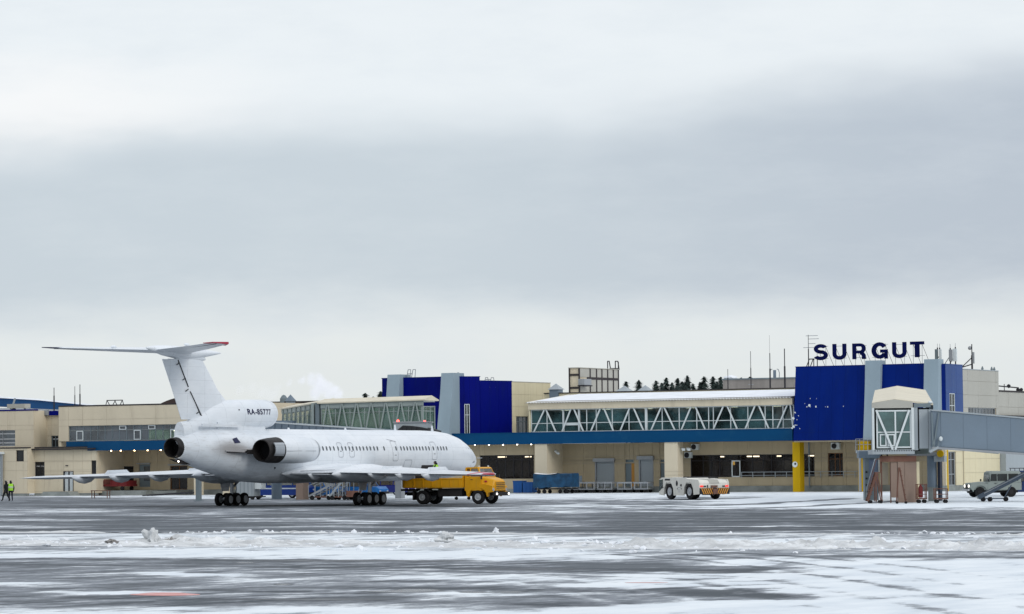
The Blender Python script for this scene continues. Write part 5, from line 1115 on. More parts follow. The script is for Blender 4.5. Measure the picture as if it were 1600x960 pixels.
# grey concrete block behind, with its masts
CB = thing_w('concrete_block', 'plain grey concrete upper storey behind the gallery roof left of the blue block', 'building', (at_depth(1131, 322)[0], 322, 0), -PHI)
w_ = 9.5; zt_c = at_depth(1200, 320, 592.5)[2]
part(CB, 'wall', MB().box(0, w_, 0, 8, 0, zt_c), mat('weathered_concrete', (.27, .25, .23), .9, var=.15, dirt=(.15, .14, .13), dirt_amt=.5)); part(CB, 'coping', MB().box(-.1, w_, -.1, 8.1, zt_c, zt_c + .12), M['grey_fr'])
part(CB, 'snow_cap', MB().lump((.6, .5, zt_c + .2), (.7, .5, .25), 3, 2, .2), M['snow'])
mast(1137.5, 577, 607, 318, 'short roof mast at the left end of the concrete block', .05); mast(1173.5, 549, 607, 318, 'thin tall mast second from the left on the concrete block', .05, ((601, -.3, .3),))
mast(1203.5, 552, 606, 318, 'thick dark mast beside the chimney hoops on the concrete block', .08); mast(1226.5, 545, 606, 316, 'dark mast nearest the blue block left edge', .09)
mast(1203, 524, 590, 330, 'very thin faint mast rising tallest behind the concrete block', .02)
hp = thing_w('chimney_hoops', 'small grey chimney pipe between two curved steel hoops on the concrete block', 'chimney', (at_depth(1212, 320)[0], 320, zt_c), -PHI)
z1 = at_depth(1212, 320, 577)[2] - zt_c
part(hp, 'pipe', MB().tube((0, 0, 0), (0, 0, z1 - .1), .16), M['tun'])
for s in (-1, 1): part(hp, 'hoop', MB().path([(s * .48, 0, -.3), (s * .52, 0, z1 * .6), (s * .42, 0, z1 * .95), (s * .25, 0, z1)], .04), M['steel'])
# ================================================================== TREES
M['needles'] = mat('spruce_needles', (.045, .068, .062), .9, var=.5, vscale=(1.2, 1.2, 1.2)); M['bark'] = mat('bark', (.06, .045, .035), .9)  # needle colour lightened to carry the distance haze
def spruce(px, ytop, Y, wpx, label, seed, kind=0, group='dark conifers beyond the terminal roofs'):
    x, y, zt = at_depth(px, Y, ytop); rad = wpx / 2 * Y / FPX * 1.25; r_ = random.Random(seed); h = min(zt, rad * 5.5 + 5); zb_ = zt - h
    t = thing_w('spruce_tree' if kind == 0 else 'pine_tree', label, 'tree', (x, y, 0), 0, group)
    part(t, 'trunk', MB().tube((0, 0, 0), (0, 0, zt - .4), .2, .03, 6), M['bark'])
    vs, fs = [], []
    for k in range(3200):
        f = r_.random() ** .7                       # 0 top .. 1 bottom
        if kind == 0: R_ = rad * min(1.25, 0.12 + f * 3.6); dr_ = -.25
        else: R_ = rad * (.35 + .75 * math.sin(min(1, f * 2.2) * math.pi / 2)) * (.6 + .6 * math.sin(f * 17 + seed) ** 2); dr_ = .1
        a = r_.uniform(0, 6.283); lob = .72 + .38 * math.sin(a * 3 + f * 23 + seed) * math.sin(f * 31 + a)
        q = R_ * lob * math.sqrt(r_.random()) ; c = Vector((q * math.cos(a), q * math.sin(a), zt - f * h + dr_ * q * .6))
        L = r_.uniform(.28, .6); o1 = Vector((math.cos(a), math.sin(a), -.35 + r_.uniform(-.3, .3))) * L; o2 = Vector((-math.sin(a), math.cos(a), r_.uniform(-.3, .3))) * L * .35
        n = len(vs); vs += [tuple(c - o1 * .3 - o2), tuple(c - o1 * .3 + o2), tuple(c + o1)]; fs.append((n, n + 1, n + 2))
    part(t, 'crown', MB().add(vs, fs), M['needles']); return t
names = ['first spruce right of the second roof vent', 'slim low spruce in the gap beside the vent hat', 'broad spruce with a flat ragged top', 'spruce leaning against its broad neighbour', 'rounded spruce in the middle of the row', 'low spruce filling the gap in the middle', 'tallest pointed spruce of the row', 'short spruce right below the tallest one', 'wide pointed spruce right of the row gap', 'spruce between the wide one and the concrete block', 'last spruce touching the concrete block corner', 'tiny spruce top left of the vent hats', 'low dense spruce left of the tallest one', 'low spruce behind the wide pointed one', 'low spruce just left of the last spruce', 'low bushy spruce between the vent and the rounded one']
for i, (px, yt, wpx) in enumerate([(998, 594, 20), (1025, 595, 12), (1041, 591, 17), (1034, 599, 12), (1059, 591, 17), (1070, 598, 13), (1074, 587.5, 16), (1083, 600, 12), (1100, 588.5, 18), (1114, 589, 14), (1126, 590, 12), (978, 597, 9), (1066, 596, 14), (1094, 597, 13), (1120, 596, 12), (1050, 598, 13)]):
    spruce(px, yt, 430 + (i * 37 % 23), wpx, names[i], i)
for i, (px, yt, wpx, lab) in enumerate([(571, 614.5, 11, 'small dark pine left of the pair above the boarding gallery roof'), (595, 612.5, 13, 'dark pine beside the pale wall edge of the left blue tower'), (583, 621, 8, 'tiny pine between the two pines above the gallery roof')]): spruce(px, yt, 420, wpx, lab, 40 + i, 1)
for i, (px, lab) in enumerate([(1158, 'thin bush top left of the tall mast on the skyline'), (1172, 'thin bush top behind the tall mast foot')]): spruce(px, 589.5 if i else 590.5, 440, 6, lab, 60 + i)
# ================================================================== SMOKE PLUME
def plume(name, label, pts, Y, dens, seed):
    x0, y0, z0 = at_depth(pts[0][0], Y, pts[0][1]); k = Y / FPX
    m = D.materials.new('steam_' + name); m.use_nodes = True; t = NT(m.node_tree); m.node_tree.nodes.remove(m.node_tree.nodes['Principled BSDF'])
    pv = t.new('ShaderNodeVolumePrincipled'); pv.inputs['Color'].default_value = (.97, .97, .98, 1); pv.inputs['Anisotropy'].default_value = .1
    tcn = t.new('ShaderNodeTexCoord'); o = tcn.outputs['Object']; n1_ = t.noise(t.scale(o, (.16, .16, .16), (seed, 0, 0)), 1.0, 6, .62)
    total = None
    wv = t.new('ShaderNodeVectorMath', operation='ADD'); nz = t.new('ShaderNodeTexNoise'); t.link(o, nz.inputs['Vector']); nz.inputs['Scale'].default_value = .10; nz.inputs['Detail'].default_value = 3
    sc_ = t.new('ShaderNodeVectorMath', operation='SCALE'); t.link(nz.outputs['Color'], sc_.inputs[0]); sc_.inputs['Scale'].default_value = 5.0
    t.link(o, wv.inputs[0]); t.link(sc_.outputs[0], wv.inputs[1]); wv2 = t.new('ShaderNodeVectorMath', operation='SUBTRACT'); t.link(wv.outputs[0], wv2.inputs[0]); wv2.inputs[1].default_value = (2.5, 2.5, 2.5)
    for (px, py, r) in pts:
        c = at_depth(px, Y, py); dd2 = t.new('ShaderNodeVectorMath', operation='DISTANCE'); t.link(wv2.outputs[0], dd2.inputs[0]); dd2.inputs[1].default_value = (c[0] - x0, 0, c[2] - z0)
        q = t.m('DIVIDE', dd2.outputs['Value'], r * k); w_ = t.ss(q, 0.35, 1.05, 1.0, 0.0); total = w_ if total is None else t.m('MAXIMUM', total, w_)
    dn_ = t.m('MULTIPLY', total, t.ss(n1_, .30, .62)); t.link(t.m('MULTIPLY', dn_, dens), pv.inputs['Density'])
    t.link(pv.outputs[0], m.node_tree.nodes['Material Output'].inputs['Volume'])
    xs = [at_depth(p[0] + s * p[2] * 1.35, Y)[0] - x0 for p in pts for s in (-1, 1)]; zs = [at_depth(p[0], Y, p[1] + s * p[2] * 1.35)[2] - z0 for p in pts for s in (-1, 1)]
    ry = max(p[2] for p in pts) * k * 1.2
    o_ = solo_w(name, MB().box(min(xs), max(xs), -ry, ry, min(zs), max(zs)), m, label, None, (x0, y0, z0), kind='stuff'); return o_
plume('smoke_plume', 'white steam plume drifting left above the boarding gallery roof', [(508, 606, 15), (498, 601, 15), (486, 598, 13), (470, 599, 8), (518, 613, 13), (528, 618, 9), (450, 600, 6), (496, 613, 14)], 700, 1.0, 1)
plume('smoke_plume', 'faint grey steam drifting beside the aircraft tail fin', [(412, 610, 17), (394, 611, 15), (376, 613, 10), (430, 606, 10), (424, 618, 13)], 700, .12, 5)

# ================================================================== AIRLINER (x forward from the main gear, y to port, z up)
HD = math.radians(27.0); PX, PY = -15.35, 230.0
plane = thing_w('airliner', 'white three engined T tail jet airliner parked nose to the terminal', 'airplane', (PX, PY, 0), math.pi / 2 - HD)
def paint_material():
    m = D.materials.new('aircraft_white_paint'); m.use_nodes = True; t = NT(m.node_tree); b = m.node_tree.nodes['Principled BSDF']
    tcn = t.new('ShaderNodeTexCoord'); o = tcn.outputs['Object']; sp_ = t.new('ShaderNodeSeparateXYZ'); t.link(o, sp_.inputs[0]); X, Y, Z = sp_.outputs
    a = t.noise(t.scale(o, (.25, .5, .5)), 1.0, 6, .65); s_ = t.noise(t.scale(o, (1.0, 2, 5)), 1.0, 6, .7)
    c = t.mix(t.ss(a, .35, .7), (.75, .79, .83), (.66, .71, .76))
    # panel seams: frames every 1.5 m, stringer laps
    def seam(v, per, wd, off=0.0):
        q = t.m('ABSOLUTE', t.m('SUBTRACT', t.m('FRACT', t.m('DIVIDE', t.m('ADD', v, 100 + off), per)), .5)); return t.ss(q, wd / per, wd / per * .3, 0, 1)
    ln = t.m('MAXIMUM', seam(X, 2.05, .022), t.m('MULTIPLY', seam(Z, .92, .016, .3), .7)); ln = t.m('MULTIPLY', ln, t.m('MULTIPLY', t.ss(s_, .25, .6), .62))
    c = t.mix(ln, c, (.34, .37, .40))
    # grime streaks, stronger on the rear fuselage around the engines
    rear = t.ss(X, -4.0, -11.0); gr = t.m('MULTIPLY', t.ss(s_, .45, .78), t.m('ADD', .10, t.m('MULTIPLY', t.m('MULTIPLY', rear, t.ss(Z, 6.6, 5.2)), .5)))
    c = t.mix(gr, c, (.42, .42, .42))
    dx = t.m('DIVIDE', t.m('ADD', X, 11.6), 2.6); dz = t.m('DIVIDE', t.m('ADD', Z, -4.05), .8); rr = t.m('SQRT', t.m('ADD', t.m('MULTIPLY', dx, dx), t.m('MULTIPLY', dz, dz)))
    rr = t.m('ADD', rr, t.m('MULTIPLY', t.m('SUBTRACT', s_, .5), .9)); c = t.mix(t.m('MULTIPLY', t.ss(rr, 1.05, .25), .75), c, (.20, .18, .17))
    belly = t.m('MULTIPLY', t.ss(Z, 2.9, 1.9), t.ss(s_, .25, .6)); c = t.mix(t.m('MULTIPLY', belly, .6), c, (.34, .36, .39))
    t.link(c, b.inputs['Base Color']); b.inputs['Roughness'].default_value = .33; b.inputs['Specular IOR Level'].default_value = .5
    bn = t.new('ShaderNodeBump'); bn.inputs['Strength'].default_value = .25; bn.inputs['Distance'].default_value = .03; t.link(t.m('SUBTRACT', t.noise(o, .9, 2, .5), ln), bn.inputs['Height']); t.link(bn.outputs[0], b.inputs['Normal'])
    return m
M['paint'] = paint_material(); M['seam'] = mat('dark_seam', (.05, .055, .06), .7); M['linegrey'] = mat('door_outline_grey', (.30, .32, .35), .6)
M['soot'] = mat('sooty_nozzle_metal', (.022, .020, .020), .55, .4, var=.5, vscale=(3, 3, 3)); M['hole'] = mat('engine_bore', (.004, .004, .005), .9)
M['redtip'] = mat('crimson_tip_paint', (.42, .015, .05), .45); M['navy'] = mat('navy_paint', (.006, .008, .05), .5); M['leadedge'] = mat('bare_grey_metal', (.42, .45, .48), .38, .6)
FT = [(26.75, 3.02, .04, .04), (26.62, 3.03, .28, .26), (26.3, 3.06, .54, .50), (25.7, 3.13, .84, .78), (25.0, 3.22, 1.10, 1.05), (24.1, 3.33, 1.36, 1.32), (23.0, 3.43, 1.60, 1.58), (21.6, 3.50, 1.78, 1.78), (20.0, 3.53, 1.87, 1.88), (18.0, 3.54, 1.90, 1.91),
      (10, 3.54, 1.90, 1.91), (2, 3.54, 1.90, 1.91), (-5, 3.54, 1.90, 1.91), (-7.5, 3.62, 1.87, 1.86), (-9.5, 3.76, 1.78, 1.75), (-11.5, 3.94, 1.60, 1.60), (-13.2, 4.08, 1.38, 1.42), (-14.6, 4.16, 1.10, 1.16), (-15.6, 4.17, .84, .90), (-16.25, 4.15, .68, .70)]
def fus(x):
    for (a, za, ra, sa), (b, zb_, rb_, sb_) in zip(FT[:-1], FT[1:]):
        if b <= x <= a:
            f = (a - x) / (a - b); return (za + (zb_ - za) * f, ra + (rb_ - ra) * f, sa + (sb_ - sa) * f)
    return FT[-1][1:]
def onfus(x, z, off=.012, side=-1):
    zc_, ry, rz = fus(x); q = max(-1, min(1, (z - zc_) / rz)); c = math.sqrt(1 - q * q); n = Vector((0, c / ry, q / rz)).normalized()
    return (x, side * (ry * c + n.y * off), z + n.z * off)
def ring(x, zc_, ry, rz, n=48, yc=0.0, p=1.0): return [(x, yc + ry * math.cos(2 * math.pi * i / n), zc_ + rz * math.sin(2 * math.pi * i / n)) for i in range(n)]
xs_all = []
for (a, *_), (b, *_) in zip(FT[:-1], FT[1:]):
    k = max(1, int((a - b) / 1.0)); xs_all += [a + (b - a) * i / k for i in range(k)]
xs_all.append(FT[-1][0])
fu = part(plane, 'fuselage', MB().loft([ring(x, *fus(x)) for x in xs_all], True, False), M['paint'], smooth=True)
# tail cone exhaust of the centre engine
part(plane, 'engine_exhaust', MB().loft([ring(-16.2, 4.15, .69, .71, 32), ring(-16.75, 4.14, .64, .66, 32), ring(-16.78, 4.14, .58, .60, 32), ring(-15.6, 4.15, .5, .52, 32)], False, True), M['soot'], smooth=True, label='centre engine exhaust in the tail cone')
part(plane, 'exhaust_bore', MB().loft([ring(-15.7, 4.15, .52, .54, 24), ring(-15.72, 4.15, .01, .01, 24)]), M['hole'])
part(plane, 'tail_lamp', MB().lump((-16.3, -.25, 3.22), (.06, .05, .05), 2, 2, .02), M['lampc'])
part(plane, 'tail_keel', MB().prism([(-16.9, 3.38), (-15.6, 3.32), (-14.6, 3.0), (-15.2, 3.0), (-16.2, 3.2)], -.12, .12, 'y'), M['soot'])
# fin root / s-duct body
rt_ = [(-4.35, 6.52, .80, .84), (-4.9, 6.50, .95, 1.0), (-6.2, 6.45, 1.02, 1.06), (-8.0, 6.35, .98, 1.13), (-9.3, 6.25, .85, 1.2), (-10.6, 6.1, .68, 1.27), (-12.0, 5.85, .56, 1.2), (-13.2, 5.45, .52, 1.0), (-14.8, 5.2, .50, .78), (-15.8, 5.1, .40, .78)]
part(plane, 'centre_engine_duct', MB().loft([ring(*r[:1], *r[1:], n=36) for r in rt_], False, True), M['paint'], smooth=True)
part(plane, 'intake_lip', MB().loft([ring(-4.9, 6.50, .955, 1.005, 36), ring(-4.45, 6.52, .90, .94, 36), ring(-4.3, 6.52, .82, .86, 36), ring(-4.4, 6.52, .74, .78, 36), ring(-5.4, 6.5, .70, .74, 36)], False, False), M['paint'], smooth=True)
part(plane, 'intake_bore', MB().loft([ring(-5.3, 6.5, .71, .75, 24), ring(-5.32, 6.5, .01, .01, 24)]), M['hole'])
part(plane, 'duct_pylon', MB().loft([[(x, s * w_, z) for s, z in ((-1, 4.9), (-1, 5.9), (1, 5.9), (1, 4.9))] for x, w_ in ((-5.0, .12), (-5.6, .55), (-8, .75), (-12, .7))]), M['paint'])
part(plane, 'duct_strake', MB().bar((-9.6, -1.0, 5.62), (-14.3, -.86, 5.66), .14, .18), M['paint']); part(plane, 'duct_strake', MB().bar((-9.6, 1.0, 5.62), (-14.3, .86, 5.66), .14, .18), M['paint'])
vs, fs = text_mesh('RA-85777', 0, .024, 1.0, 1.12)
lx, hx_ = min(v[0] for v in vs), max(v[0] for v in vs); ly, hy = min(v[1] for v in vs), max(v[1] for v in vs)
def onduct(x, z):
    for a, b in zip(rt_[:-1], rt_[1:]):
        if b[0] <= x <= a[0]:
            f = (a[0] - x) / (a[0] - b[0]); zc_, ry, rz = [a[i] + (b[i] - a[i]) * f for i in (1, 2, 3)]; q = (z - zc_) / rz; return (x, -(ry * math.sqrt(max(0, 1 - q * q)) + .02), z)
    return (x, -1, z)
for sd in (-1, 1):
    pts = []
    for v in vs:
        f = (v[0] - lx) / (hx_ - lx); x = (-8.52 + f * 3.0) if sd < 0 else (-5.5 - f * 3.0); p = onduct(x, 6.43 + (v[1] - ly) / (hy - ly) * .40); pts.append((p[0], p[1] if sd < 0 else -p[1], p[2]))
    part(plane, 'registration', MB().add(pts, fs), M['navy'])
part(plane, 'duct_vent', MB().lump(onduct(-9.4, 6.75), (.09, .03, .06), 3, 1, .1), M['seam'])
# fin and rudder
def aero(mb_, sts, n=11, tc_=None):
    """sts: list of ((xle, z, y), chord, thick, dirflag) ; section lies in x and the thickness direction"""
    rings = []
    for (xl, y, z), ch, th, dirn in sts:
        up_, dn_l = [], []
        for i in range(n + 1):
            f = (1 - math.cos(math.pi * i / n)) / 2; t_ = th * ch * 5 * (.2969 * math.sqrt(f) - .1260 * f - .3516 * f * f + .2843 * f ** 3 - .1015 * f ** 4)
            if dirn == 'z': up_.append((xl - f * ch, y, z + t_)); dn_l.append((xl - f * ch, y, z - t_ * .8))
            else: up_.append((xl - f * ch, y + t_, z)); dn_l.append((xl - f * ch, y - t_, z))
        rings.append(up_ + dn_l[-2:0:-1])
    mb_.loft(rings); return mb_
FINL = [(5.9, -8.3, -13.1), (6.9, -8.7, -13.6), (7.4, -9.95, -13.95), (8.1, -10.94, -14.5), (8.96, -11.75, -15.2), (10.12, -12.9, -16.15)]   # z, leading edge, hinge
part(plane, 'fin', aero(MB(), [((l, 0, z), (l - h) / .76, .085, 'y') for z, l, h in FINL] ), M['paint'], smooth=True)
fin2 = MB()
rud = [(6.05, -13.25, -15.55), (8.0, -14.7, -16.6), (10.08, -16.22, -17.85)]
rr = []
for z, h, t_ in rud: rr.append([(h, .17, z), (h, -.17, z), (t_, -.02, z), (t_, .02, z)])
part(plane, 'rudder', MB().loft(rr), M['paint'])
for s in (-1, 1):
    part(plane, 'rudder_gap', MB().bar((-16.2, s * .19, 10.05), (-14.95, s * .19, 8.25), .10, .03), M['seam']); part(plane, 'rudder_gap', MB().bar((-14.72, s * .19, 7.95), (-13.15, s * .19, 6.1), .10, .03), M['seam'])
    part(plane, 'rudder_gap', MB().bar((-13.2, s * .19, 6.08), (-15.0, s * .12, 5.92), .04, .03), M['seam'])
    for x, z in ((-16.05, 9.85), (-15.3, 8.85), (-14.95, 8.1), (-13.6, 6.6)): part(plane, 'rudder_hinge', MB().bar((x, s * .2, z), (x - .32, s * .2, z - .14), .07, .04), M['seam'])
for zz_ in (9.2, 8.2): pass
# bullet fairing and tailplane
bl = [(-10.5, 10.66, .03, .03), (-11.2, 10.64, .16, .12), (-12.2, 10.60, .27, .22), (-13.4, 10.56, .36, .34), (-14.8, 10.54, .42, .42), (-16.4, 10.58, .42, .42), (-17.8, 10.66, .34, .34), (-19.0, 10.74, .20, .20), (-19.75, 10.78, .04, .05)]
part(plane, 'bullet_fairing', MB().loft([ring(*b, n=24) for b in bl]), M['paint'], smooth=True); part(plane, 'fin_tip_fairing', MB().loft([ring(-12.6, 10.2, .1, .1, 12), ring(-13.2, 10.25, .2, .25, 12), ring(-16.0, 10.3, .2, .25, 12), ring(-17.0, 10.4, .08, .1, 12)]), M['paint'], smooth=True)
for s, nm in ((-1, 'starboard'), (1, 'port')):
    st = part(plane, 'tailplane', aero(MB(), [((-14.55, s * .15, 10.66), 4.3, .115, 'z'), ((-17.2, s * 3.5, 10.78), 3.1, .11, 'z'), ((-19.75, s * 6.45, 10.89), 2.2, .08, 'z'), ((-20.35, s * 6.70, 10.91), 1.7, .03, 'z')]), M['paint'], smooth=True)
    part(st, 'elevator_gap', MB().bar((-17.9, s * .5, 10.66), (-21.2, s * 6.4, 10.86), .05, .10), M['seam']); part(st, 'hinge_fairing', MB().lump((-19.3, s * 2.9, 10.93), (.35, .09, .10), 3, 2, .05), M['paint'])
    part(st, 'red_tip', MB().loft([[(-19.2, s * 5.85, 10.98), (-19.2, s * 5.85, 10.78), (-21.95, s * 5.85, 10.86), (-21.95, s * 5.85, 10.90)], [(-20.2, s * 6.72, 10.98), (-20.2, s * 6.72, 10.84), (-22.15, s * 6.72, 10.88), (-22.15, s * 6.72, 10.93)]]), M['redtip'] if s < 0 else M['navy'])
# side engines
for s in (-1, 1):
    yc = s * 3.02; zc_ = 3.92
    prof = [(-3.45, .72), (-3.55, .78), (-3.85, .84), (-4.6, .90), (-6.0, .93), (-7.6, .92), (-8.35, .90)]
    e = part(plane, 'engine_nacelle', MB().loft([ring(x, zc_ + .02, r, r, 36, yc) for x, r in prof] + []  , False, False), M['paint'], smooth=True)
    part(e, 'intake_lip', MB().loft([ring(-3.85, zc_ + .02, .845, .845, 36, yc), ring(-3.5, zc_ + .02, .77, .77, 36, yc), ring(-3.48, zc_ + .02, .69, .69, 36, yc), ring(-4.6, zc_ + .02, .64, .64, 36, yc)], False, False), M['leadedge'], smooth=True)
    part(e, 'intake_bore', MB().loft([ring(-4.5, zc_, .65, .65, 24, yc), ring(-4.52, zc_, .01, .01, 24, yc)]), M['hole'])
    part(e, 'thrust_reverser', MB().loft([ring(-8.3, zc_ + .02, .90, .90, 36, yc), ring(-9.3, zc_, .84, .86, 36, yc), ring(-10.15, zc_, .74, .76, 36, yc), ring(-10.2, zc_, .68, .70, 36, yc), ring(-9.2, zc_, .60, .62, 36, yc)], False, False), M['soot'], smooth=True)
    part(e, 'exhaust_bore', MB().loft([ring(-9.25, zc_, .62, .64, 24, yc), ring(-9.27, zc_, .01, .01, 24, yc)]), M['hole'])
    dr_ = [[], []]
    for i in range(7):
        q = math.radians(-28 + i * 10); dr_[0].append((-8.55, yc + s * .93 * math.cos(q), zc_ + .05 + .93 * math.sin(q))); dr_[1].append((-9.75, yc + s * .90 * math.cos(q), zc_ + .05 + .90 * math.sin(q)))
    mb = MB(); mb.loft([dr_[0], dr_[1]], False, False, False); inn = [[(p[0], yc + (p[1] - yc) * .93, p[2]) for p in r] for r in dr_]; mb.loft(inn, False, False, False); part(e, 'reverser_door', mb, M['leadedge'])
    part(e, 'door_edge', MB().bar((-8.55, yc + s * .86, zc_ + .44), (-9.75, yc + s * .83, zc_ + .42), .07, .05), M['paint'])
    part(e, 'cowl_seam', MB().bar((-4.3, yc + s * .90, zc_ - .05), (-8.3, yc + s * .925, zc_ - .05), .02, .03), M['linegrey'])
    py_l = [[(x, s * a, zc_ + t_) , (x, s * a, zc_ - t_), (x, s * b, zc_ - t_ * .9), (x, s * b, zc_ + t_ * .9)] for x, a, b, t_ in ((-4.6, 1.5, 2.3, .10), (-5.6, 1.5, 2.4, .22), (-8.2, 1.3, 2.4, .22), (-10.4, 1.2, 2.2, .15), (-12.4, .95, 1.55, .05))]
    part(e, 'pylon', MB().loft(py_l), M['paint'], smooth=True)
    part(e, 'pylon_shadow_gap', MB().bar((-10.3, s * 2.2, zc_ - .1), (-12.2, s * 1.5, zc_ - .08), .10, .10), M['soot'])
    part(e, 'tail_clamp', MB().box(-10.3, -10.75, s * 2.2, s * 2.45, zc_ - .25, zc_ + .05), M['soot'])
    a = onfus(-10.75, 4.82, .03, s); b = onfus(-11.35, 4.72, .03, s); c = onfus(-11.25, 4.42, .03, s); d = onfus(-10.55, 4.46, .03, s); part(plane, 'service_hatch', MB().add([a, b, c, d], [(0, 1, 2, 3)]), M['navy'])
# windows, doors
wpx = [110, 137, 165, 193, 222, 255, 287, 315, 345, 372, 403, 430, 458, 487, 515, 545, 573, 628, 728, 770, 796, 823, 850, 877, 903, 930, 957, 985, 1012, 1050, 1090, 1117, 1142, 1168]
M['cabin'] = mat('cabin_window_glass', (.07, .085, .10), .15)
for p in wpx:
    px = 480 + p / 5.33; x = -.17 + (px - 502) / 198 * 19.18
    for s in (-1, 1):
        pts = []
        for i in range(12):
            q = 2 * math.pi * i / 12; cx_, cz_ = math.cos(q), math.sin(q); k = (abs(cx_) ** 3 + abs(cz_) ** 3) ** (-1 / 3.0); pts.append(onfus(x + cx_ * k * .105, 4.06 + cz_ * k * .165, .010, s))
        part(plane, 'window', MB().add(pts, [tuple(range(12))]), M['cabin'])
def outline(x0, x1, z0, z1, s, wd=.028, rnd=.16, name='door', extra=True, mt='linegrey'):
    def rr_(o_):
        P_ = []; r = rnd + o_
        for cx, cz, a0 in ((x1 - rnd, z1 - rnd, 0), (x0 + rnd, z1 - rnd, 90), (x0 + rnd, z0 + rnd, 180), (x1 - rnd, z0 + rnd, 270)):
            for k in range(5): q = math.radians(a0 + k * 22.5); P_.append((cx + r * math.cos(q), cz + r * math.sin(q)))
        return P_
    A_, B_ = rr_(-wd), rr_(wd * .2); n = len(A_)
    def dens(L):
        out = []
        for i in range(n):
            a, b = L[i], L[(i + 1) % n]
            for k in range(3): out.append((a[0] + (b[0] - a[0]) * k / 3, a[1] + (b[1] - a[1]) * k / 3))
        return out
    A_, B_ = dens(A_), dens(B_); n = len(A_)
    d = part(plane, name, MB().add([onfus(*p, .014, s) for p in A_] + [onfus(*p, .014, s) for p in B_], [(i, (i + 1) % n, (i + 1) % n + n, i + n) for i in range(n)]), M[mt])
    if extra:
        xm = (x0 + x1) / 2; part(d, 'handle', MB().add([onfus(xm - .12, z0 + .42, .02, s), onfus(xm + .12, z0 + .42, .02, s), onfus(xm + .12, z0 + .46, .02, s), onfus(xm - .12, z0 + .46, .02, s)], [(0, 1, 2, 3)]), M['seam'])
for s in (-1, 1):
    outline(2.3, 2.98, 3.42, 4.48, s); outline(3.88, 4.6, 3.42, 4.48, s); outline(10.35, 11.15, 3.12, 4.62, s); outline(16.45, 17.25, 3.2, 4.55, s)
    d_ = outline(12.2, 13.35, 2.35, 3.2, s, extra=False, name='cargo_door')
    part(plane, 'vent_streak', MB().add([onfus(10.2, 4.70, .015, s), onfus(11.3, 4.56, .015, s), onfus(11.3, 4.59, .015, s), onfus(10.0, 4.76, .015, s)], [(0, 1, 2, 3)]), M['linegrey'])
    part(plane, 'port_hole', MB().lump(onfus(-1.0, 2.75, 0, s), (.12, .03, .12), 3, 1, .05), M['seam']); part(plane, 'port_hole', MB().lump(onfus(-6.2, 2.72, 0, s), (.12, .03, .1), 3, 1, .05), M['seam'])
    # cockpit glazing
    for x0, x1, x2, x3 in ((22.75, 23.45, 23.5, 22.9), (23.55, 24.25, 24.2, 23.6), (24.3, 24.85, 24.75, 24.35)):
        zb0 = 4.02; part(plane, 'cockpit_window', MB().add([onfus(x0, 4.06, .012, s), onfus(x1, 4.02 - (x1 - 23) * .04, .012, s), onfus(x2, min(4.55, fus(x2)[0] + fus(x2)[2] * .86), .012, s), onfus(x3, min(4.6, fus(x3)[0] + fus(x3)[2] * .86), .012, s)], [(0, 1, 2, 3)]), M['cabin'])
    part(plane, 'nose_emblem', MB().lump(onfus(24.4, 3.0, -.02, s), (.34, .06, .12), 7, 1, .3), M['linegrey'])
part(plane, 'nose_probe', MB().tube((25.6, -.95, 3.3), (25.9, -1.25, 3.3), .03, n=6), M['leadedge'])
for x, h in ((14.1, .42), (20.0, .38), (-1.5, .12), (6.6, .16)): part(plane, 'antenna_blade', MB().prism([(x - .18, 5.3), (x - .10, 5.45 + h), (x + .02, 5.45 + h), (x + .2, 5.3)], -.03, .03, 'y'), M['paint'])
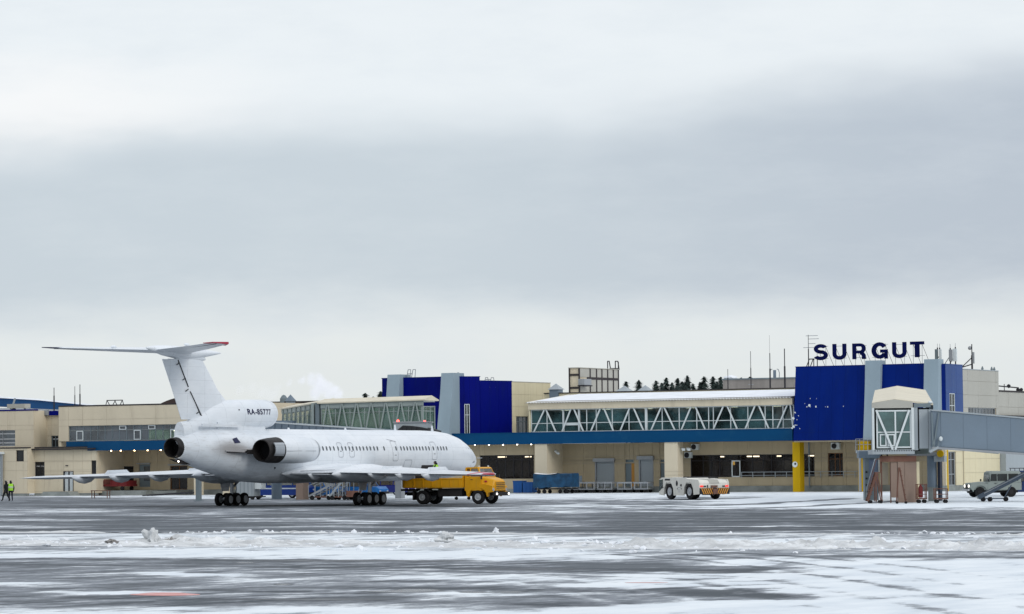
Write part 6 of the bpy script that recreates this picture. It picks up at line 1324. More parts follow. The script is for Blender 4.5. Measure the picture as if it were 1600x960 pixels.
# wings
def wing_sec(r):                                          # leading edge, trailing edge, mid height, relative thickness
    if r < 5.75: f = (r - 1.2) / 4.55; le = 7.9 - f * 3.5; te = -4.55
    else: f = (r - 5.75) / 13.05; le = 4.4 - f * 9.7; te = -4.55 - f * 3.75
    return le, te, 2.36 - max(0, r - 5) * .016 - max(0, 5 - r) * .03, .125 if r < 2 else .125 - .03 * min(1, (r - 2) / 12)
for s in (-1, 1):
    rs = [1.2, 2.4, 4.0, 5.75, 8, 10.5, 13, 15.5, 17.6, 18.45]
    sts = []
    for r in rs:
        le, te, z, t_ = wing_sec(r); sts.append(((le, s * r, z), le - te, t_ * .82, 'z'))
    le, te, z, t_ = wing_sec(18.8); sts.append(((le - .9, s * 18.78, z), le - te - 1.1, .03, 'z'))
    w_ = part(plane, 'wing', aero(MB(), sts, 14), M['paint'], smooth=True)
    le, te, z, _ = wing_sec(18.0)
    part(w_, 'wing_tip', aero(MB(), [((le + .02, s * 17.75, z), le - te + .02, .092, 'z'), ((le - .55, s * 18.5, z), 2.7, .08, 'z'), ((le - 1.2, s * 18.84, z), 1.8, .04, 'z')], 10), M['redtip'] if s < 0 else M['paint'])
    part(w_, 'flap_gap', MB().bar((-3.6, s * 2.2, wing_sec(3)[2] + .17), (-3.6, s * 5.0, wing_sec(5)[2] + .17), .05, .04), M['linegrey']); part(w_, 'flap_gap', MB().bar((-3.3, s * 6.8, 2.36), (-6.6, s * 17.2, 2.17), .05, .03), M['linegrey'])
    part(w_, 'flap_underside', MB().loft([[(-2.8, s * 2.0, 2.2), (-4.6, s * 2.0, 2.33), (-4.6, s * 2.0, 2.27), (-2.8, s * 2.0, 1.95)], [(-2.8, s * 5.1, 2.15), (-4.6, s * 5.1, 2.26), (-4.6, s * 5.1, 2.20), (-2.8, s * 5.1, 1.9)]]), M['paint'])
    for r, xt in ((3.6, -5.0), (9.0, -6.0), (11.7, -7.0), (14.25, -7.95)):
        z = wing_sec(r)[2]; L = 3.0 if r > 5 else 2.0; rg = []
        for f, a, b in ((0, .01, .01), (.10, .07, .10), (.3, .15, .22), (.55, .19, .28), (.8, .15, .22), (1, .04, .05)): rg.append(ring(xt + f * L, z - .04 - .20 * math.sin(f * math.pi) ** .7, a, b, 12, s * r))
        part(w_, 'flap_fairing', MB().loft(rg), M['paint'], smooth=True)
    # gear pod
    rg = []
    for x, a, b, z in ((-5.35, .02, .02, 2.22), (-4.7, .30, .22, 2.2), (-3.8, .58, .42, 2.2), (-2.6, .80, .58, 2.22), (-1.2, .86, .66, 2.26), (.2, .84, .64, 2.28), (1.6, .66, .50, 2.3), (2.8, .3, .2, 2.35)): rg.append(ring(x, z, a, b, 28, s * 5.75))
    part(w_, 'gear_pod', MB().loft(rg), M['paint'], smooth=True)
    rg = []
    for x, a, b in ((-5.1, .05, .05), (-4.3, .35, .25), (-2.5, .75, .50), (2, 1.2, .75), (6.5, .9, .6), (8.6, .2, .2)): rg.append(ring(x, 2.3, a, b, 20, s * 1.55))
    part(w_, 'root_fairing', MB().loft(rg), M['paint'], smooth=True)
    for r, l0, l1 in ((8.0, -2.6, 1.2), (13.2, -5.4, -1.9)):
        z = wing_sec(r)[2]; part(w_, 'wing_fence', MB().prism([(l0, z + .1), (l0 + .5, z + .42), (l1 - .6, z + .46), (l1, z + .12)], s * r - .02, s * r + .02, 'y'), M['paint'])
    # main gear
    g = part(plane, 'main_landing_gear', MB().tube((0, s * 5.75, 1.9), (0, s * 5.75, .52), .14, n=14).tube((0, s * 5.75, 1.2), (1.3, s * 5.75, 2.0), .08, n=8).tube((-1.05, s * 5.75, .5), (1.05, s * 5.75, .5), .11, n=10), M['leadedge'])
    part(g, 'gear_door', MB().prism([(-.7, 2.0), (.9, 2.0), (.6, 1.05), (-.3, 1.05)], s * 5.75 + .62, s * 5.75 + .66, 'y'), M['paint'])
    part(g, 'brake_hose', MB().path([(.1, s * 5.55, 1.8), (.25, s * 5.5, 1.2), (.1, s * 5.55, .6)], .03), M['seam'])
    for x in (-1.03, 0, 1.03):
        part(g, 'axle', MB().tube((x, s * 5.75 - .5, .47), (x, s * 5.75 + .5, .47), .06), M['steel'])
        for dy in (-.42, .42):
            wv_ = part(g, 'wheel', MB().lathe([(-.14, .30), (-.16, .40), (-.12, .455), (0, .468), (.12, .455), (.16, .40), (.14, .30)], (x, s * 5.75 + dy, .467), 'y', 24), M['tyre'], smooth=True)
    # rims are sub-parts of the gear
        for dy in (-.42, .42): part(g, 'rim', MB().lathe([(-.155, .05), (-.165, .12), (-.15, .16), (-.155, .26), (-.16, .28), (.16, .28), (.155, .26), (.15, .16), (.165, .12), (.155, .05)], (x, s * 5.75 + dy, .467), 'y', 16), M['rim'])
ng = part(plane, 'nose_landing_gear', MB().tube((18.9, 0, 2.0), (18.9, 0, .42), .10, n=12).tube((18.9, -.4, .4), (18.9, .4, .4), .06), M['leadedge'])
for dy in (-.28, .28): part(ng, 'wheel', MB().lathe([(-.10, .2), (-.12, .33), (0, .40), (.12, .33), (.10, .2)], (18.9, dy, .4), 'y', 20), M['tyre'], smooth=True)

# ================================================================== VEHICLES (x forward, y left, z up, origin on the ground)
def wheel(parent, x, y, r, w, rim=.55, mt='rim', n=24):
    wv_ = part(parent, 'wheel', MB().lathe([(-w * .42, r * .62), (-w / 2, r * .8), (-w * .42, r * .96), (-w * .2, r), (w * .2, r), (w * .42, r * .96), (w / 2, r * .8), (w * .42, r * .62)], (x, y, r), 'y', n), M['tyre'], smooth=True)
    sg_ = 1 if y > 0 else -1
    part(wv_, 'rim', MB().lathe([(-w * .50, r * .02), (-w * .52, r * .16), (-w * .44, r * .20), (-w * .43, r * rim * .7), (-w * .50, r * rim * .9), (-w * .47, r * rim), (w * .47, r * rim), (w * .50, r * rim * .9), (w * .43, r * rim * .7), (w * .44, r * .20), (w * .52, r * .16), (w * .50, r * .02)], (x, y, r), 'y', 18), M[mt]); return wv_
M['orange'] = mat('yellow_orange_truck_paint', (.66, .32, .004), .42, var=.08, dirt=(.35, .2, .05), dirt_amt=.35)
M['chassis'] = mat('dirty_chassis', (.022, .021, .022), .8, var=.3); M['carglass'] = glass('vehicle_glass', (.02, .026, .028), .93, .08, .5, .35); M['clearglass'] = glass('pale_windscreen', (.16, .18, .18), .55, .05)
M['headl'] = emis('headlamp_glow', (1, .95, .85), 2.2); M['chrome'] = mat('grey_trim', (.45, .46, .48), .35, .5)
# ---- yellow truck
TR = math.radians(-27)
wx, wy = G(748, 788); 
truck = thing_w('flatbed_truck', 'yellow orange long bonnet flatbed truck parked behind the right wing', 'truck', (wx - 2.25 * math.cos(TR) - 1.0 * math.sin(TR), wy - 2.25 * math.sin(TR) + 1.0 * math.cos(TR), 0), TR)
# origin: mid wheelbase; near side is y = -1
def loftx(secs, mt, name, parent=None, smooth=False, label=None):
    """secs: (x, halfwidth_bottom, halfwidth_top, z0, z1)"""
    rg = [[(x, -wb, z0), (x, -wb * 1.0, z0 + (z1 - z0) * .45), (x, -wt, z1 - .06), (x, -wt + .08, z1), (x, wt - .08, z1), (x, wt, z1 - .06), (x, wb, z0 + (z1 - z0) * .45), (x, wb, z0)] for x, wb, wt, z0, z1 in secs]
    return part(parent, name, MB().loft(rg), mt, smooth=smooth, label=label)
F_, R_ = 2.25, -2.25
part(truck, 'chassis', MB().box(-3.9, 3.6, -.42, -.30, .62, .86).box(-3.9, 3.6, .30, .42, .62, .86).box(-3.7, -3.5, -.4, .4, .66, .8).box(3.1, 3.3, -.4, .4, .66, .8), M['chassis'])
part(truck, 'bed_floor', MB().box(-3.75, 1.05, -1.2, 1.2, 1.16, 1.30), M['orange'])
for y0, y1 in ((-1.22, -1.16), (1.16, 1.22)): 
    sd = part(truck, 'drop_side', MB().box(-3.75, 1.05, y0, y1, 1.22, 1.82), M['orange'])
    for k in range(7): x = -3.6 + k * .74; part(sd, 'side_rib', MB().box(x - .04, x + .04, y0 - .03, y1 + .03, 1.24, 1.80), M['orange'])
    part(sd, 'side_rail', MB().box(-3.75, 1.05, y0 - .035, y1 + .035, 1.78, 1.85), M['orange'])
part(truck, 'tailboard', MB().box(-3.81, -3.75, -1.2, 1.2, 1.22, 1.82), M['orange']); part(truck, 'headboard', MB().box(1.06, 1.12, -1.2, 1.2, 1.22, 2.05), M['orange'])
part(truck, 'underbed_box', MB().box(-1.0, .9, -1.02, -.5, .55, 1.12).box(-1.0, .9, .5, 1.02, .55, 1.12), M['chassis']); part(truck, 'tail_ramp', MB().box(-4.1, -3.7, -.9, .9, .95, 1.1), M['chassis'])
loftx([(1.2, 1.12, 1.12, .95, 1.95), (2.55, 1.12, 1.12, .95, 1.95)], M['orange'], 'cab', truck)
# cab glasshouse as posts, roof and panes
roofz = 2.62
part(truck, 'cab_roof', MB().prism([(1.22, roofz - .1), (1.28, roofz), (2.15, roofz), (2.3, roofz - .1)], -1.0, 1.0, 'y'), M['orange'])
for y in (-1, 1):
    part(truck, 'cab_pillar', MB().bar((1.26, y * 1.08, 1.93), (1.28, y * .97, roofz - .06), .12, .08), M['orange']); part(truck, 'cab_pillar', MB().bar((2.5, y * 1.08, 1.93), (2.22, y * .97, roofz - .06), .09, .08), M['orange']); part(truck, 'cab_pillar', MB().bar((1.62, y * 1.08, 1.93), (1.62, y * .97, roofz - .06), .09, .06), M['orange'])
    part(truck, 'side_window', MB().add([(1.64, y * 1.06, 1.95), (2.46, y * 1.06, 1.95), (2.22, y * .965, roofz - .1), (1.64, y * .965, roofz - .1)], [(0, 1, 2, 3)]), M['clearglass'])
    d_ = part(truck, 'door', MB().box(1.62, 2.5, y * 1.12, y * 1.145, .98, 1.93), M['orange']); part(d_, 'handle', MB().box(1.7, 1.86, y * 1.145, y * 1.18, 1.72, 1.76), M['black'])
part(truck, 'windscreen', MB().add([(2.53, -1.02, 1.95), (2.53, 1.02, 1.95), (2.27, .94, roofz - .1), (2.27, -.94, roofz - .1)], [(0, 1, 2, 3)]), M['clearglass']); part(truck, 'rear_wall', MB().box(1.2, 1.25, -1.0, 1.0, 1.9, roofz - .06), M['orange'])
part(truck, 'wiper', MB().bar((2.56, -.4, 1.98), (2.42, -.1, 2.35), .03), M['black'])
loftx([(2.5, 1.08, 1.02, 1.0, 1.93), (2.95, 1.02, .88, .98, 1.84), (3.34, .95, .80, .92, 1.72), (3.44, .9, .74, .95, 1.62)], M['orange'], 'bonnet', truck)
for y in (-1, 1):   # flared front mudguards
    pr = []
    for k in range(9): q = math.pi * (k / 8); pr.append((F_ + .74 * math.cos(q), .52 + .66 * math.sin(q)))
    outer = [(F_ + .85, .80), (F_ + 1.16, .86), (F_ + 1.16, 1.28), (F_ + .6, 1.42), (F_ - .55, 1.40), (F_ - .95, .98), (F_ - .85, .55)]
    part(truck, 'mudguard', MB().prism(pr + outer[::-1], y * .86, y * 1.16, 'y'), M['orange'])
    part(truck, 'headlight', MB().lathe([(0, .13), (.04, .12)], (F_ + 1.16, y * .98, 1.02), 'x', 12), M['chrome'])
    part(truck, 'mirror', MB().box(2.62, 2.70, y * 1.28, y * 1.40, 1.75, 2.1).tube((2.5, y * 1.1, 2.0), (2.64, y * 1.3, 2.0), .02, n=5), M['black'])
    part(truck, 'side_marker', MB().box(2.75, 2.95, y * 1.025, y * 1.045, 1.55, 1.66), M['redtip'])
gr = part(truck, 'grille', MB().box(3.42, 3.48, -.72, .72, 1.02, 1.58), M['orange'])
for k in range(4): part(gr, 'grille_slat', MB().box(3.48, 3.50, -.66, .66, 1.10 + k * .12, 1.15 + k * .12), M['black'])
bp_ = part(truck, 'bumper', MB().box(3.46, 3.62, -1.15, 1.15, .58, .84), M['chassis']); part(bp_, 'bumper_lamp', MB().lump((3.64, -.85, .72), (.06, .10, .08), 1, 2, .02), M['headl']); part(bp_, 'bumper_lamp', MB().lump((3.64, .98, .72), (.06, .10, .08), 1, 2, .02), M['headl'])
for y in (-.7, .7): part(truck, 'roof_lamp', MB().lump((2.15, y, roofz + .05), (.07, .07, .05), 1, 2, .02), M['white_fr'])
for y in (-1.0, 1.0): wheel(truck, F_, y, .50, .30, .50)
for y in (-1.02, -.68, .68, 1.02): wheel(truck, R_, y, .50, .28, .50)
for x in (.3, 1.3): part(truck, 'brake_chamber', MB().lump((x, -.7, .42), (.14, .12, .12), 2, 2, .1), M['chassis'])
for y in (-1, 1): part(truck, 'mud_flap', MB().box(R_ - .78, R_ - .74, y * .6, y * 1.12, .3, 1.1), M['chassis']); part(truck, 'rear_guard', MB().prism([(R_ - .7, .95), (R_ - .4, 1.14), (R_ + .4, 1.14), (R_ + .7, .95), (R_ + .68, .9), (R_ + .38, 1.08), (R_ - .38, 1.08), (R_ - .68, .9)], y * .6, y * 1.15, 'y'), M['chassis'])
cbx = Matrix.Rotation(TR, 3, 'Z') @ Vector((-2.55, .1, 0)) + truck.location
hb_ = thing_w('equipment_box', 'open black equipment box standing on the truck bed beside the worker', 'box', (cbx.x, cbx.y, 1.30), TR)
part(hb_, 'body', MB().box(-.7, .55, -.4, .4, 0, 1.08), M['black']); part(hb_, 'lid', MB().add([(-.72, .4, 1.09), (.57, .4, 1.09), (.57, .62, 1.5), (-.72, .62, 1.5)], [(0, 1, 2, 3)]).add([(-.72, .43, 1.09), (.57, .43, 1.09), (.57, .65, 1.5), (-.72, .65, 1.5)], [(0, 1, 2, 3)]), M['chassis'])
# ---- push-back tug
M['tugw'] = mat('off_white_tug_paint', (.70, .69, .63), .5, var=.05, dirt=(.35, .32, .28), dirt_amt=.45)
TG = math.radians(90 + 28)
gx, gy = G(1094, 781); tug = thing_w('aircraft_tug', 'low white four wheel aircraft tug with black and amber striped rear bumper', 'tug', (gx - .3, gy + 2.6, 0), TG)
# x forward: from -2.95 rear to 3.05 front; far (right) side y negative; the left side y positive is seen
lp = [(-2.9, .42), (-2.9, 1.28), (-2.75, 1.50), (-1.2, 1.56), (-.9, 1.66), (2.6, 1.66), (2.95, 1.52), (3.02, .36)]
def side_plate(y0, y1):
    # wheel arches cut as octagon corners
    P_ = [(3.02, .36), (2.35, .30)]
    P_ = [(-2.9, .42), (-2.9, 1.28), (-2.75, 1.50), (-1.2, 1.56), (-.9, 1.66), (2.6, 1.66), (2.95, 1.52), (3.02, .36), (2.30, .30), (2.25, .85), (1.95, 1.28), (1.25, 1.28), (.92, .85), (.86, .30), (-.62, .30), (-.68, .85), (-.98, 1.28), (-1.68, 1.28), (-1.98, .85), (-2.05, .36)]
    return MB().prism(P_, y0, y1, 'y')
for s in (-1, 1):
    sp_l = part(tug, 'side_plate', side_plate(s * 1.22, s * 1.30), M['tugw'])
    part(sp_l, 'side_vent', MB().lump((.35, s * 1.31, 1.22), (.14, .03, .22), 1, 2, .02), M['black']); part(sp_l, 'side_vent', MB().box(-.35, -.18, s * 1.30, s * 1.33, 1.0, 1.16), M['black'])
    for x in (.28, -.3): part(sp_l, 'latch', MB().box(x - .05, x + .05, s * 1.30, s * 1.32, .78, .84), M['black'])
    part(sp_l, 'side_lettering', MB().box(-.22, .28, s * 1.30, s * 1.31, .88, .93).box(-.1, .2, s * 1.30, s * 1.31, .70, .75).box(-.1, .2, s * 1.30, s * 1.31, .56, .60), M['chrome'])
    part(sp_l, 'top_slot', MB().box(1.35, 2.1, s * 1.30, s * 1.32, 1.44, 1.56), M['black'])
    part(sp_l, 'cab_window', MB().prism([(2.42, 1.52), (2.42, .92), (2.98, .62), (2.92, 1.48)], s * 1.301, s * 1.325, 'y'), M['glass_cab']); part(sp_l, 'cab_step', MB().box(2.35, 2.7, s * 1.30, s * 1.33, .86, .92), M['black'])
    for x in (1.6, -1.32): wheel(tug, x, s * 1.05, .60, .34, .52)
part(tug, 'body', MB().prism([(-2.88, .45), (-2.88, 1.26), (-2.62, 1.47), (-1.2, 1.53), (-.9, 1.63), (2.58, 1.63), (2.92, 1.5), (3.0, .4), (2.3, .4), (2.3, 1.2), (.9, 1.2), (.8, .4), (-.6, .4), (-.7, 1.2), (-2.0, 1.2), (-2.1, .45)], -1.215, 1.215, 'y'), M['tugw'])
part(tug, 'deck_hatch', MB().box(-.75, .1, -.9, .9, 1.635, 1.72), M['black']); part(tug, 'deck_cover', MB().box(.15, 1.6, -.95, .95, 1.635, 1.69), M['tugw']); part(tug, 'deck_rail', MB().box(-2.3, -.9, -.75, -.68, 1.58, 1.66), M['black'])
part(tug, 'rear_slope', MB().prism([(-2.93, 1.24), (-2.66, 1.49), (-1.3, 1.56), (-1.3, 1.5), (-2.6, 1.44), (-2.88, 1.2)], -.45, .40, 'y'), M['pale'])
bmp = part(tug, 'rear_bumper', MB().box(-3.02, -2.9, -1.28, 1.28, .40, .86), M['black'])
M['amber'] = mat('amber_stripe', (.60, .27, .04), .6)
for s in (-1, 1):
    for k in range(6):
        y0 = s * (1.22 - k * .185); a, b = y0, y0 - s * .09
        part(bmp, 'warning_stripe', MB().prism([(a, .85), (b, .85), (b + s * -.22 + 0, .41), (a + s * -.22, .41)], -3.032, -3.021, 'x'), M['amber'])
    part(tug, 'tail_lamp', MB().box(-2.94, -2.90, s * .98, s * 1.24, .95, 1.06), M['tail']); part(tug, 'tail_lamp', MB().box(-2.93, -2.90, s * .72, s * .94, .95, 1.04), M['black'])
part(tug, 'tow_hitch', MB().box(-3.15, -3.03, -.18, .22, .42, .80).box(-3.0, -2.88, -.25, .3, .9, 1.06), M['rust']); part(tug, 'rear_grip', MB().box(-2.94, -2.9, .55, .62, .9, 1.08), M['black'])
# ---- off-road car
M['jeep'] = mat('pale_grey_green_car_paint', (.23, .265, .25), .55, var=.06, dirt=(.2, .2, .18), dirt_amt=.35)
JR = math.radians(180 + 9); jx, jy = G(1524.5, 777.5)
jeep = thing_w('offroad_car', 'grey green boxy off-road car behind the dark conveyor at the right edge', 'car', (jx + 1.38, jy + .9, 0), JR)
loftx([(-2.0, .80, .80, .52, 1.12), (.55, .84, .84, .50, 1.14), (.7, .80, .78, .52, 1.16), (1.85, .76, .70, .56, 1.06), (1.95, .70, .62, .60, 1.0)], M['jeep'], 'body', jeep)
loftx([(-1.98, .80, .74, 1.1, 1.80), (-1.9, .80, .72, 1.1, 1.92), (.2, .80, .72, 1.1, 1.94), (.42, .80, .70, 1.1, 1.84)], M['jeep'], 'hard_top', jeep)
for y in (-1, 1):
    for x0, x1 in ((-1.75, -1.0), (-.9, -.15), (-.1, .40)): part(jeep, 'side_window', MB().add([(x0, y * .815, 1.2), (x1, y * .815, 1.2), (x1 - (.08 if x1 > .3 else 0), y * .808, 1.72), (x0, y * .808, 1.72)], [(0, 1, 2, 3)]), M['carglass'])
    d_ = part(jeep, 'door', MB().box(-.12, .62, y * .842, y * .856, .56, 1.12), M['jeep']); part(d_, 'handle', MB().box(-.05, .1, y * .856, y * .89, 1.0, 1.04), M['black']); part(jeep, 'door', MB().box(-.95, -.16, y * .835, y * .85, .56, 1.12), M['jeep'])
    pr = [(1.2 + .52 * math.cos(math.pi * k / 8), .42 + .46 * math.sin(math.pi * k / 8)) for k in range(9)]
    part(jeep, 'front_fender', MB().prism(pr + [(.66, .60), (.62, 1.0), (1.9, .98), (1.98, .72), (1.82, .56)], y * .70, y * .90, 'y'), M['jeep'])
    part(jeep, 'headlight', MB().lathe([(0, .11), (.05, .09)], (1.95, y * .5, .84), 'x', 12), M['headl']); wheel(jeep, 1.2, y * .74, .39, .24, .42, 'chassis'); wheel(jeep, -1.2, y * .74, .39, .24, .42, 'chassis')
    part(jeep, 'mirror', MB().box(.55, .62, y * .9, y * 1.05, 1.18, 1.34), M['black'])
part(jeep, 'windscreen', MB().add([(.52, -.72, 1.18), (.52, .72, 1.18), (.40, .66, 1.76), (.40, -.66, 1.76)], [(0, 1, 2, 3)]), M['clearglass'])
part(jeep, 'front_bumper', MB().box(2.0, 2.12, -.78, .78, .48, .62), M['chrome']); part(jeep, 'grille', MB().box(1.95, 1.98, -.35, .35, .66, .92), M['black']); part(jeep, 'underbody', MB().box(-1.8, 1.8, -.5, .5, .32, .54), M['chassis']); part(jeep, 'spare_wheel', MB().lathe([(-.1, .3), (-.08, .37), (.08, .37), (.1, .3)], (-2.12, 0, 1.0), 'x', 18), M['tyre'])
# ---- belt conveyor
cx_, cy_ = G(1534, 784); CR = math.radians(-12)
cvb = thing_w('belt_conveyor', 'dark blue grey baggage belt conveyor rising to the right edge on small wheels', 'conveyor', (cx_, cy_, 0), CR)
M['convey'] = mat('dark_blue_grey_steel', (.07, .095, .13), .5, dirt=(.2, .22, .25), dirt_amt=.4)
sl_ = .50
for y in (-.45, .45): part(cvb, 'side_rail', MB().bar((-.2, y, .28), (6.5, y, .28 + 6.7 * sl_), .05, .30, (0, 0, 1)), M['convey'])
part(cvb, 'belt', MB().bar((-.15, 0, .36), (6.5, 0, .36 + 6.7 * sl_), .84, .06), M['tyre']); part(cvb, 'end_roller', MB().tube((-.2, -.45, .3), (-.2, .45, .3), .12, n=12), M['steel'])
for k in range(9): x = .4 + k * .7; part(cvb, 'cross_roller', MB().tube((x, -.44, .20 + (x + .2) * sl_), (x, .44, .20 + (x + .2) * sl_), .05), M['steel'])
part(cvb, 'hand_tube', MB().tube((.2, -.52, .55), (6.5, -.52, .55 + 6.3 * sl_), .035), M['steel']); part(cvb, 'axle_frame', MB().bar((.1, -.4, .2), (1.7, -.4, .2), .08).bar((1.5, -.4, .2), (2.0, -.4, .2 + 2.0 * sl_ * .9), .07).bar((4.5, -.4, .15), (4.5, -.4, 2.5), .08), M['convey'])
for x in (.1, .55, 1.6, 4.5): 
    for y in (-.42, .42): part(cvb, 'wheel', MB().lathe([(-.05, .10), (-.04, .15), (.04, .15), (.05, .10)], (x, y, .15), 'y', 14), M['tyre'])
# ---- vans and cars seen under the fuselage and at the right edge
def van(px, py, rot, L, Wd, H, zs, col, label, nose=.7, win=M['clearglass'], roofcol=None, cat='van', name='service_van', group=None, rack=False, stripe=None, glow=False):
    x, y = G(px, py); t = thing_w(name, label, cat, (x, y, 0), math.radians(rot), group); h = L / 2; wr = .36 if H > 1.7 else .31; w2 = Wd / 2
    loftx([(-h, w2 - .05, w2 - .05, .32, zs), (-h + .1, w2, w2, .28, zs), (h - .3, w2, w2, .28, zs), (h, w2 - .1, w2 - .12, .34, zs - .22)], col, 'body', t)
    x0, x1, x2 = -h + .08, h - nose - .55, h - nose
    part(t, 'roof', MB().prism([(x0 + .05, H - .09), (x0 + .15, H), (x1 - .05, H), (x1 + .1, H - .09)], -w2 + .1, w2 - .1, 'y'), roofcol or col)
    n = max(2, int((x1 - x0) / 1.15))
    for s in (-1, 1):
        for k in range(n + 1): xx = x0 + (x1 - x0) * k / n; part(t, 'roof_pillar', MB().bar((xx + .04, s * (w2 - .02), zs - .04), (xx + .04, s * (w2 - .12), H - .06), .09, .05), col)
        for k in range(n): a, b = x0 + (x1 - x0) * k / n + .1, x0 + (x1 - x0) * (k + 1) / n - .02; part(t, 'side_window', MB().add([(a, s * (w2 - .03), zs), (b, s * (w2 - .03), zs), (b, s * (w2 - .12), H - .08), (a, s * (w2 - .12), H - .08)], [(0, 1, 2, 3)]), win)
        part(t, 'front_pillar', MB().bar((x2, s * (w2 - .05), zs - .1), (x1 + .05, s * (w2 - .14), H - .05), .08, .05), col)
        if stripe: part(t, 'side_stripe', MB().box(-h + .3, h - .5, s * (w2 + .001), s * (w2 + .012), zs - .34, zs - .24), stripe)
        wheel(t, h - nose - .25 if nose > .5 else h - 1.1, s * (w2 - .13), wr, .22); wheel(t, -h + .85, s * (w2 - .13), wr, .22)
        part(t, 'headlight', MB().lump((h - .02, s * (w2 - .28), zs - .42), (.05, .14, .08), 1, 2, .02), M['headl'] if glow else M['chrome'])
    part(t, 'windscreen', MB().add([(x2, -w2 + .1, zs - .08), (x2, w2 - .1, zs - .08), (x1 + .1, w2 - .16, H - .08), (x1 + .1, -w2 + .16, H - .08)], [(0, 1, 2, 3)]), win)
    part(t, 'front_bumper', MB().box(h - .05, h + .08, -w2 + .1, w2 - .1, .3, .5), M['black']); part(t, 'rear_bumper', MB().box(-h - .06, -h + .03, -w2 + .1, w2 - .1, .3, .5), M['black'])
    if rack:
        mb = MB()
        for s in (-1, 1): mb.box(x0 + .2, x1, s * (w2 - .15) - .02, s * (w2 - .15) + .02, H + .18, H + .22)
        k = x0 + .2
        while k < x1: mb.box(k, k + .04, -w2 + .15, w2 - .15, H + .17, H + .2); mb.box(k, k + .04, -w2 + .14, -w2 + .18, H, H + .2); k += .35
        part(t, 'roof_rack', mb, M['black'])
    return t
M['vblue'] = mat('royal_blue_vehicle_paint', (.004, .035, .22), .35); M['lblue'] = mat('light_blue_vehicle_paint', (.012, .12, .36), .35); M['dblue'] = mat('dark_navy_vehicle_paint', (.006, .012, .13), .35); M['nblue'] = mat('navy_van_paint', (.006, .025, .10), .4)
van(433, 778.8, -29, 6.6, 2.1, 2.5, 1.15, M['vblue'], 'royal blue minibus with a white stripe, seen below the rear fuselage', .5, stripe=M['white_fr'], group='blue service vehicles under the fuselage')
van(503, 778, -29, 3.6, 1.8, 1.7, 1.0, M['lblue'], 'light blue small car behind the grey steps right of the brown pillar', .9, cat='car', name='service_car', group='blue service vehicles under the fuselage')
van(565, 777.3, -29, 4.6, 1.8, 1.55, .95, M['lblue'], 'light blue car with dark windows just left of the right main gear', 1.0, M['glass_dark'], cat='car', name='service_car', roofcol=M['dblue'], group='blue service vehicles under the fuselage')
van(612, 774, -29, 4.4, 1.8, 1.5, .95, M['dblue'], 'dark navy car with headlamps showing behind the rear of the yellow truck', 1.0, M['glass_dark'], cat='car', name='service_car', group='blue service vehicles under the fuselage', glow=True)
van(1602, 774.5, 183, 5.0, 1.95, 1.9, 1.1, M['nblue'], 'navy blue van with a roof rack cut off by the right edge', .9, M['glass_dark'], rack=True)
# grey ground power unit beside the left main gear
gx, gy = G(389, 781); gp = thing_w('ground_power_unit', 'pale grey equipment cabinet trailer between the left main gear and the blue minibus', 'ground equipment', (gx, gy, 0), math.radians(-20))
part(gp, 'cabinet', MB().box(-.9, .75, -.7, .7, .3, 1.75), M['tunlt'])
for k in range(5): part(gp, 'door_seam', MB().box(-.85 + k * .36, -.82 + k * .36, -.72, -.70, .35, 1.7), M['grey_fr'])
part(gp, 'front_shelf', MB().box(.76, 1.35, -.5, .5, .9, 1.6), M['white_fr']); part(gp, 'base_frame', MB().box(-.9, 1.3, -.6, .6, .2, .3), M['chassis'])
for x in (-.6, .6):
    for y in (-.6, .6): part(gp, 'wheel', MB().lathe([(-.07, .14), (-.06, .2), (.06, .2), (.07, .14)], (x, y, .2), 'y', 14), M['tyre'])
# passenger steps under the wing (grey, red wheels)
def grey_steps(px, py, w_, h, label, mts):
    x, y = G(px, py); t = thing_w('passenger_steps', label, 'mobile steps', (x, y, 0), math.radians(-24), 'mobile steps parked under the right wing')
    for yy in (-.6, .6):
        part(t, 'stringer', MB().bar((-w_ / 2, yy, .3), (w_ / 2, yy, h), .06, .16, (0, 0, 1)), M[mts]); part(t, 'handrail', MB().path([(-w_ / 2, yy, .4), (-w_ / 2, yy, 1.2), (w_ / 2, yy, h + .6)], .03), M['steel'])
        for k in range(4): xx = -w_ / 2 + w_ * (k + 1) / 4; zz = .3 + (h - .3) * (k + 1) / 4; part(t, 'baluster', MB().tube((xx, yy, zz), (xx, yy, zz + .65), .02, n=5), M['steel']); part(t, 'leg', MB().bar((xx, yy, .25), (xx, yy, zz), .05), M[mts])
    for k in range(6): xx = -w_ / 2 + w_ * (k + .5) / 6; zz = .3 + (h - .3) * (k + .5) / 6; part(t, 'tread', MB().box(xx - .15, xx + .15, -.58, .58, zz, zz + .04), M['steel'])
    part(t, 'undercarriage', MB().box(-w_ / 2, w_ / 2, -.5, .5, .2, .32), M['rust'])
    for xx in (-w_ * .35, w_ * .35):
        for yy in (-.6, .6): part(t, 'wheel', MB().lathe([(-.06, .13), (-.05, .19), (.05, .19), (.06, .13)], (xx, yy, .19), 'y', 14), M['tyre'])
grey_steps(506, 781.5, 2.2, 1.3, 'grey mobile steps with red brown undercarriage right of the brown pillar', 'steel')
grey_steps(534, 781.5, 1.6, 2.0, 'taller grey mobile steps nearer the right main gear', 'tunlt')
x, y = G(553, 781.5); rc_ = thing_w('red_cart', 'small red brown tool cart standing just left of the right main gear', 'cart', (x, y, 0), math.radians(-24))
part(rc_, 'tray', MB().box(-.5, .5, -.4, .4, .25, .75), M['rust']); part(rc_, 'handle', MB().path([(.5, -.3, .5), (.75, -.3, 1.1), (.75, .3, 1.1), (.5, .3, .5)], .03), M['steel'])
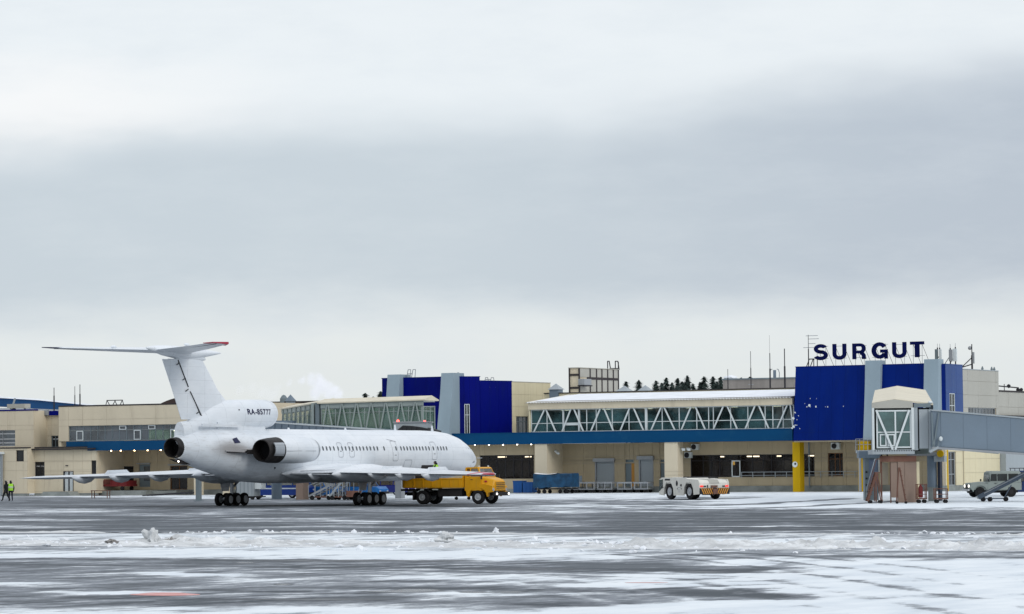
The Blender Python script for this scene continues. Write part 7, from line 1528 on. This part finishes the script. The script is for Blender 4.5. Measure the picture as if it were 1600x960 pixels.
for xx in (-.35, .35):
    for yy in (-.38, .38): part(rc_, 'wheel', MB().lathe([(-.05, .08), (-.04, .13), (.04, .13), (.05, .08)], (xx, yy, .13), 'y', 12), M['tyre'])
# ---- left: red flat trailer, low frame
x, y = f2w(L0.s(183, 765), -.1); rtz = thing_w('red_trailer', 'dull dark red cargo trailer on the ledge under the left canopy, behind the left wing', 'trailer', (x, y, .485), -PHI)
part(rtz, 'bed', MB().box(-1.95, 1.95, -.9, .9, .42, .62), M['red']); part(rtz, 'body', MB().box(-.2, 1.9, -.85, .85, .62, 1.0), M['red']); part(rtz, 'front_box', MB().box(-1.9, -.9, -.8, .8, .62, 1.15), mat('dusty_red_box', (.20, .075, .06), .8, var=.2))
for k in range(5): part(rtz, 'side_post', MB().box(-1.9 + k * .93, -1.85 + k * .93, -.93, -.9, .45, 1.05), M['red'])
for xx in (-1.3, 1.3):
    for yy in (-.8, .8): part(rtz, 'wheel', MB().lathe([(-.1, .13), (-.09, .21), (.09, .21), (.1, .13)], (xx, yy, .21), 'y', 16), M['tyre'])
part(rtz, 'drawbar', MB().bar((-1.95, 0, .55), (-3.0, 0, .35), .08), M['black'])
x, y = G(161, 779); tb = thing_w('metal_bench_frame', 'low brown metal bench frame in front of the red trailer', 'frame', (x, y, 0), -PHI)
part(tb, 'top', MB().box(-1.2, .7, -.25, .25, .68, .74), M['rust']); part(tb, 'lower_rail', MB().box(-1.1, .7, -.02, .02, .25, .29), M['rust'])
for xx in (-1.12, .62):
    for yy in (-.2, .2): part(tb, 'leg', MB().box(xx - .03, xx + .03, yy - .03, yy + .03, 0, .68), M['rust'])
x, y = G(258, 776); tw_ = thing_w('tow_bars', 'dark tow bars lying on the apron below the left canopy', 'tow bar', (x, y, 0), -PHI)
for k in range(3): part(tw_, 'bar', MB().tube((-2.5 + k * .3, -.2 + k * .3, .1), (2.2 + k * .2, .1 + k * .5, .35), .06), M['black'])
# ---- centre: blue bins, tarpaulin cart, flat baggage carts
M['bin'] = mat('blue_plastic', (.008, .07, .24), .5, var=.1); M['tarp'] = mat('dark_blue_tarpaulin', (.010, .055, .12), .65, var=.35, vscale=(1.5, 1.5, 1.5), bump=.8, bscale=3)
BX = Wall(0, -2.5, 0)
for a, b, yt, lab in ((801.5, 815.5, 752.5, 'taller blue container left of the dark blue tarpaulin cart'), (816.5, 832, 754.5, 'lower blue container touching the dark blue tarpaulin cart')):
    s0, s1 = BX.s(a, 765), BX.s(b, 765); z1 = BX.z((a + b) / 2, yt); t = thing_f('blue_container', lab, 'container', ((s0 + s1) / 2, -2.0, 0), 'blue containers beside the tarpaulin cart')
    part(t, 'body', MB(BX.xf).prism([(s0 + .04, .08), (s1 - .04, .08), (s1, z1), (s0, z1)], -.95, 0, 'y'), M['bin']); part(t, 'lid', MB(BX.xf).box(s0 - .03, s1 + .03, -.98, .04, z1, z1 + .06), M['bin'])
    for k in (.3, .7): part(t, 'rib', MB(BX.xf).box(s0 + (s1 - s0) * k - .04, s0 + (s1 - s0) * k + .04, 0, .03, .12, z1 - .05), M['bin'])
CX = Wall(0, -4.2, 0); s0, s1 = CX.s(833, 765), CX.s(893, 765); z1 = CX.z(860, 740.5)
ct = thing_f('covered_baggage_cart', 'baggage cart under a wrinkled dark blue tarpaulin with snow sagging on top', 'cart', ((s0 + s1) / 2, -3.4, 0))
rg = []
nn = 13
for k in range(nn):
    f = k / (nn - 1); x = s0 + (s1 - s0) * f; sag = -.10 * math.sin(f * math.pi * 1.05) if f < .62 else 0.02; zt_ = z1 + sag + random.uniform(-.015, .015); zb0 = .52 + .12 * f + random.uniform(-.06, .06); j = random.uniform(-.05, .05)
    rg.append([(x, .05 + j, zb0), (x, 0 + j * .5, (zb0 + zt_) / 2), (x, -.02, zt_ - .08), (x, -.12, zt_), (x, -.75, zt_ - (.12 if f < .6 else 0)), (x, -1.4, zt_), (x, -1.5, zt_ - .1), (x, -1.52 + j, zb0)])
part(ct, 'tarpaulin', MB(CX.xf).loft(rg), M['tarp'], smooth=True)
sn = [[(s0 + .1 + (s1 - s0) * .56 * k / 8, -.05 - .3 * j, z1 + .05 + .04 * math.sin(j * 1.1) - .11 * math.sin((k / 8) * math.pi * .9) * .9 - .02 * (j in (0, 4))) for j in range(5)] for k in range(9)]
part(ct, 'snow_patch', MB(CX.xf).loft(sn, False, False, False), M['snow'], kind='stuff', smooth=True)
part(ct, 'cart_frame', MB(CX.xf).box(s0 + .1, s1 - .1, -1.3, -.15, .38, .5), M['chassis'])
for x in (s0 + .5, s0 + 1.1, s1 - 1.3, s1 - .6):
    for d in (-.2, -1.25): part(ct, 'wheel', MB(CX.xf).lathe([(d - .06, .12), (d - .05, .19), (d + .05, .19), (d + .06, .12)], (x, 0, .19), 'y', 14), M['tyre'])
part(ct, 'drawbar', MB(CX.xf).bar((s1 - .2, -.6, .42), (s1 + .9, -.5, .6), .06), M['chassis'])
DX = Wall(0, 1.45, 0)
labs = ['flat grey baggage cart nearest the tarpaulin cart, with an upright end board', 'flat grey baggage cart second from the tarpaulin cart', 'flat grey baggage cart standing below the left roller shutter', 'flat grey baggage cart in front of the ochre door', 'flat grey baggage cart below the right roller shutter, next to the pillar']
def baggage_cart(px0, px1, lab, board=False):
    s0, s1 = DX.s(px0, 760), DX.s(px1, 760); zt_ = DX.z((px0 + px1) / 2, 753.2); t = thing_f('baggage_cart', lab, 'cart', ((s0 + s1) / 2, 1.0, 0), 'flat baggage carts on the loading ledge')
    z0 = .0
    part(t, 'deck', MB(DX.xf).box(s0, s1, .1, 1.3, zt_ - .14, zt_), M['steel'])
    for s in (s0 + .06, (s0 + s1) / 2, s1 - .06):
        for d in (.14, 1.26): part(t, 'post', MB(DX.xf).box(s - .04, s + .04, d - .04, d + .04, .3, zt_ - .14), M['steel'])
    part(t, 'lower_frame', MB(DX.xf).box(s0 + .02, s1 - .02, .15, 1.25, .30, .40), M['steel'])
    if board: part(t, 'end_board', MB(DX.xf).box(s0, s0 + 1.2, .12, .18, zt_, zt_ + .58), M['tun'])
    for s in (s0 + .25, s1 - .25):
        for d in (.25, 1.15): part(t, 'wheel', MB(DX.xf).lathe([(d - .05, .11), (d - .04, .17), (d + .04, .17), (d + .05, .11)], (s, 0, .17), 'y', 12), M['tyre'])
for (a, b), lab in zip(((893, 912), (914, 939), (943, 966), (974, 997), (1000, 1022)), labs): baggage_cart(a, b, lab, a == 893)

# ================================================================== PEOPLE
M['dkcloth'] = mat('black_work_clothes', (.012, .014, .016), .9, var=.3); M['navycloth'] = mat('navy_work_trousers', (.014, .018, .032), .9, var=.3); M['skin'] = mat('skin', (.42, .25, .18), .6); M['hivis'] = mat('lime_safety_vest', (.36, .72, .05), .7, var=.1); M['reflex'] = mat('silver_reflective_tape', (.62, .66, .62), .4)
def person(name_label, loc, face, joints, jacket, trousers, vest=None, hood=True, hat=None, group=None, turn=0):
    """joints: dict of local positions, x forward, y left, z up"""
    J = joints; t = thing_w('person', name_label, 'person', loc, face, group)
    names = ['pelvis', 'spine', 'chest', 'neck', 'hipL', 'kneeL', 'ankL', 'toeL', 'hipR', 'kneeR', 'ankR', 'toeR', 'shL', 'elL', 'wrL', 'shR', 'elR', 'wrR', 'headb']
    ed = [('pelvis', 'spine'), ('spine', 'chest'), ('chest', 'neck'), ('neck', 'headb'), ('pelvis', 'hipL'), ('hipL', 'kneeL'), ('kneeL', 'ankL'), ('ankL', 'toeL'), ('pelvis', 'hipR'), ('hipR', 'kneeR'), ('kneeR', 'ankR'), ('ankR', 'toeR'), ('chest', 'shL'), ('shL', 'elL'), ('elL', 'wrL'), ('chest', 'shR'), ('shR', 'elR'), ('elR', 'wrR')]
    rad = dict(pelvis=(.17, .14), spine=(.17, .13), chest=(.20, .15), neck=(.075, .075), headb=(.065, .07), hipL=(.11, .11), kneeL=(.075, .075), ankL=(.055, .055), toeL=(.05, .04), shL=(.085, .085), elL=(.06, .06), wrL=(.045, .045))
    for k in list(rad):
        if k.endswith('L'): rad[k[:-1] + 'R'] = rad[k]
    me = D.meshes.new('body'); me.from_pydata([J[n] for n in names], [(names.index(a), names.index(b)) for a, b in ed], [])
    o = D.objects.new('body', me); COL.objects.link(o); sk = o.modifiers.new('skin', 'SKIN'); sk.use_smooth_shade = True; o.modifiers.new('sub', 'SUBSURF').levels = 1
    for i, n in enumerate(names): me.skin_vertices[0].data[i].radius = rad[n]
    me.skin_vertices[0].data[0].use_root = True
    dg = bpy.context.evaluated_depsgraph_get(); dg.update(); m2 = D.meshes.new_from_object(o.evaluated_get(dg)); D.objects.remove(o)
    m2.materials.clear(); m2.materials.append(jacket); m2.materials.append(trousers); m2.materials.append(M['black'])
    for p in m2.polygons: z = p.center.z; p.material_index = 0 if z > J['pelvis'][2] - .04 else (2 if z < .10 + min(J['ankL'][2], J['ankR'][2]) - .04 else 1); p.use_smooth = True
    b = D.objects.new('body', m2); COL.objects.link(b); b.parent = t; BASE[b.name] = (0, 0, 0)
    h = Vector(J['head']); hm = MB(); secs = [(-.125, .03, .035), (-.10, .055, .065), (-.05, .068, .085), (0, .075, .095), (.05, .076, .098), (.09, .062, .082), (.115, .03, .04)]
    part(t, 'head', MB().loft([[(h.x + b_ * math.cos(2 * math.pi * i / 14) + .012, h.y + a_ * math.sin(2 * math.pi * i / 14), h.z + z) for i in range(14)] for z, a_, b_ in secs]), M['skin'], smooth=True)
    part(t, 'nose', MB().lump((h.x + .112, h.y, h.z - .01), (.02, .013, .024), 1, 1, .02), M['skin'])
    for s in (-1, 1): part(t, 'eye', MB().lump((h.x + .098, h.y + s * .03, h.z + .018), (.01, .012, .008), 1, 1, .01), M['black']); part(t, 'ear', MB().lump((h.x, h.y + s * .078, h.z), (.022, .012, .03), 1, 1, .02), M['skin'])
    part(t, 'mouth', MB().box(h.x + .096, h.x + .104, h.y - .022, h.y + .022, h.z - .055, h.z - .048), M['rust'])
    cap_ = MB().loft([[(h.x + (b_ if i else b_) * math.cos(2 * math.pi * i / 14) - (.012), h.y + a_ * math.sin(2 * math.pi * i / 14), h.z + z) for i in range(14)] for z, a_, b_ in ((-.02, .085, .092), (.03, .092, .106), (.07, .088, .104), (.11, .06, .075), (.13, .02, .03))])
    part(t, 'hat', cap_, hat or M['black'], smooth=True)
    if hood: part(t, 'hood', MB().lump((h.x - .08, h.y, h.z - .09), (.10, .12, .10), 3, 2, .06), jacket, smooth=True)
    for sd in 'LR':
        w0 = Vector(J['wr' + sd]); e0 = Vector(J['el' + sd]); d = (w0 - e0).normalized(); sx_ = Vector((0, 1, 0)).cross(d).normalized(); hnd = MB()
        hnd.bar(tuple(w0), tuple(w0 + d * .09), .075, .03, tuple(sx_)); side = d.cross(sx_).normalized()
        for k in range(4):
            q0 = w0 + d * .085 + side * (.027 - .018 * k); L = (.065, .075, .07, .055)[k]; q1 = q0 + d * L * .55 + sx_ * .008; q2 = q1 + d * L * .4 + sx_ * .025; hnd.tube(tuple(q0), tuple(q1), .009, n=6).tube(tuple(q1), tuple(q2), .008, .006, 6)
        q0 = w0 + d * .03 + side * .035; hnd.tube(tuple(q0), tuple(q0 + d * .04 + side * .025), .011, .008, 6); part(t, 'hand', hnd, M['black'], smooth=True)
    if vest:
        c, s_, p_ = Vector(J['chest']), Vector(J['spine']), Vector(J['pelvis']); rg = []
        for q, a_, b_ in ((p_ + Vector((0, 0, -.02)), .215, .185), (s_, .215, .185), (s_.lerp(c, .6), .235, .20), (c + Vector((0, 0, .05)), .245, .195), (c + Vector((0, 0, .15)), .20, .14), (c + Vector((0, 0, .19)), .12, .11)):
            rg.append([(q.x + b_ * math.cos(2 * math.pi * i / 18), q.y + a_ * math.sin(2 * math.pi * i / 18), q.z) for i in range(18)])
        v_ = part(t, 'safety_vest', MB().loft(rg), vest, smooth=True)
        for zz in (.28, .62):
            q = s_.lerp(c, zz); a_ = .225 + .018 * zz; part(v_, 'reflective_band', MB().loft([[(q.x + (a_ - .025) * math.cos(2 * math.pi * i / 18), q.y + (a_ + .006) * math.sin(2 * math.pi * i / 18), q.z + k) for i in range(18)] for k in (-.025, .025)], False, False), M['reflex'])
    return t
def J_(**k):
    b = dict(pelvis=(0, 0, .95), spine=(.01, 0, 1.12), chest=(.02, 0, 1.34), neck=(.02, 0, 1.52), headb=(.03, 0, 1.60), head=(.04, 0, 1.68), hipL=(0, .11, .88), kneeL=(.03, .12, .48), ankL=(0, .12, .09), toeL=(.17, .13, .05), hipR=(0, -.11, .88), kneeR=(.03, -.12, .48), ankR=(0, -.12, .09), toeR=(.17, -.13, .05),
             shL=(.01, .20, 1.43), elL=(-.03, .28, 1.15), wrL=(.08, .27, .92), shR=(.01, -.20, 1.43), elR=(-.03, -.28, 1.15), wrR=(.08, -.27, .92)); b.update(k); return b
x, y = G(9.5, 784); person('person in dark clothes mid stride beside the pale blue gate column', (x, y, 0), math.radians(150), J_(kneeL=(.20, .12, .50), ankL=(.30, .12, .12), toeL=(.46, .13, .09), kneeR=(-.08, -.12, .49), ankR=(-.33, -.12, .14), toeR=(-.20, -.13, .05), wrL=(-.15, .30, .95), elR=(.10, -.29, 1.17), wrR=(.27, -.22, 1.05)), M['dkcloth'], M['dkcloth'])
x, y = G(16.8, 783.5); person('person in a lime safety vest and dark clothes walking right of the other walker', (x, y, 0), math.radians(110), J_(kneeL=(.10, .11, .49), ankL=(.10, .11, .09), toeL=(.27, .12, .05), kneeR=(-.02, -.11, .49), ankR=(-.20, -.11, .13), toeR=(-.06, -.12, .05), elL=(.02, .29, 1.16), wrL=(.16, .22, 1.02)), M['dkcloth'], M['navycloth'], M['hivis'])
q = Matrix.Rotation(TR, 3, 'Z') @ Vector((-1.75, .15, 0)) + truck.location
person('worker in a dark hood and lime vest standing on the yellow truck bed', (q.x, q.y, 1.30), math.radians(160), J_(head=(.10, 0, 1.66), headb=(.06, 0, 1.59), chest=(.05, 0, 1.34), elL=(.12, .28, 1.18), wrL=(.34, .22, 1.12), elR=(.12, -.28, 1.18), wrR=(.34, -.2, 1.15)), M['dkcloth'], M['navycloth'], M['hivis'])
